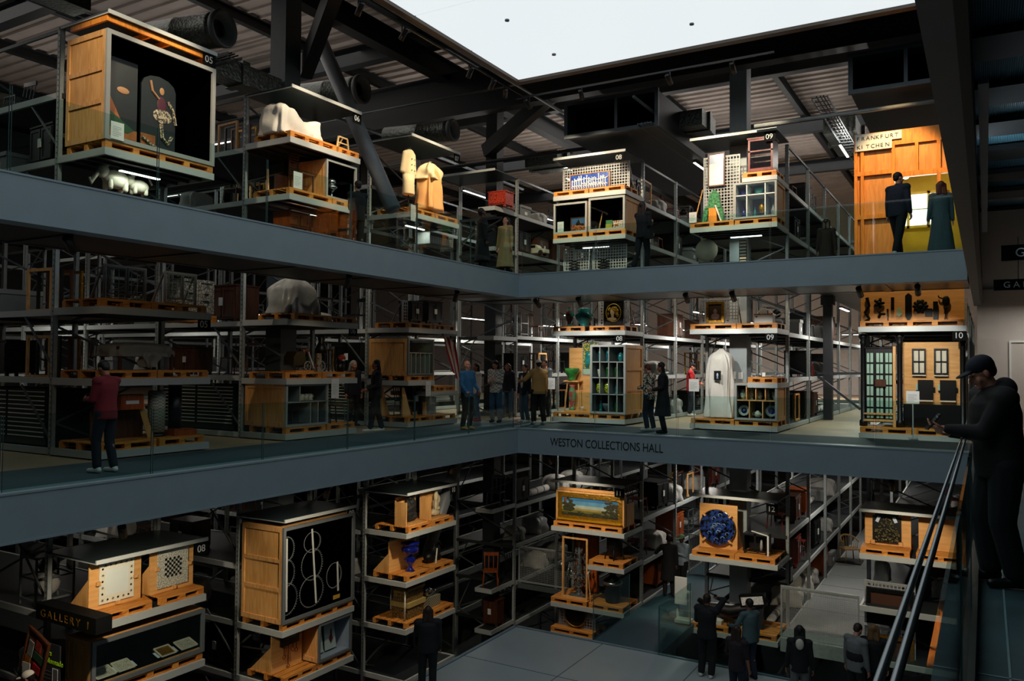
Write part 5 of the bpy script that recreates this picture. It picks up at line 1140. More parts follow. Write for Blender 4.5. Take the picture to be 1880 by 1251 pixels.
MB().box(0, .46, 0, .3, 0, .24).build('box_body', 'white', t); MB().box(-.01, .47, -.01, .31, .22, .245).build('box_rim', 'orange', t); MB().box(.14, .3, .02, .04, .24, .4).build('white_card', 'white', t); MB().ell((.06, -.004, .17), (.02, .01, .02)).build('clasp', 'iron', t)
MB().tube([(.02, .15, .24), (.12, .15, .36), (.34, .15, .36), (.46, .15, .24)], .01, 6).build('carry_strap', 'white', t)
pallet(f, 1.5, .05, 1.23, .72, 1.0, 'on the small middle shelf above the vase crate'); t = thing('white_bracket', 'small white bracket standing on the small middle shelf', 'bracket', (1.82, .2, 1.23 + T_), frame=f); MB().box(0, .08, 0, .02, 0, .12).box(0, .08, 0, .1, 0, .015).build('bracket_body', 'white', t)
pallet(f, .02, .05, .14, 1.15, 1.0, 'under the tall white shrouded statue'); pallet(f, 1.15, .05, .14, 1.08, 1.0, 'under the crate of pale green vases')
o = drape(.52, .42, 1.8, folds=7, amp=.04, seed=21, n=80, m=60, prof=lambda q: 1.32 - .25 * q if q < .55 else (1.18 - .1 * (q - .55)) if q < .82 else max(.3, 1.15 * math.sqrt(max(0, 1 - ((q - .82) / .145) ** 2))) if q < .97 else max(.02, .3 - (q - .97) * 9), hf=None).build('shrouded_statue', 'sheet', None, True)
tag(o, 'tall statue entirely shrouded in a white sheet with a pinned photo', 'shrouded statue'); place(o, f, (.68, .5, .14 + T_ + .02))
t = thing('pinned_photo', 'small dark photo of a statue pinned on the white shroud', 'photo', (.6, .16, 1.28), frame=f); MB().box(0, .18, 0, .006, 0, .24).build('photo_sheet', 'black', t); MB().lathe([(.03, 0), (.015, .06), (.03, .1), (.012, .15)], (.09, -.002, .03), 10, sy=.1).build('pale_statue_print', mat('photo_blue_white', '#a9c0d6', .6), t, True)
MB().lathe([(.07, 0), (.05, .04)], n=14).v
label_card(f, .02, -.12, .98, .27, .32, 'white label panel on a stand left of the shrouded statue', stand=.95)
crate(f, 1.17, .02, .14 + T_, 1.06, 1.0, .93, 'crate of pale green ceramics in two rows beneath the pale column', fw=.055, battens=1, inside=mat('slate_lining', '#6f777d', .7), shelves=(.5,), cols=tuple((.06 + .235 * k, .5, .88) for k in range(1, 4)) + ((.37, .05, .5), (.7, .05, .5)), inner='timber')
for k, (x, pr, cn) in enumerate(((.15, 'jar', 'leftmost'), (.36, 'tall', 'second'), (.56, 'jar', 'middle'), (.76, 'tall', 'fourth'), (.94, 'cup', 'rightmost'))):
    vase(f, (1.17 + x, .3, .14 + T_ + .515), VP[pr], mat('celadon_crackle', '#b5c0b2', .25, kind='spots', scale=22, color2='#7d8f80'), cn + ' pale celadon vase in the top row beneath the pale column', sc=1.05)
def plate(fr, loc, r, m, label):
    t = thing('plate', label, 'plate', loc, frame=fr); T = Matrix.Rotation(PI / 2 - .15, 4, 'X'); MB().lathe([(.001, 0), (r * .6, .0), (r, .03), (r * .97, .04), (r * .6, .015), (.001, .015)], (0, 0, 0), 32, mx=Matrix.Translation((0, 0, r)) @ T).build('dish', m, t, True)
    MB().lathe([(r * .55, 0), (r * .55, .004), (r * .3, .004), (r * .3, 0)], n=24, mx=Matrix.Translation((0, -.0, r)) @ T @ Matrix.Translation((0, 0, .015))).build('painted_band', 'blue', t, True); return t
plate(f, (1.36, .25, .37), .14, 'cream', 'blue banded plate in the lower left compartment beneath the pale column'); plate(f, (2.05, .25, .37), .15, 'plastic', 'wide pale plate in the lower right compartment beneath the pale column')
t = thing('teapot', 'small pale green teapot in the lower middle compartment', 'teapot', (1.7, .25, .35), frame=f); MB().lathe([(.05, 0), (.08, .05), (.08, .1), (.04, .15), (.02, .17)], n=16).build('pot_body', 'cream', t, True); MB().tube([(.07, 0, .05), (.13, 0, .1), (.15, 0, .15)], [.018, .014, .01], 8).build('spout', 'cream', t, True); MB().tube([(-.07, 0, .04), (-.13, 0, .07), (-.12, 0, .12), (-.06, 0, .13)], .01, 6).build('pot_handle', 'cream', t, True)
# ======== back rack 10, middle: ironwork board, lattice, panel with windows
f = F['10']
pallet(f, .03, .05, 2.6, 2.15, .8, 'under the plywood board of black ironwork ornaments')
t = thing('display_board', 'long plywood board of black ironwork ornaments', 'board', (.0, .3, 2.6 + T_), frame=f); MB().box(0.02, 2.2, .0, .03, 0, .82).build('plywood_sheet', 'plyx', t)
def ob(px, py): v, z = vz('10', px, py, .28); return v, z
def orn(px, py, label, fn, m='iron'):
    v, z = ob(px, py); t = thing('ironwork_ornament', label, 'ornament', (v, .25, z), frame=f); g = MB(); fn(g); g.build('ornament_body', m, t, False); return t
def leafy(n, r, d=.03):
    def fn(g):
        for k in range(n): a = 2 * PI * k / n; g.ell((r * .55 * math.cos(a), 0, r * .55 * math.sin(a)), (r * .45, d, r * .3), 8, 6, Matrix.Rotation(-a, 4, 'Y'))
        g.ell((0, -.02, 0), (r * .35, d, r * .35), 8, 6)
    return fn
orn(1592, 570, 'curving black iron strap at the left edge of the ironwork board', lambda g: g.tube([(-.03, 0, -.28), (.05, 0, -.2), (-.04, 0, -.05), (.05, 0, .1), (0, 0, .3)], [.05, .03, .04, .03, .04], 8))
orn(1614, 557, 'lumpy black leaf ornament, upper left of the ironwork board', leafy(5, .13)); orn(1617, 577, 'black trefoil ornament, lower left of the ironwork board', leafy(3, .11))
orn(1639, 558, 'narrow black hinge, upper middle left of the ironwork board', lambda g: g.box(-.035, .035, -.02, .02, -.15, .15).box(-.02, .02, -.03, -.02, -.1, .12)); orn(1630, 577, 'thin black rod tool left of the pale drop shape', lambda g: g.box(-.02, .02, -.02, .02, -.05, .12).bar((0, 0, -.05), (0, 0, -.17), .015))
orn(1651, 573, 'pale drop shaped fitting on the ironwork board', lambda g: g.prism([(-.07, -.06), (0, -.11), (.07, -.06), (.05, .04), (0, .13), (-.05, .04)], .03), 'mint')
orn(1668, 565, 'tall pierced black finial in the centre of the ironwork board', lambda g: g.prism([(-.07, -.2), (0, -.34), (.07, -.2), (.07, .28), (0, .34), (-.07, .28)], .04))
for k in range(3):
    v, z = ob(1668, 565)
orn(1690, 563, 'round black leafy boss right of the tall finial', leafy(10, .17))
orn(1716, 573, 'black cross shaped bracket at the right of the ironwork board', lambda g: g.box(-.2, -.05, -.02, .02, -.1, .08).box(-.03, .07, -.02, .02, -.24, .24).box(-.06, -.02, -.04, -.02, .0, .06))
orn(1737, 553, 'black hooked fitting in the upper right of the ironwork board', lambda g: g.ell((0, 0, 0), (.08, .03, .12)).tube([(-.03, 0, .05), (-.14, 0, .08), (-.16, 0, .13)], .015, 6)); orn(1736, 575, 'thin black forked tool in the lower right of the ironwork board', lambda g: g.box(-.03, .03, -.02, .02, -.02, .12).bar((0, 0, -.02), (-.02, 0, -.16), .014).bar((0, 0, -.02), (.03, 0, -.16), .014))
pallet(f, .02, .05, .1, 1.1, 1.0, 'under the mint slatted lattice screen'); pallet(f, 1.14, .05, .1, 1.08, 1.0, 'under the orange panel with two small windows')
for px, lb in ((1585, 'left slim black turned column of the lattice screen'), (1652, 'middle slim black turned column right of the lattice screen'), (1768, 'right slim black turned column beside the orange panel')):
    v, _ = vz('10', px, 700, .35); t = thing('turned_column', lb, 'column', (v, .35, .1 + T_), frame=f)
    MB().lathe([(.09, 0), (.09, .12), (.06, .16), (.06, 1.95), (.08, 2.0), (.06, 2.05), (.1, 2.12), (.1, 2.2)], n=16).build('shaft', 'black', t, True)
v0, _ = vz('10', 1590, 780, .3); v1, _ = vz('10', 1640, 780, .3); w_ = v1 - v0
t = thing('lattice_screen', 'tall black lattice screen with pale mint slats in a timber frame', 'screen', (v0, .3, .1 + T_), frame=f); g = MB()
hS = 1.9
MB().box(0, w_, .04, .06, .1, hS).build('dark_backing', 'black', t)
xs_ = [.02, .12, .28, .38, .52, .62]
g = MB()
for i, x in enumerate(xs_):
    z = .2; hh = [.26, .2, .3][i % 3]
    while z < hS - .15: g.box(x * w_ / .72, (x + .075) * w_ / .72, .01, .04, z, z + .22); z += .265
g.build('mint_slats', 'mint', t)
MB().box(w_, w_ + .06, -.03, .03, 0, hS).box(-.05, w_, -.03, .03, .12, .17).box(-.05, w_, -.03, .03, .28, .32).build('timber_frame', 'timber', t); MB().box(-.02, w_, .0, .03, hS - .04, hS).frame(0, w_, .1, hS, .02, 0, .03).build('black_frame', 'black', t)
MB().box(w_ * .35, w_ * .75, -.04, -.02, .95, 1.12).build('brown_bundle', 'brown', t)
v0, _ = vz('10', 1658, 700, .45); v1, _ = vz('10', 1765, 700, .45); w_ = v1 - v0
t = thing('window_panel', 'orange plywood panel with two small windows and two dark shutters', 'panel', (v0, .45, .1 + T_), frame=f)
MB().box(0, w_, 0, .03, .55, 2.0).build('plywood_sheet', 'plyx', t); MB().box(0, w_, 0, .06, 0.05, .55).build('dark_skirting', 'black', t)
for q in (.12, .5):
    x = w_ * q + .05; wd_ = w_ * .24
    wf = MB().frame(x, x + wd_, 1.25, 1.85, .035, -.05, 0).box(x + wd_ / 2 - .012, x + wd_ / 2 + .012, -.04, 0, 1.25, 1.85).box(x, x + wd_, -.04, 0, 1.53, 1.56).build('small_window', 'black', t); MB().box(x + .03, x + wd_ - .03, -.015, -.005, 1.28, 1.82).build('pale_pane', 'cream', wf); MB().box(x, x + wd_, -.07, 0, 1.21, 1.235).build('sill_strip', 'cream', wf)
    sh_ = MB().box(x + .12, x + .12 + wd_ * 1.1, -.06, 0, .66, 1.12).box(x + .08, x + .16 + wd_ * 1.1, -.04, 0, .85, .95).build('dark_shutter', 'black', t); MB().box(x + .12, x + .12 + wd_ * 1.1, -.08, 0, .62, .65).build('sill_strip', 'cream', sh_); MB().box(x + .08, x + .12, -.08, -.04, .88, 1.02).build('mint_catch', 'mint', sh_)
v, _ = vz('10', 1664, 720, -.1)
label_card(f, v, -.15, .83, .27, .28, 'white label panel on a tall stand in front of the orange window panel', stand=.8)
# ticket machines by the white end wall
for x, m, lb in ((1.25, 'black', 'small black box on the white counter at the right'), (1.55, 'galv', 'small metal machine on the white counter at the right')):
    t = thing('counter_machine', lb, 'machine', (x, 22.4, 1.02)); MB().box(-.12, .12, -.1, .1, 0, .24).build('machine_casing', m, t); MB().lathe([(.05, 0), (.05, .02)], n=14, mx=Matrix.Translation((0, -.1, .12)) @ Matrix.Rotation(PI / 2, 4, 'X')).build('round_dial', 'iron', t)
t = thing('white_counter', 'white counter standing before the white end wall', 'counter', (.9, 22.2, 0)); MB().box(0, 2.4, 0, .5, .95, 1.02).build('countertop', 'white', t); MB().box(.05, 2.3, .05, .45, 0, .95).build('counter_body', 'frame', t)
# ======== lower level, left rack with decorated boards
f = F['5']; Z = -2.73
pallet(f, .1, .05, Z, 1.02, 1.05, 'under the board with the white flowered panel'); pallet(f, 1.3, .05, Z, .92, 1.05, 'under the board with the checkered panel')
easel(f, .12, .0, Z + T_, .98, .86, .55, 'plywood easel board carrying the white flowered panel'); easel(f, 1.28, .0, Z + T_, .93, .86, .55, 'plywood easel board carrying the checkered panel')
t = thing('flowered_panel', 'white square panel with a red and black flower border', 'panel', (.29, .315, Z + T_ + .08), frame=f); t.scale = (.9, 1, .86)
MB().box(0, .72, 0, .025, 0, .82).build('panel_slab', mat('ivory_slab', '#e3e0cb', .35, amt=.04), t); MB().box(.12, .6, -.003, 0, .15, .67).build('centre_field', mat('pale_blue_slab', '#dfe8e2', .3, amt=.03), t)
ga = MB(); gb = MB(); r = random.Random(5)
for k in range(22):
    s_ = k / 22 * 4; e = int(s_); q = s_ - e; x, z = ((.06 + .6 * q, .07), (.66, .07 + .68 * q), (.66 - .6 * q, .75), (.06, .75 - .68 * q))[e]
    if k % 2: ga.lathe([(.022, -.005), (.022, 0)], n=8, mx=Matrix.Translation((x, 0, z)) @ Matrix.Rotation(PI / 2, 4, 'X'))
    else:
        for a in (0, 1.05, 2.1): gb.bar((x - .03 * math.cos(a), -.003, z - .03 * math.sin(a)), (x + .03 * math.cos(a), -.003, z + .03 * math.sin(a)), .01, .004)
ga.build('red_flowers', 'red', t); gb.build('black_flowers', 'black', t)
for x, z in ((-.05, .42), (.36, .84), (.72, .4), (.36, -.04)): MB().box(x - .02, x + .06, -.03, .01, z - .03, z + .04).build('wooden_clip', 'timber', t)
t = thing('checkered_panel', 'speckled stone panel inlaid with a black and white checkerboard', 'panel', (1.42, .315, Z + T_ + .08), frame=f); t.scale = (.9, 1, .86)
MB().box(0, .72, 0, .025, 0, .82).build('panel_slab', mat('speckled_inlay', '#ddd9c6', .35, kind='spots', scale=48, color2='#7d8a84'), t)
g = MB()
for i in range(8):
    for j in range(8):
        if (i + j) % 2: g.box(.16 + .05 * i, .21 + .05 * i, -.004, 0, .2 + .052 * j, .252 + .052 * j)
g.build('dark_squares', 'black', t)
for x, z in ((-.04, .42), (.36, .84), (.72, .4), (.36, -.04)): MB().box(x - .02, x + .06, -.03, .01, z - .03, z + .04).build('wooden_clip', 'timber', t)
crate(f, .0, .02, -3.95 + .0 + T_, 2.24, .75, .8, 'long low plywood crate with small carved trays at the lower left', fw=.07, battens=1, front='grey')
pallet(f, .02, .05, -3.95, 2.2, .8, 'under the long low crate at the lower left')
tray_m = mat('carved_ivory_tray', '#cfcbb8', .4, kind='spots', scale=60, color2='#8f8d7e')
sh_ = thing('display_slope', 'sloping black display shelf inside the long low crate', 'shelf', (.08, .08, -3.74), frame=f); MB().prism([(0, 0), (.5, .18), (.5, .14), (0, -.02)], 2.08, Matrix(((0, 1, 0, 0), (1, 0, 0, 0), (0, 0, 1, 0), (0, 0, 0, 1)))).build('slope_board', 'velvet', sh_); MB().box(0, 2.08, -.02, .0, -.06, .02).build('front_ledge', 'timber', sh_)
R15 = Matrix.Rotation(.345, 4, 'X')
for k, (v, w_, shp, lb) in enumerate(((.12, .34, 'r', 'leftmost framed ivory tray'), (.52, .3, 'r', 'second flat ivory plaque'), (.92, .36, 'q', 'scalloped ivory tray in the middle'), (1.36, .3, 'b', 'pierced brass and ivory frame'), (1.78, .34, 'r', 'rightmost rectangular ivory tray'))):
    t = thing('ivory_tray', lb + ' in the long low crate', 'tray', (v + .05, .14, -3.70), frame=f)
    if shp == 'q': MB().lathe([(.001, 0), (.2, 0), (.21, .02), (.001, .012)], n=24, mx=Matrix.Translation((w_ / 2, .16, 0)) @ R15, sy=.8).build('tray_plate', tray_m, t)
    else: MB().box(0, w_, 0, .26, 0, .012, R15).build('tray_plate', tray_m if shp == 'r' else 'gold', t); MB().frame(0, w_, 0, .26, .02, 0, .02).v; 
    g = MB()
    if shp != 'q':
        for a, b_ in (((0, 0), (w_, 0)), ((w_, 0), (w_, .26)), ((w_, .26), (0, .26)), ((0, .26), (0, 0))): g.bar(R15 @ Vector((*a, .02)), R15 @ Vector((*b_, .02)), .02)
        g.build('raised_rim', 'cream', t)
    t = thing('caption_card', 'small caption card right of the ' + lb + '', 'label', (v + w_ + .06, .14, -3.70), frame=f); MB().box(0, .05, .02, .18, 0, .006, R15).build('card', mat('pale_blue_card', '#c3d3e2', .7), t)
t = thing('gallery_sign', 'black beam end sign with gold letters at the lower left', 'sign', (0, .0, 0))
a = at(90, 1103, y=8.13); b = at(162, 1138, y=8.13)
t.location = (a.x - .05, 8.1, a.z); L_ = b.x - a.x + .3
MB().box(0, L_ + .25, -.16, .12, -.26, 0).build('sign_board', 'sign', t); tx = text_obj('sign_lettering', 'GALLERY 1', .18, 'gold', t, Matrix.Translation((.12, -.163, -.2)), 1.45)
w2 = max(v_.co.x for v_ in tx.data.vertices); tx.data.transform(Matrix.Diagonal(((L_ + .05) / w2, 1, 1, 1)))
# poster boards on rack 04
f = F['5']
p = at(55, 1210, y=7.2)
t = thing('painted_poster', 'colourful abstract painting leaning in a wooden frame at the lower left edge', 'painting', (-14.35, 7.95, -3.6), .0); t.scale = (.62, 1, .68)
RT = Matrix.Rotation(.35, 4, 'Y')
MB().box(0, 1.0, .0, .05, 0, .06, RT).box(0, 1.0, 0, .05, 1.1, 1.16, RT).box(0, .05, 0, .05, .06, 1.1, RT).box(.95, 1.0, 0, .05, .06, 1.1, RT).build('frame', 'brown', t)
MB().box(.05, .95, .02, .04, .06, 1.1, RT).build('red_ground', mat('painted_dull_red', '#8a2a22', .7, kind='spots', scale=5, color2='#1f3a2c'), t)
for x0, x1, z0, z1, m in ((.1, .35, .15, .42, 'painted_orange'), (.15, .38, .45, .85, 'painted_grey'), (.45, .7, .75, 1.0, 'painted_red'), (.5, .85, .2, .4, 'painted_scarlet'), (.45, .9, .5, .7, 'painted_green2')):
    MB().box(x0, x1, .01, .02, z0, z1, RT).build('colour_patch', mat(m, {'painted_orange': '#c7781c', 'painted_grey': '#9a9a98', 'painted_red': '#a83a2c', 'painted_scarlet': '#b3121c', 'painted_green2': '#2f5a3c'}[m], .7, kind='noise', amt=.5, scale=7), t)
p = at(100, 1215, y=8.05)
t = thing('exhibition_poster', 'dark poster with lime green lettering at the lower left', 'poster', (-13.82, 8.03, -4.35))
MB().box(0, .5, 0, .02, 0, 1.25).build('poster_sheet', mat('slate_poster', '#232a31', .7), t)
text_obj('lime_lettering', "Agra\nColonnade", .13, 'lime' if 'lime' in M else 'green', t, Matrix.Translation((.02, -.003, 1.05)))
MB().frame(.3, .46, .62, .86, .015, -.004, 0).build('picture_border', 'white', t); MB().box(.315, .445, -.002, 0, .635, .845).build('small_photo', 'grey', t); MB().box(.3, .46, -.003, 0, .25, .52).build('lower_photo', 'brown', t)
g = MB()
for k in range(9): g.box(.03, .26, -.002, 0, .3 + .06 * k, .31 + .06 * k)
g.build('printed_lines', 'grey', t)
label_card(Matrix(), -14.0, 7.8, -3.9, .22, .5, 'long white label card beside the colourful painting')
# ======== lower level, second left rack: big crate with hoops
f = F['6']; Z = -4.0
pallet(f, .03, .03, Z, 2.18, 1.2, 'under the big dark crate of hoops and straps')
crate(f, 0, 0, Z + T_, 2.24, 1.25, 2.02, 'big plywood crate of dark hoops held by white straps', fw=.07, battens=3, front='grey', glazing=False)
t = thing('hoop_frame', 'left chain of three dark stitched hoops on a white strap', 'hoops', (.1, .4, Z + .22), frame=f)
def hoop(g, cx, cz, rx, rz, d=.0): g.tube([(cx + rx * math.cos(k * PI / 16), d, cz + rz * math.sin(k * PI / 16)) for k in range(32)], .008, 5, True)
def hoops(v, cs, lb, strap):
    t = thing('hoop_chain', lb, 'hoops', (v, .35, Z + .22), frame=f)
    g = MB(); gs = MB()
    for cx, cz, rx, rz in cs:
        hoop(g, cx, cz, rx, rz)
        for k in range(40): a = 2 * PI * k / 40; gs.ell((cx + rx * 1.06 * math.cos(a), -.01, cz + rz * 1.04 * math.sin(a)), .006, 5, 4)
    g.build('hoop_rims', 'grey', t); gs.build('white_stitches', 'white', t); MB().bar(strap[0], strap[1], .045, .012, (0, 1, 0)).build('white_strap', 'white', t)
bpy.data.objects.remove(t)
hoops(.12, ((.3, .3, .33, .34), (.26, .86, .28, .3), (.3, 1.38, .22, .26)), 'left chain of three dark stitched hoops on a white strap', ((.3, -.03, .05), (.28, -.03, 1.62)))
hoops(.9, ((.3, .3, .36, .34), (.3, .9, .32, .34), (.3, 1.4, .25, .22)), 'middle chain of three dark stitched hoops on a white strap', ((.42, -.03, .02), (.26, -.03, 1.7)))
hoops(1.6, ((.32, .5, .24, .28),), 'right single dark hoop with a bent white strap', ((.44, -.03, .12), (.4, -.03, .8)))
t = thing('small_crate_tag', 'small yellow tag on the floor of the crate of hoops', 'tag', (1.75, .2, Z + .22), frame=f); MB().box(0, .22, 0, .01, 0, .09).build('tag_sheet', mat('yellow_tag', '#c9a23a', .7), t)
Z = -5.14
pallet(f, .12, .05, Z, .95, 1.1, 'under the board with the black equipment sign'); pallet(f, 1.15, .05, Z, 1.05, 1.1, 'under the small crate with two white plaques')
easel(f, .15, .12, Z + T_, .9, .88, .6, 'plywood easel board with a black metal sign and red hooks')
t = thing('equipment_sign', 'black sign lettered SAFETY EQUIPMENT hanging on the easel board', 'sign', (.38, .4, Z + .14 + .5), frame=f); MB().box(0, .52, 0, .06, 0, .32).build('sign_board', 'black', t); text_obj('sign_lettering', 'SAFETY EQUIPMENT', .055, 'text', t, Matrix.Translation((.02, -.004, .23))); text_obj('sign_lettering', 'USE AND STORE HERE', .036, 'text', t, Matrix.Translation((.06, -.004, .15)))
for x, z0, z1 in ((.1, .0, -.2), (.22, 0, -.42), (.36, 0, -.1), (.46, 0, -.14)): MB().bar((x, .03, z0), (x, .03, z1), .015).tube([(x + .04 * math.cos(a), .03, z1 - .04 + .04 * math.sin(a)) for a in [k * PI / 5 for k in range(10)]], .008, 5, True).build('red_hook', 'redwood', t)
crate(f, 1.12, .02, Z + T_, 1.08, 1.1, .85, 'small plywood crate with two white sloping plaques', fw=.05, battens=1, inside=mat('pale_lilac_lining', '#b9bcd0', .7), front='grey')
for x, m, lb in ((1.2, None, 'left'), (1.62, 'redwood', 'right')):
    t = thing('sloping_plaque', '%s white sloping plaque in the small lower crate' % lb, 'plaque', (x, .3, Z + .22), frame=f); MB().bar((.02, 0, .0), (.02, .35, .62), .5 if False else .36, .02, (1, 0, 0)).v
    MB().prism([(0, 0), (.36, 0), (.26, .6), (-.06, .6)], .02).build('plaque_sheet', 'white', t)
    if m: MB().lathe([(.001, 0), (.07, .12), (.03, .22), (.03, .34)], (.17, -.01, .12), 12, sy=.3).build('red_brown_spoon', m, t, True)
t = MB().frame(0, 1.1, 0, .5, .06, 0, .05).box(.06, 1.04, .02, .03, .06, .44).build('gilded_screen', 'gold'); tag(t, 'gilded panel at the bottom edge beneath the small lower crate', 'panel'); place(t, f, (.9, .3, -6.5))
# ======== lower level, third left rack: sculptures
f = F['7']; Z = -2.7
for v, lb in ((.15, 'under the black carved relief'), (1.2, 'under the seated stone figure')): pallet(f, v, .05, Z, .98, 1.1, lb)
def bracketboard(v, z, w_, h, lb):
    t = thing('display_board', lb, 'board', (v, .1, z), frame=f); MB().box(0, w_, .4, .43, 0, h).build('plywood_back', 'plyx', t); MB().box(0, .03, .05, .4, 0, h * .85).build('plywood_side', 'ply', t); MB().box(.03, w_, .0, .4, 0, .03).build('plywood_base', 'timber', t)
bracketboard(.18, Z + T_, .85, .72, 'plywood board behind the black carved relief'); bracketboard(1.25, Z + T_, .8, .74, 'plywood board behind the seated stone figure')
def blob(lst, m, name, label, cat, loc, vox=.02, disp=0.):
    g = MB()
    for c, r in lst: g.ell(c, r)
    o = g.build(name, m, None); remesh(o, vox, 1)
    if disp:
        r_ = random.Random(3)
        for v_ in o.data.vertices: v_.co += Vector((math.sin(v_.co.x * 60 + v_.co.z * 31), math.sin(v_.co.y * 55 + v_.co.z * 47), math.sin(v_.co.z * 66 + v_.co.x * 40))) * disp
    tag(o, label, cat); return place(o, f, loc)
blob([((0, 0, .35), (.22, .1, .36)), ((0, -.06, .45), (.12, .1, .2)), ((.12, -.05, .15), (.1, .08, .12)), ((-.1, -.05, .65), (.1, .08, .08)), ((.0, -.08, .7), (.07, .07, .08))], mat('charred_carving', '#1c1e1c', .7, amt=.5, scale=20, bump=1.0), 'carved_relief', 'black carved relief block with figures on the third lower rack', 'relief', (.66, .4, Z + T_ + .04), .02, .008)
blob([((0, 0, .1), (.18, .12, .1)), ((.02, 0, .3), (.1, .09, .18)), ((.0, -.03, .52), (.08, .07, .14)), ((0, -.02, .7), (.06, .06, .08)), ((-.08, -.08, .3), (.05, .06, .14)), ((.1, -.05, .45), (.04, .05, .12)), ((.0, -.1, .22), (.1, .05, .05))], mat('pale_carved_stone', '#cdbf9c', .6, amt=.3, scale=10), 'seated_figure', 'pale stone seated figure on the third lower rack', 'sculpture', (1.68, .32, Z + T_ + .04), .02)
Z = -3.93
for v, lb in ((.1, 'under the cobalt blue stemmed vessel'), (1.2, 'under the dark silver strapped object')): pallet(f, v, .05, Z, 1.0, 1.1, lb)
t = easel(f, .12, .3, Z + T_, .9, .8, .5, 'plywood board with slanting sides behind the cobalt vessel')
vase(f, (.62, .35, Z + T_), [(.14, 0), (.08, .05), (.05, .14), (.14, .24), (.16, .3), (.08, .38), (.1, .44), (.22, .5), (.24, .6), (.16, .66), (.24, .7), (.25, .74), (.1, .76)], 'blue', 'large cobalt blue stemmed vessel with handles', n=28, name='cobalt_vessel')
t = thing('strapped_object', 'dark metal object with a white strap beside the cobalt vessel', 'object', (1.7, .4, Z + T_), frame=f)
MB().ell((-.15, 0, .16), (.2, .15, .15)).ell((.1, 0, .3), (.2, .16, .18)).ell((.25, 0, .1), (.1, .1, .1)).tube([(-.2, -.1, .2), (-.05, -.1, .5), (.15, -.1, .55), (.3, -.1, .4)], .03, 6).build('metal_body', 'iron', t, True); MB().bar((-.1, -.18, 0), (-.04, -.18, .4), .05, .01).build('white_strap', 'white', t)
Z = -5.12
for v, lb in ((.1, 'under the ornate carved reliquary chest'), (1.25, 'under the striped box with a reclining figure')): pallet(f, v, .05, Z, .98, 1.1, lb)
t = thing('carved_chest', 'ornate dark gold reliquary chest with a carved frieze', 'chest', (.25, .2, Z + T_), frame=f)
MB().box(.1, .8, .0, .5, 0, .3).box(.1, .8, .03, .47, .42, .72).build('carved_bands', mat('dark_gilt_carving', '#7d6334', .5, kind='voronoi', scale=18, color2='#171108', bump=.8), t); MB().box(.06, .84, -.04, .54, .3, .42).box(.08, .82, -.02, .52, .72, .78).build('gold_ledge', mat('worn_gilt', '#b39a5c', .5, amt=.3), t); MB().tube([(-.02, .0, 0), (-.02, 0, .75)], .022, 8).build('corner_column', 'cream', t, True)
t = thing('striped_box', 'blue striped box carrying a pale reclining figure', 'box', (1.45, .3, Z + T_), frame=f); MB().box(0, .5, 0, .35, 0, .28).build('box_body', mat('blue_gold_stripes', '#a9a27c', .5, kind='wave', axis='DIAGONAL', scale=9, color2='#2d4054'), t); MB().ell((.15, .15, .38), (.18, .1, .12)).ell((.0, .12, .45), (.09, .08, .09)).ell((.36, .15, .36), (.16, .07, .06)).build('reclining_figure', 'silver', t, True)
meshpanel(f, .9, 1.2, -5.0, 1.3, .9, 'dim mesh panel behind the striped box on the third lower rack', feet=False, pitch=.07); meshpanel(f, .9, 1.25, -3.8, 1.3, .9, 'dim mesh panel behind the strapped object on the third lower rack', feet=False, pitch=.07)
# ======== lower corner rack: chairs
f = F['c']
chair(f, (1.9, .5, -5.08), 'small orange wooden chair on the dim corner shelf', 'orangewood', .5, 1.0); chair(f, (2.0, .6, -2.7), 'pale ghostly chair on the upper dim corner shelf', 'galvd', .2, 1.0)
cabinet(f, (1.95, .6, -6.3), .5, .4, .8, 'dim brown cabinet on the bottom corner shelf', 'brown')
# wire fence between corner rack and rack 11
t = thing('wire_fence', 'framed wire mesh fence between the corner chair and the chandelier crate', 'fence', (-12.7, 22.3, -5.15))
MB().frame(0, 1.9, 0, 1.12, .045, 0, .04).build('fence_frame', 'galv', t); g = MB()
for k in range(34): g.box(.05 + .054 * k, .058 + .054 * k, .015, .02, .04, 1.08)
for k in range(19): g.box(.04, 1.86, .013, .018, .05 + .055 * k, .058 + .055 * k)
g.build('wire_grid', 'galv', t); MB().box(0, 1.9, 0, .05, -.2, -.05).build('lower_beam', 'galvd', t)
t = thing('wire_fence', 'framed wire mesh fence across the steel grating aisle', 'fence', (-4.42, 20.84, ZL + .05)); MB().frame(0, 1.8, 0, 1.2, .035, 0, .03).box(0, 1.8, -.01, .04, 1.2, 1.25).build('fence_frame', 'galv', t)
g = MB()
for k in range(42): g.box(.04 + .042 * k, .045 + .042 * k, .01, .014, .03, 1.17)
for k in range(28): g.box(.03, 1.77, .009, .013, .04 + .042 * k, .045 + .042 * k)
g.build('wire_grid', 'galv', t)
t = thing('wire_fence', 'coarse mesh barrier standing beyond the footbridge visitors', 'fence', (-8.3, 25.6, ZL)); MB().frame(0, 1.6, 0, 1.3, .04, 0, .03).build('fence_frame', 'galv', t); g = MB()
for k in range(30): g.bar((.04 + .052 * k, .02, .04), (.04 + .052 * k + .0, .02, 1.26), .012).box(.04, 1.56, .01, .02, .04 + .042 * k, .05 + .042 * k)
g.build('wire_grid', 'galv', t)
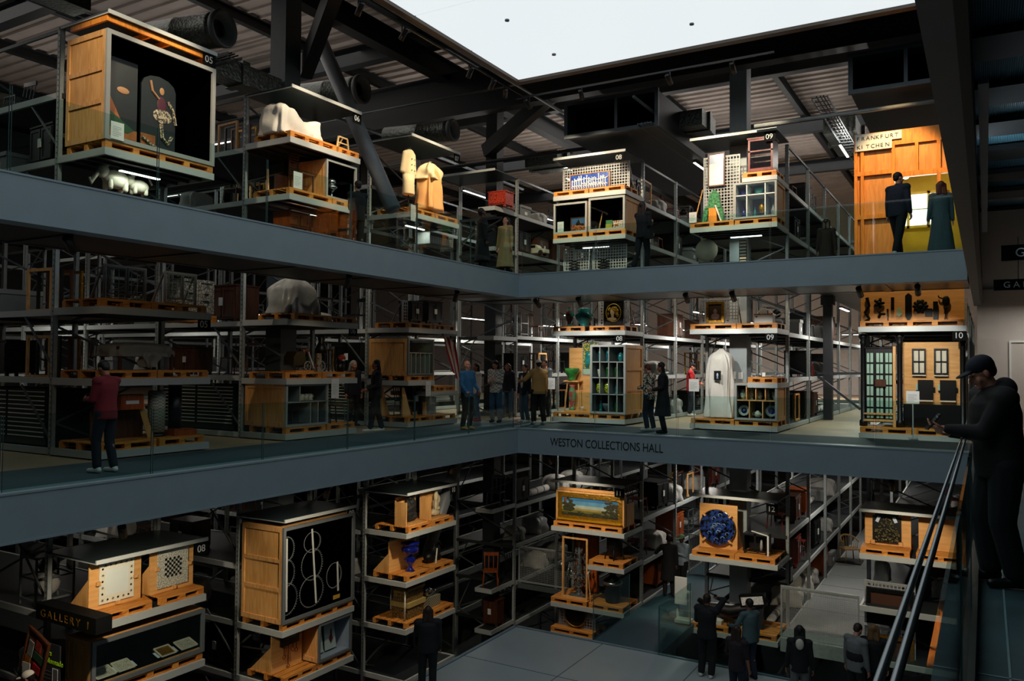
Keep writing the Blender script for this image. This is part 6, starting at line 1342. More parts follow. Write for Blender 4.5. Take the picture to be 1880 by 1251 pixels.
# ======== back rack 11: landscape, chandelier
f = F['8']; Z = -2.96
pallet(f, .05, .05, Z, 2.1, 1.0, 'under the gold framed landscape')
t = thing('landscape_painting', 'wide landscape painting in a heavy gold frame on plywood', 'painting', (.04, .25, Z + T_), frame=f)
MB().box(.02, 2.06, .12, .15, 0, .93).build('plywood_backing', 'plyx', t)
MB().frame(0, 2.1, 0, .86, .05, -.02, .12).build('outer_box_frame', 'ply', t); MB().frame(.06, 2.04, .05, .8, .12, -.02, .08).build('gold_frame', 'gold', t)
x0, x1, z0, z1 = .18, 1.92, .17, .68
bands = ((.0, .16, 'dark_field_green', '#1c2410'), (.16, .3, 'olive_field', '#6d6a1e'), (.3, .4, 'straw_hills', '#a38d4a'), (.4, .58, 'pale_horizon', '#a7b8ac'), (.58, .8, 'mid_blue_sky', '#5b97b8'), (.8, 1., 'deep_blue_sky', '#2c73a8'))
for a, b_, nm, hx in bands: MB().box(x0, x1, .02, .03, z0 + (z1 - z0) * a, z0 + (z1 - z0) * b_).build('painted_band', mat(nm, hx, .6, kind='noise', amt=.35, scale=4), t)
g = MB(); r = random.Random(8)
for k in range(60): g.ell((x0 + .2 + r.gauss(0, .09), .014, z0 + .22 + r.gauss(0, .08)), (.05, .008, .035), 7, 5)
for k in range(80): g.ell((x1 - .2 + r.gauss(0, .1), .014, z0 + .25 + r.gauss(0, .1)), (.055, .008, .035), 7, 5)
for k in range(50): g.ell((r.uniform(x0 + .5, x1 - .1), .014, z0 + .06 + r.gauss(0, .025)), (.06, .008, .02), 7, 5)
bm_v = [(min(max(x, x0), x1), y, min(max(z, z0), z1)) for x, y, z in g.v]; g.v = bm_v
g.build('painted_trees', mat('painted_dark_foliage', '#1b1c0d', .6, kind='spots', scale=40, color2='#3a3a16'), t)
MB().ell((x0 + .1, .012, z1 - .08), (.05, .006, .06)).build('reddish_leaves', mat('reddish_leaf_paint', '#8a4632', .6, kind='spots', scale=40, color2='#2c1c10'), t)
MB().box(.06, 2.04, -.12, -.02, .05, .08).build('gold_ledge', mat('bright_gilt_ledge', '#d9ad22', .35, .5), t)
MB().box(-.02, .02, .15, .7, 0, .6).box(2.08, 2.11, .15, .7, 0, .6).build('side_support', 'ply', t)
Z = -5.11
pallet(f, .0, .02, Z, 1.12, 1.1, 'under the tall open frame with the chandelier'); pallet(f, 1.18, .02, Z, 1.02, 1.1, 'under the bell shaped object right of the chandelier'); pallet(f, 1.18, .02, -3.92, 1.02, 1.1, 'under the dark round table')
t = thing('open_frame', 'tall open timber frame with brown back holding the chandelier', 'frame', (.28, .15, Z + T_), frame=f)
MB().frame(0, .8, 0, 1.72, .05, 0, .06).build('front_frame', 'timber', t); MB().box(.03, .77, .8, .83, .05, 1.7).build('brown_back', 'orangewood', t); MB().frame(0, .8, 0, 1.72, .05, .78, .8).box(0, .04, .06, .8, 1.68, 1.72).box(.76, .8, .06, .8, 1.68, 1.72).build('rear_frame', 'brown', t); MB().bar((.82, .0, .75), (.95, -.1, -.0), .02).build('leaning_strut', 'timber', t)
MB().box(-.03, .0, -.01, .07, .9, .95).box(.8, .84, -.01, .07, .75, .8).build('white_tie', 'white', t)
t = thing('chandelier', 'glass chandelier with many arms standing in the open timber frame', 'chandelier', (.68, .45, Z + T_ + .02), frame=f)
gc = mat('cut_glass', '#c9d2d2', .08, .85, amt=.4, scale=30)
MB().lathe([(.05, .2), (.12, .3), (.05, .4), (.1, .5), (.16, .58), (.06, .66), (.1, .76), (.05, .9), (.08, 1.0), (.04, 1.15), (.06, 1.25), (.02, 1.4), (.03, 1.5), (.005, 1.56)], n=16).build('central_stem', gc, t, True)
for k in range(10):
    a = 2 * PI * k / 10; c_, s_ = math.cos(a), math.sin(a)
    MB().tube([(c_ * q, s_ * q, z) for q, z in ((.06, .62), (.18, .5), (.3, .52), (.34, .68), (.3, .8))], .012, 6).lathe([(.02, 0), (.04, .02), (.015, .03), (.02, .1)], (c_ * .3, s_ * .3, .8), 8).build('glass_arm', gc, t, True)
g = MB(); r = random.Random(2)
for k in range(170):
    a = r.uniform(0, 2 * PI); z = r.uniform(.25, 1.35); q = .33 - .24 * max(0, (z - .7) / .65) if z > .6 else .34 - .1 * (.6 - z) / .35
    q *= r.uniform(.75, 1.05); g.ell((q * math.cos(a), q * math.sin(a), z), (.016, .016, .03), 5, 4)
g.build('hanging_drops', gc, t); MB().lathe([(.3, 0), (.3, .02), (.12, .05), (.05, .2)], n=20).build('foot', gc, t, True)
t = thing('round_stool', 'dark round legged stand on the small shelf right of the chandelier', 'stand', (1.75, .5, -3.92 + T_), frame=f)
MB().lathe([(.3, .62), (.3, .66), (.26, .68), (.26, .62)], n=24).lathe([(.22, .1), (.24, .14), (.22, .5), (.24, .62)], n=20).build('drum', 'black', t, True)
for k in range(5): a = k * 2 * PI / 5; MB().tube([(.22 * math.cos(a), .22 * math.sin(a), .3), (.28 * math.cos(a), .28 * math.sin(a), 0)], .02, 6).build('leg', 'black', t, True)
MB().lathe([(.1, .68), (.14, .74), (.02, .8)], n=16).build('silver_cap', 'silver', t, True)
t = thing('bell_object', 'dark bell shaped vessel under clear sheet right of the chandelier', 'vessel', (1.72, .45, Z + T_), frame=f); MB().lathe([(.2, 0), (.22, .1), (.24, .28), (.18, .4), (.22, .5), (.26, .6), (.1, .72), (.04, .86)], n=22).build('vessel_body', 'iron', t, True); MB().lathe([(.26, .5), (.28, .54), (.26, .58)], n=22).build('metal_rim', 'silver', t, True)
meshpanel(f, .12, .3, -5.95 + .14, 1.15, .68, 'pale mesh panel behind the round dark mirror near the glass floor', feet=False); pallet(f, .0, .02, -5.95, 1.3, .9, 'under the round dark mirror')
t = thing('round_mirror', 'round dark mirror leaning on a mesh panel near the glass floor', 'mirror', (.68, .22, -5.95 + .14 + .38), frame=f); Rx = Matrix.Rotation(PI / 2, 4, 'X')
MB().lathe([(.001, -.02), (.33, -.02), (.33, .02), (.001, .02)], n=36, mx=Rx).build('dark_glass', mat('brown_dark_glass', '#221a12', .2), t); MB().tube([(.33 * math.cos(k * PI / 18), -.02, .33 * math.sin(k * PI / 18)) for k in range(36)], .018, 6, True).build('brass_rim', 'gold', t, True)
# footbridge lectern
p = at(1218, 1120, z=ZL + .6)
t = thing('lectern_panel', 'white interpretation lectern standing on the lower footbridge', 'lectern', (-6.75, 20.6, ZL)); MB().box(-.3, .1, 0, .3, 0.02, .1).build('base', 'white', t); MB().frame(-.28, .1, .1, .85, .05, .1, .15).build('frame', 'white', t); MB().box(-.3, .02, .02, .06, .5, 1.2).build('reading_panel', 'white', t)
# ======== back rack 12: blue charger
f = F['9']; Z = -3.28
pallet(f, .06, .03, Z, 1.1, 1.2, 'under the big round blue charger'); pallet(f, 1.17, .03, Z, 1.0, 1.2, 'under the small black case, lower middle back rack')
t = easel(f, .12, .15, Z + T_, 1.0, 1.15, .5, 'plywood board behind the big round blue charger')
t = thing('round_charger', 'big round charger of swirling blue and black glaze clipped to plywood', 'charger', (.62, .44, Z + T_ + .56), frame=f)
MB().lathe([(.001, .02), (.35, .0), (.46, .05), (.47, .03), (.35, -.02), (.001, -.02)], n=48, mx=Rx).build('dish', mat('blue_black_glaze', '#223a7c', .15, kind='spots', scale=11, color2='#090b14', coat=.8), t, True)
g = MB(); r = random.Random(4)
for k in range(16):
    a = r.uniform(0, 6.28); q = r.uniform(.05, .36); g.tube([(q * math.cos(a) + .05 * math.cos(b_), -.04, q * math.sin(a) + .04 * math.sin(b_)) for b_ in [j * .6 for j in range(8)]], .007, 5)
g.build('pale_swirls', mat('pale_blue_swirl', '#86a8d8', .2), t, True)
MB().tube([(.465 * math.cos(k * PI / 24), -.035, .465 * math.sin(k * PI / 24)) for k in range(48)], .01, 6, True).build('metal_rim', 'gold', t, True)
for a in (.75, 2.4, 3.9, 5.5): MB().bar((.42 * math.cos(a), -.06, .42 * math.sin(a)), (.52 * math.cos(a), -.06, .52 * math.sin(a)), .05, .02, (0, 1, 0)).build('wooden_clip', 'timber', t)
t = thing('black_case', 'small black glazed case with white strap on the lower middle back rack', 'case', (1.3, .35, Z + T_), frame=f)
MB().frame(0, .62, .05, .5, .04, 0, .04).box(0, .04, .04, .4, .05, .5).box(.58, .62, .04, .4, .05, .5).box(.04, .58, .36, .4, .05, .5).box(.04, .58, .04, .36, .46, .5).box(.28, .32, .0, .04, .05, .5).build('case_body', 'black', t); MB().box(.62, .66, -.06, -.03, -.0, .5).bar((.64, -.045, .5), (.2, .1, .56), .035, .02).build('white_strap', 'white', t); MB().lathe([(.03, 0), (.04, .1), (.02, .3)], (.42, .2, .06), 10).build('glass_piece', 'plastic', t, True)
for x in (.02, .56): MB().box(x, x + .04, 0, .04, 0, .05).build('foot', 'black', t)
Z = -5.16
for v, lb in ((.05, 'left of the carved boat on the bottom middle back rack'), (1.25, 'right of the carved boat on the bottom middle back rack')): pallet(f, v, .03, Z, .95, 1.2, lb)
t = thing('carved_boat', 'long dark carved boat prow resting across the lower middle back rack', 'boat', (.2, .45, Z + T_ + .0), frame=f)
MB().tube([(-.1, 0, .5), (.2, 0, .32), (.8, 0, .3), (1.4, 0, .5), (1.7, 0, .75)], [.06, .16, .2, .16, .05], 10).build('hull', 'black', t, True); MB().box(.3, .36, -.1, .1, 0, .2).box(1.1, 1.16, -.1, .1, 0, .2).build('cradle', 'timber', t)
t = thing('patterned_drum', 'black drum with a white scratched pattern on the lower middle back rack', 'drum', (1.55, .3, Z + T_ + .55), frame=f); MB().box(-.3, .35, 0, .2, 0, .3, Matrix.Rotation(-.2, 4, 'Y')).build('drum_body', 'black', t); MB().box(-.25, .3, -.01, 0, .05, .25, Matrix.Rotation(-.2, 4, 'Y')).build('scratched_face', mat('white_scratches', '#c9cfcf', .6, kind='voronoi', scale=14, color2='#e8e8e8'), t); MB().box(-.2, -.1, .05, .15, -.55, 0).box(.15, .25, .05, .15, -.55, 0).build('support_leg', 'darksteel', t)
t = thing('white_block', 'white folded cloth on the pallet beside the photographing person', 'cloth', (.5, .15, Z + T_), frame=f); MB().box(0, .3, 0, .2, 0, .1).ell((.15, .1, .1), (.16, .11, .05)).build('folded_cloth', 'sheet', t)
t = thing('side_label', 'speckled grey information sign on the post of the lower middle rack', 'sign', (2.28, 1.2, -4.0), frame=f); MB().box(0, .02, 0, .35, 0, .62).build('sign_board', 'sign', t); MB().box(.02, .026, .03, .32, .06, .42).build('grey_print', mat('speckled_print', '#9aa0a0', .6, kind='spots', scale=60, color2='#3a3d3d'), t)
# ======== back rack 13: black ornament boards and brown frames
f = F['10']; Z = -2.73
pallet(f, .02, .03, Z, 1.05, 1.1, 'under the board with the black floral ironwork'); pallet(f, 1.2, .03, Z, 1.0, 1.1, 'under the plain plywood board at the lower right')
t = easel(f, .06, .2, Z + T_, 1.0, .82, .5, 'plywood board behind the black floral ironwork'); t = easel(f, 1.22, .2, Z + T_, .96, .82, .5, 'plain plywood board at the lower right behind the rail')
t = thing('floral_ironwork', 'black panel of dense floral ironwork clipped to plywood', 'ironwork', (.24, .5, Z + T_ + .06), frame=f); MB().box(0, .62, 0, .03, 0, .7).build('black_backing', 'black', t)
g = MB(); r = random.Random(6)
for k in range(150):
    x = r.uniform(.04, .58); z = r.uniform(.04, .64); 
    if z > .2 + .5 * (1 - abs(x - .31) / .3): continue
    g.ell((x, -.02 - r.uniform(0, .03), z), (.028, .014, .02), 6, 5, Matrix.Rotation(r.uniform(0, 3), 4, 'Y'))
g.build('floral_scrolls', mat('bronze_leaf', '#6f6a4a', .35, .7, amt=.4), t, True)
for x, z in ((0, .0), (.6, .0), (0, .68), (.6, .68)): MB().box(x - .04, x + .05, -.05, .01, z - .04, z + .05).build('wooden_clip', 'timber', t)
for x, a in ((.08, .4), (.5, -.4)): MB().box(-.02, .05, -.06, -.05, 0, .14, Matrix.Translation((x, 0, .5)) @ Matrix.Rotation(a, 4, 'Y')).build('blue_tag', mat('pale_blue_card', '#c3d3e2', .7), t)
for z0, nm, m in ((-4.42 + .0, 'dark carved', 'iron'), (-5.5, 'gilded', 'gold')):
    meshpanel(f, .05, .5, z0 - .05, 1.1, 1.02, 'mesh panel behind the %s frame at the lower right' % nm, feet=False)
    t = thing('picture_frame', 'large %s picture frame with brown backing at the lower right' % nm, 'frame', (.12, .4, z0), frame=f); MB().frame(0, 1.0, 0, .82, .08, -.02, .06).build('frame', m if nm != 'gilded' else 'gold', t); MB().box(.08, .92, .02, .03, .08, .74).build('brown_backing', mat('brown_board', '#4f2e1c', .6), t)
    if m == 'iron':
        g = MB()
        for k in range(26): g.ell((k / 25., 0, .0), .025, 6, 4).ell((k / 25., 0, .82), .025, 6, 4)
        for k in range(20): g.ell((0, 0, .82 * k / 19), .025, 6, 4).ell((1.0, 0, .82 * k / 19), .025, 6, 4)
        g.build('carved_edge', 'iron', t)
o = drape(.3, .3, .5, folds=5, amp=.02, seed=31).build('wrapped_object', 'sheet', None, True); tag(o, 'white wrapped object above the dark carved frame at the lower right', 'wrapped object'); place(o, f, (.4, .9, -3.5))
# rattan armchair at the far end of the grating
p = at(1560, 1032, z=ZL)
t = thing('rattan_armchair', 'blond rattan armchair at the far end of the steel grating', 'armchair', (p.x, p.y, ZL + .04), .6)
rt = mat('blond_rattan', '#caa56c', .5, kind='wave', axis='Z', scale=30, color2='#a07c46')
MB().box(-.26, .26, -.24, .24, .4, .44).build('seat', rt, t)
for x in (-.25, .25):
    for y in (-.22, .22): MB().tube([(x, y, 0), (x * .9, y, .42)], .02, 8).build('leg', rt, t, True)
g = MB()
for s_ in (0, 1): g.tube([(.3 * math.cos(a), .02 + .28 * math.sin(a), .66 + .16 * max(0, math.sin(a)) + .03 * s_) for a in [-.5 + k * (PI + 1) / 14 for k in range(15)]], .016, 6)
for k in range(13): a = -.4 + k * (PI + .8) / 12; g.tube([(.24 * math.cos(a), .22 * math.sin(a), .42), (.3 * math.cos(a), .02 + .28 * math.sin(a), .66 + .16 * max(0, math.sin(a)))], .008, 5)
g.build('hooped_back', rt, t, True)
t2 = MB().box(-.4, .4, -.35, .35, 0, .04).build('black_platform', 'black'); tag(t2, 'low black platform under the rattan armchair', 'platform'); t2.location = (p.x, p.y, ZL)
# ------------------------------------------------------------------ bulk goods stored deeper in the racks
r = random.Random(42)
woods = ['brown', 'redwood', 'orangewood', 'black', 'iron']
wn = {'brown': 'dark brown', 'redwood': 'red brown', 'orangewood': 'orange brown', 'black': 'black', 'iron': 'charcoal'}
I4 = Matrix()
protos = {}
lv_name = {'U': 'upper', 'M': 'middle', 'L': 'lower'}
def wrapped(w_, d, h, m, seed): return drape(w_ * .85, d * .85, h * .85, folds=6, amp=.03, seed=seed, top=.75, n=40, m=12).build('wrapped_bundle', m, None, True)
def stocks():
    P = {}
    for m in woods: P['cab_' + m] = cabinet(I4, (0, 0, 0), .8, .6, .78, '', m, rz=-PI / 2)
    for m in ('brown', 'black', 'redwood'): P['chr_' + m] = chair(I4, (0, 0, 0), '', m, rz=-PI / 2, sc=.95)
    for i, m in enumerate(('sheet', 'sheetd', 'plastic', 'sheet')): P['wrp_%d' % i] = wrapped(.8, .6, .6, m, 50 + i)
    t = thing('storage_box', '', 'box'); MB().box(-.35, .35, -.3, .3, 0, .4).build('box_body', mat('grey_archive_board', '#7a7d7c', .7), t); MB().box(-.37, .37, -.32, .32, .34, .42).build('box_lid', mat('grey_archive_lid', '#8c908e', .7), t); MB().box(.351, .36, -.08, .08, .12, .22).build('box_label', 'white', t); P['box_0'] = t
    t = thing('rolled_textile', '', 'roll'); MB().tube([(-.0, -.9, .12), (0, .9, .12)], .11, 12).build('white_roll', 'sheet', t, True)
    for y in (-.5, 0, .5): MB().tube([(0, y - .02, .12), (0, y + .02, .12)], .118, 12).build('tie_band', 'grey', t)
    P['rol_0'] = t
    t = thing('framed_panel_rack', '', 'frames'); 
    for k in range(4): MB().frame(-.35, .35, 0, .75, .05, -.3 + .18 * k, -.26 + .18 * k).build('stacked_frame', ('gold', 'brown', 'black', 'timber')[k], t)
    t.rotation_euler.z = -PI / 2; P['frm_0'] = t
    t = thing('metal_stand', '', 'stand'); g = MB()
    for x in (-.3, .3):
        for y in (-.25, .25): g.bar((x, y, 0), (x, y, .8), .03)
    for z in (.1, .45, .78): g.bar((-.3, -.25, z), (.3, -.25, z), .03).bar((-.3, .25, z), (.3, .25, z), .03).bar((-.3, -.25, z), (-.3, .25, z), .03).bar((.3, -.25, z), (.3, .25, z), .03)
    g.build('stand_frame', 'galvd', t); MB().ell((0, 0, .3), (.2, .18, .2)).build('wrapped_core', 'sheetd', t, True); MB().lathe([(.1, .5), (.16, .6), (.06, .72)], n=12).build('metal_vessel', 'iron', t, True); P['std_0'] = t
    return P
P_ = stocks(); keys = list(P_); used = set()
LB = {'cab': '%s wooden cabinet stored', 'chr': '%s wooden chair stored', 'wrp': '%s wrapped bundle stored', 'box': 'grey lidded archive box stored', 'rol': 'white rolled textile stored', 'frm': 'row of upright frames stored', 'std': 'metal stand with wrapped contents stored'}
GR = {'cab': 'cabinets', 'chr': 'chairs', 'wrp': 'bundles', 'box': 'boxes', 'rol': 'rolled textiles', 'frm': 'frames', 'std': 'metal stands'}
rowname = {'5': 'first left rack', '6': 'second left rack', '7': 'third left rack', 'c': 'corner rack', '8': 'first back rack', '9': 'second back rack', '10': 'third back rack'}
def stock(row, v, u, z, lvl, bright=False, lim=.95):
    f = F[row]
    if RA[row][0] == 'L' or row == 'c': ks = ['cab_brown', 'cab_black', 'cab_iron', 'chr_brown', 'chr_black', 'frm_0', 'std_0', 'wrp_1', 'box_0'] + (['wrp_0', 'wrp_2', 'rol_0', 'chr_redwood'] if lvl == 'L' else [])
    elif lvl == 'L': ks = keys + ['cab_orangewood', 'std_0', 'chr_redwood']
    else: ks = ['cab_brown', 'cab_black', 'cab_iron', 'chr_brown', 'chr_redwood', 'chr_black', 'frm_0', 'std_0', 'box_0', 'rol_0', 'wrp_1', 'cab_black']
    k = r.choice(ks)
    if row != 'c' and r.random() < .12: return
    o = P_[k]
    if k in used: o = dup(o)
    used.add(k)
    s = r.uniform(.85, 1.12); s = min(s, lim / .82)
    o.matrix_world = f @ Matrix.Translation((v, u, z)) @ Matrix.Rotation({'L': 0, 'B': PI}[RA[row][0]] * 0 + (PI if RA[row][0] == 'L' else 0) + r.uniform(-.08, .08), 4, 'Z') @ (Matrix.Rotation(-PI / 2, 4, 'Z') if k[:3] in ('frm',) else Matrix()) @ Matrix.Scale(s, 4)
    if k[:3] in ('cab', 'chr'): o.matrix_world = f @ Matrix.Translation((v, u, z)) @ Matrix.Rotation((-PI / 2 if RA[row][0] == 'L' else PI / 2) + r.uniform(-.1, .1), 4, 'Z') @ Matrix.Scale(s, 4)
    col_ = wn.get(k[4:], {'0': 'white', '1': 'grey', '2': 'milky plastic', '3': 'white'}.get(k[4:], ''))
    b = LB[k[:3]]; b = b % col_ if '%s' in b else b
    o['label'] = '%s on the %s level of the %s' % (b, lv_name[lvl], rowname[row]); o['group'] = '%s %s, %s level %s' % (col_, GR[k[:3]], lv_name[lvl], rowname[row]); 
cnt = 0
for row in ('5', '6', '7', 'c', '8', '9', '10'):
    for lvl, zs in (('U', UPL), ('M', MDL), ('L', LWL[:3])):
        if row == '10' and lvl == 'U': continue
        for z in zs:
            for b in range(3 if lvl != 'U' else 2):
                for q in (.28, .75):
                    if lvl == 'M' and row in ('5', '6', '7') and z < .2 and b in (0, 1): continue
                    u = US[b] + (US[b + 1] - US[b]) * q
                    near = .5 if RA[row][0] == 'L' else W - .5
                    stock(row, near, u, z - .028, lvl, lim=.95)
                    cnt += 1
# ------------------------------------------------------------------ ceiling services, columns, lights
def place_w(o, loc=(0, 0, 0), rz=0): o.location = loc; o.rotation_euler = (0, 0, rz); return o
# roof beams
def roofbeam(x0, y0, x1, y1, z, w, h, label, m='darksteel'):
    t = MB().bar((x0, y0, z), (x1, y1, z), w, .03).bar((x0, y0, z - h), (x1, y1, z - h), w, .03).bar((x0, y0, z - h / 2), (x1, y1, z - h / 2), .03, h).build('roof_beam', m)
    return tag(t, label, 'roof beam', 'steel roof beams')
for k in range(6): roofbeam(-46, 0.5 + 7.2 * k + 4.6, 9, .5 + 7.2 * k + 4.6, 11.6, .35, .55, 'dark steel roof beam running across under the corrugated roof')
for k in range(12): roofbeam(-44 + 4.2 * k, -8, -44 + 4.2 * k, 52, 11.9, .2, .3, 'dark steel roof beam running lengthways under the corrugated roof')
# heavy girders round the luminous ceiling
def girder(a, b, z0, z1, w, label):
    g = MB(); a = Vector(a); b = Vector(b)
    g.bar((a.x, a.y, z1), (b.x, b.y, z1), w, .04).bar((a.x, a.y, z0), (b.x, b.y, z0), w, .04).bar((a.x, a.y, (z0 + z1) / 2), (b.x, b.y, (z0 + z1) / 2), .04, z1 - z0)
    tag(g.build('ceiling_girder', 'darkdeck'), label, 'girder')
girder((-46, 20.7), (9, 20.7), 9.3, 10.6, .4, 'deep black girder behind the back edge of the luminous ceiling')
girder((-14.6, -8), (-14.6, 52), 10.5, 11.1, .4, 'deep black girder running along the left of the luminous ceiling')
# sloping knee brackets from the corner columns
for a, b, lb in (((-14.4, 14.5, 8.8), (-11.2, 12.6, 10.4), 'slanting black knee brace above the draped sofa'), ((-14.1, 22.4, 8.6), (-10.2, 21.2, 10.2), 'slanting black knee brace in the corner'), ):
    tag(MB().bar(a, b, .3, .45).build('knee_brace', 'darksteel'), lb, 'brace')
def column(x, y, w, z0, z1, label, m='beam'):
    t = thing('steel_column', label, 'column', (x, y, z0)); h = z1 - z0
    MB().box(-w / 2, w / 2, -w / 2, w / 2, 0, h).build('shaft', m, t)
    MB().box(-w / 2 - .06, w / 2 + .06, -w / 2 - .06, w / 2 + .06, h - .3, h).build('cap_plate', 'darksteel', t)
    return t
cg = mat('column_grey', '#5f696f', .5)
column(-14.55, 14.0, .5, -9, 11.5, 'grey box column rising behind the draped sofa', cg)
column(-13.95, 22.7, .42, -9, 11.5, 'dark box column standing in the corner of the hall', 'darksteel')
c9 = column(-5.74, 22.12, .46, -9, 11.5, 'grey box column passing through the middle back rack', mat('column_pale_grey', '#9aa6aa', .5))
for z in (-3.1, 4.6): pass
MB().box(-.2, -.05, -.27, -.23, 10.3, 10.5).box(.02, .13, -.27, -.23, 10.3, 10.48).build('switch_box', 'white', c9)
column(-4.3, 27.2, .26, -.02, 3.9, 'thin black column right of the middle back rack', 'darksteel')
t = thing('raking_column', 'grey tubular column raking down between the second and third left racks', 'column')
a = at(588, 75, y=15.65); b = at(722, 385, y=15.65)
MB().tube([a, b], .19, 24).build('tube', 'tube', t, True)
t = thing('raking_column', 'grey tubular column raking down behind the blue vase rack below', 'column')
a = at(838, 850, y=19.6); b = at(700, 1290, y=19.6)
MB().tube([a, b], .17, 24).build('tube', 'tube', t, True); MB().tube([b, b + (b - a).normalized() * .1], .22, 24).build('foot_collar', 'darksteel', t, True)
# diagonal braces at the right of the middle level
tag(MB().bar(at(1500, 690, y=26.5), at(1580, 752, y=26.5), .07).build('diagonal_bar', 'darksteel'), 'dark diagonal bar right of the thin black column', 'bar')
tag(MB().bar(at(1500, 686, y=26.5), at(1580, 686, y=26.5), .07).build('cross_bar', 'darksteel'), 'dark level bar right of the thin black column', 'bar')
# round ducts with open nozzles
def duct(px, py, y, r, back, label):
    c = at(px, py, y=y); t = thing('round_duct', label, 'duct', c)
    d = Vector(back).normalized(); R = d.to_track_quat('Z', 'Y').to_matrix().to_4x4()
    MB().lathe([(r, 0), (r * 1.02, .1), (r, .12), (r, 1.0), (r * 1.03, 1.02), (r, 1.05), (r, 2.2)], n=28, mx=R).build('insulated_pipe', 'foil', t, True)
    vs = MB().lathe([(r * .98, 0), (r * 1.08, -.05), (r * 1.1, -.14), (r * 1.0, -.18), (r * .85, -.12), (r * .5, .02), (r * .48, .1), (r * .47, .25)], n=28, mx=R)
    vs.build('nozzle', 'grey', t, True)
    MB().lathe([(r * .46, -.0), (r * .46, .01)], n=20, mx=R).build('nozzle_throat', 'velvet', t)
duct(402, 54, 11.5, .36, (-1, -.15, .02), 'fat foil-wrapped round duct above the big open crate')
duct(658, 165, 17.2, .37, (-1, -.1, .02), 'foil-wrapped round duct behind the raking column')
duct(826, 240, 19.6, .3, (-1, -.1, .02), 'foil-wrapped round duct over the cream coat and cape')
# rectangular ducts
def rduct(p0, p1, y, L, label, z0=None):
    a = at(*p0, y=y); b = at(*p1, y=y); t = thing('ventilation_duct', label, 'duct', (a.x, y, b.z)); w_ = b.x - a.x; h = a.z - b.z
    MB().box(0, w_, .02, L, 0, .05).box(0, w_, .02, L, h - .05, h).box(0, .05, .02, L, .05, h - .05).box(w_ - .05, w_, .02, L, .05, h - .05).build('casing', 'darksteel', t)
    MB().frame(-.04, w_ + .04, -.04, h + .04, .1, -.06, .02).box(w_ * .55, w_ * .55 + .08, -.05, .02, .06, h - .06).build('front_flange', mat('dark_flange', '#3d464b', .4, .4), t)
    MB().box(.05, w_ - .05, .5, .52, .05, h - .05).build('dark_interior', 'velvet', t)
rduct((1040, 193), (1207, 229), 20.2, 9, 'huge black rectangular duct opening above the blue tile panel')
rduct((1561, 103), (1745, 144), 20.2, 9, 'black rectangular duct opening above the orange kitchen')
# pipes, rails and cable trays
def pipe(a, b, r, label, m='galvd', cat='pipe'): return tag(MB().tube([a, b], r, 8).build('service_pipe' if cat == 'pipe' else 'conduit', m, None, True), label, cat)
pipe(at(1385, 232, y=20.5), at(1715, 186, y=20.5), .05, 'pale pipe running above the red cabinet rack toward the kitchen', 'galv')
pipe((-10.9, -4, 9.2), (-10.9, 26, 9.2), .045, 'pipe running along the left edge of the luminous ceiling', 'galvd')
pipe((-30, 19.3, 9.4), (0, 19.3, 9.4), .035, 'pipe running behind the back edge of the luminous ceiling')
pipe((-17, 6, 9.1), (-17, 30, 9.1), .05, 'pipe hanging over the far left racks')
pipe((-12.9, 5, 8.8), (-12.9, 9.9, 8.8), .03, 'thin pipe above the big open crate')
pipe((-16, 22.2, 8.2), (-8, 22.2, 8.2), .06, 'pipe hanging above the blue tile panel rack', 'darksteel')
pipe((-7.6, 19, 8.4), (-7.6, 34, 8.4), .04, 'pipe running back over the aisle right of the tile panel')
def tray(x0, y0, x1, y1, z, label):
    t = thing('cable_tray', label, 'cable tray'); a = Vector((x0, y0, z)); b = Vector((x1, y1, z)); n = (b - a).cross(Vector((0, 0, 1))).normalized() * .18
    g = MB().bar(a + n, b + n, .02, .06).bar(a - n, b - n, .02, .06); L = (b - a).length; k = 0
    while k * .35 < L: p = a + (b - a) * (k * .35 / L); g.bar(p - n, p + n, .02); k += 1
    g.build('tray_ladder', 'galvd', t)
    g = MB()
    for o in (-.4, .1, .5): g.tube([a + n * o + Vector((0, 0, .03)), b + n * o + Vector((0, 0, .03))], .018, 5)
    g.build('cable', 'black', t)
tray(-13.6, 3, -13.6, 9.6, 8.6, 'cable tray over the nearest left aisle')
tray(-30, 11.5, -13.4, 11.5, 8.0, 'cable tray over the aisle left of the draped sofa')
tray(-7.7, 20, -7.7, 34, 8.0, 'cable tray over the aisle left of the red cabinet rack')
tray(-3.5, 21, -3.5, 40, 8.3, 'cable tray over the aisle left of the kitchen')
# crinkled foil duct boxes
for x, y, z, w_, l, lb in ((-16.5, 8.6, 9.0, .6, 3, 'foil lagged duct box in the top left corner'), (-7.1, 22.6, 8.35, .7, 1.3, 'foil lagged duct box left of the pale column'), (-12.6, 24, 8.2, 1.2, 1.2, 'foil lagged duct box behind the tile panel rack'), (-3.7, 27, 8.6, .9, 3, 'foil lagged duct box over the kitchen aisle'), (-14.6, 12.6, 7.9, .5, 2.2, 'foil lagged duct box over the draped sofa')):
    tag(MB().box(x - w_ / 2, x + w_ / 2, y - l / 2, y + l / 2, z, z + .45).box(x - w_ * .6, x + w_ * .6, y - .1, y + .1, z - .04, z + .5).build('lagged_duct', 'foil'), lb, 'duct')
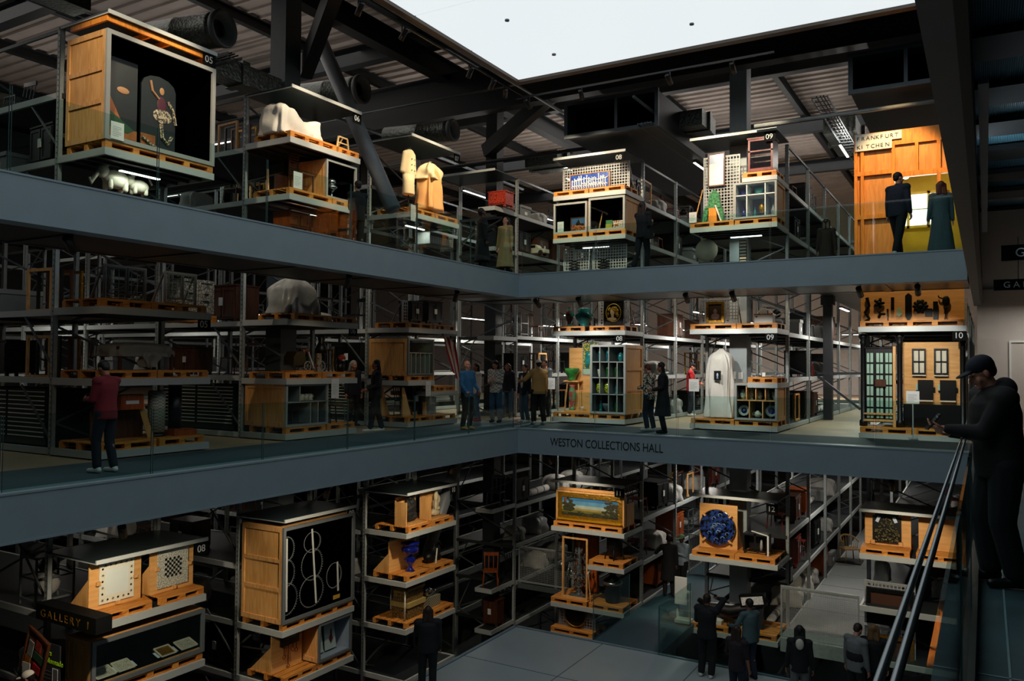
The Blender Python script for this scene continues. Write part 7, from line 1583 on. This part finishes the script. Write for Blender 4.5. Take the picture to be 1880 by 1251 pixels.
# spotlights on tracks
def spotfit(loc, aim, power, label, size=.75, color=(1, .8, .55), group='track spotlights', rad=.05):
    t = thing('track_spotlight', label, 'spotlight', loc, 0, group); d = (Vector(aim) - Vector(loc)).normalized(); R = d.to_track_quat('Z', 'Y').to_matrix().to_4x4()
    MB().lathe([(.055, -.22), (.06, -.2), (.06, .06), (.052, .06), (.05, .0)], n=14, mx=R).build('lamp_housing', 'black', t, True)
    MB().box(-.012, .012, -.012, .012, 0, .25).build('stem', 'black', t)
    l = lamp('SPOT', 'spot_beam', Vector(loc) + d * .1, aim, power * .62, color, rad, size); return t
SP = dict(K=1.0)
up = 'black cylindrical spotlight on the track along the left of the luminous ceiling'
for y, v, p in ((6.5, 9.4, 800), (9.5, 9.6, 500), (12.2, 13.2, 800), (13.6, 14.2, 600), (16.2, 17.6, 700), (17.2, 18.1, 600)):
    spotfit((-10.7, y, 8.6), (-13.2, v, 6.1), p, up, .85)
spotfit((-10.7, 17.9, 8.6), (-13.0, 21.2, 6.5), 900, up, .7)
ub = 'black cylindrical spotlight on the track behind the luminous ceiling'
for x, v, p in ((-10.2, -9.9, 1000), (-8.7, -9.3, 700), (-6.4, -6.1, 1000), (-4.9, -4.9, 900)):
    spotfit((x, 18.3, 8.35), (v, 21.2, 6.2), p, ub, 1.0)
mb = 'small black spotlight under the upper walkway'
for y, v, p in ((6.6, 9.4, 30), (12.2, 13.4, 60), (16.0, 17.6, 50)): spotfit((-10.9, y, 3.2), (-13.0, v, .8), p, mb + ' on the left', 1.1, group='left soffit spotlights')
for x, v, p in ((-10.1, -9.8, 300), (-8.9, -9.0, 220), (-6.1, -6.1, 380), (-5.0, -4.9, 240), (-2.3, -2.0, 240), (-1.2, -1.2, 260)): spotfit((x, 18.7, 3.2), (v, 21.1, 1.5), p, mb + ' at the back', 1.1, color=(1, .95, .86), group='back soffit spotlights')
# lower level fronts are reached from the hall ceiling and from under the middle walkway
lb = 'small black spotlight under the middle walkway'
for y, v, p in ((7.4, 9.3, 520), (11.6, 13.4, 420), (15.8, 17.7, 520)): spotfit((-10.8, y, -.85), (-13.1, v, -3.4), p, lb + ' on the left', 1.2, color=(1, .84, .62), group='left lower spotlights')
for x, v, p in ((-9.7, -9.7, 480), (-5.6, -5.6, 480), (-1.7, -1.8, 420)): spotfit((x, 18.6, -.85), (v, 21.2, -3.6), p, lb + ' at the back', 1.2, color=(1, .84, .62), group='back lower spotlights')
for a, b, lb in (((-10.7, 4, 8.87), (-10.7, 19, 8.87), 'lighting track along the left of the luminous ceiling'), ((-10.6, 18.3, 8.62), (-4, 18.3, 8.62), 'lighting track behind the luminous ceiling'), ((-10.9, 4, 3.46), (-10.9, 18, 3.46), 'lighting track under the upper left walkway')):
    tag(MB().bar(a, b, .04).build('lighting_track', 'black'), lb, 'lighting track')
# strip lights in the aisles
se = emit('strip_light_tube', '#fff6ea', 6)
def strip(x, y, z, L, axis, label, p=25, group=None):
    t = thing('strip_light', label, 'strip light', (x, y, z), 0 if axis == 'X' else PI / 2, group)
    MB().box(-L / 2, L / 2, -.03, .03, -.02, .0).build('light_tube', se, t); MB().box(-L / 2, L / 2, -.045, .045, .0, .05).build('housing', 'grey', t)
    if z > 7: lamp('AREA', 'strip_uplight', (x, y, z + .08), (x, y, z + 1), p * (1.2 if x < -17 else 2.0), (1, .93, .86), L if axis == 'X' else .08, sy=.08 if axis == 'X' else L)
    lamp('AREA', 'strip_glow', (x, y, z - .04), (x, y, z - 1), p, (1, .93, .84), L if axis == 'X' else .08, sy=.08 if axis == 'X' else L)
for lv, z, p in (('upper', 7.9, 16), ('middle', 3.3, 22), ('lower', -1.3, 12)):
    for y in (7.3, 11.5, 15.7, 19.9):
        for x in ((-19, -26) if lv != 'middle' else (-21, -28)): strip(x, y, z, 1.5, 'X', 'white strip light over a left aisle of the %s level' % lv, p * (.35 if lv == 'lower' else 1), '%s left strip lights' % lv)
    for x in (-16.2, -12.1, -7.7, -3.5):
        for y in ((25, 31, 36.5) if lv != 'lower' else (26, 33)): strip(x, y, z, 1.5, 'Y', 'white strip light over a back aisle of the %s level' % lv, p * (4.5 if lv == 'middle' else 4.5 if (lv == 'lower' and x > -9) else 1.5), '%s back strip lights' % lv)
strip(1.5, 24.5, 3.4, 1.2, 'X', 'strip light in front of the white end wall', 40)
for x in (-13, -8.5, -5.6, -1.4): strip(x, 44.5, 3.3, 1.5, 'X', 'added strip light brightening the far back wall', 160, 'added far wall strip lights')  # strips added to brighten the back wall behind the racks
lamp('AREA', 'store_fill_left', (-24, 12, 11.5), (-24, 12, 0), 600, (1, .93, .88), 14, sy=20)  # unseen fill lamp added high over the left racks
lamp('AREA', 'store_fill_back', (-10, 34, 11.5), (-10, 34, 0), 1200, (1, .93, .88), 24, sy=14)  # unseen fill lamp added high over the back racks
for x, y, z, ax, lb in ((-13.3, 9.3, 5.05, 'Y', 'strip light under the shelf of the big open crate'), (-13.4, 13.5, 5.05, 'Y', 'strip light under the upper shelf of the second left rack'), (-13.4, 17.7, 5.35, 'Y', 'strip light under the shelf of the cream coat'), (-9.7, 21.4, 5.05, 'X', 'strip light under the shelf of the two upper crates'), (-5.4, 21.4, 5.05, 'X', 'strip light under the shelf of the green chair')):
    strip(x, y, z, .8, ax, lb, 9)
t = thing('soffit_fill_light', 'slim added fill light brightening the teal soffit over the near walkway', 'light', (.0, 9, 3.42))  # invented fixture for a lamp added to brighten the teal soffit
MB().box(-.03, .03, -3.2, 3.2, 0, .04).build('added_fill_body', 'grey', t); lamp('AREA', 'soffit_fill_glow', (.02, 9, 3.5), (1.3, 9, 4.0), 26, (.75, .9, 1), .05, sy=6)
# hanging gallery signs on the right
def gsign(p0, p1, y, label, txt, s):
    a = at(*p0, y=y); b = at(*p1, y=y); t = thing('hanging_sign', label, 'sign', (a.x, y, b.z)); h = a.z - b.z
    MB().box(0, 1.5, 0, .05, 0, h).build('sign_board', 'sign', t); text_obj('sign_lettering', txt, h * .8, 'text', t, Matrix.Translation((.12, -.004, h * .22)), 1.5)
    MB().box(.3, .31, .02, .03, h, h + .6).box(1.2, 1.21, .02, .03, h, h + .6).build('hanger', 'grey', t)
gsign((1838, 451), (1900, 476), 9.7, 'upper black hanging sign with pale letters under the right soffit', 'GALLERY', 1)
gsign((1824, 514), (1900, 531), 13.6, 'lower black hanging sign with pale letters over the right walkway', 'GALLERY', 1)
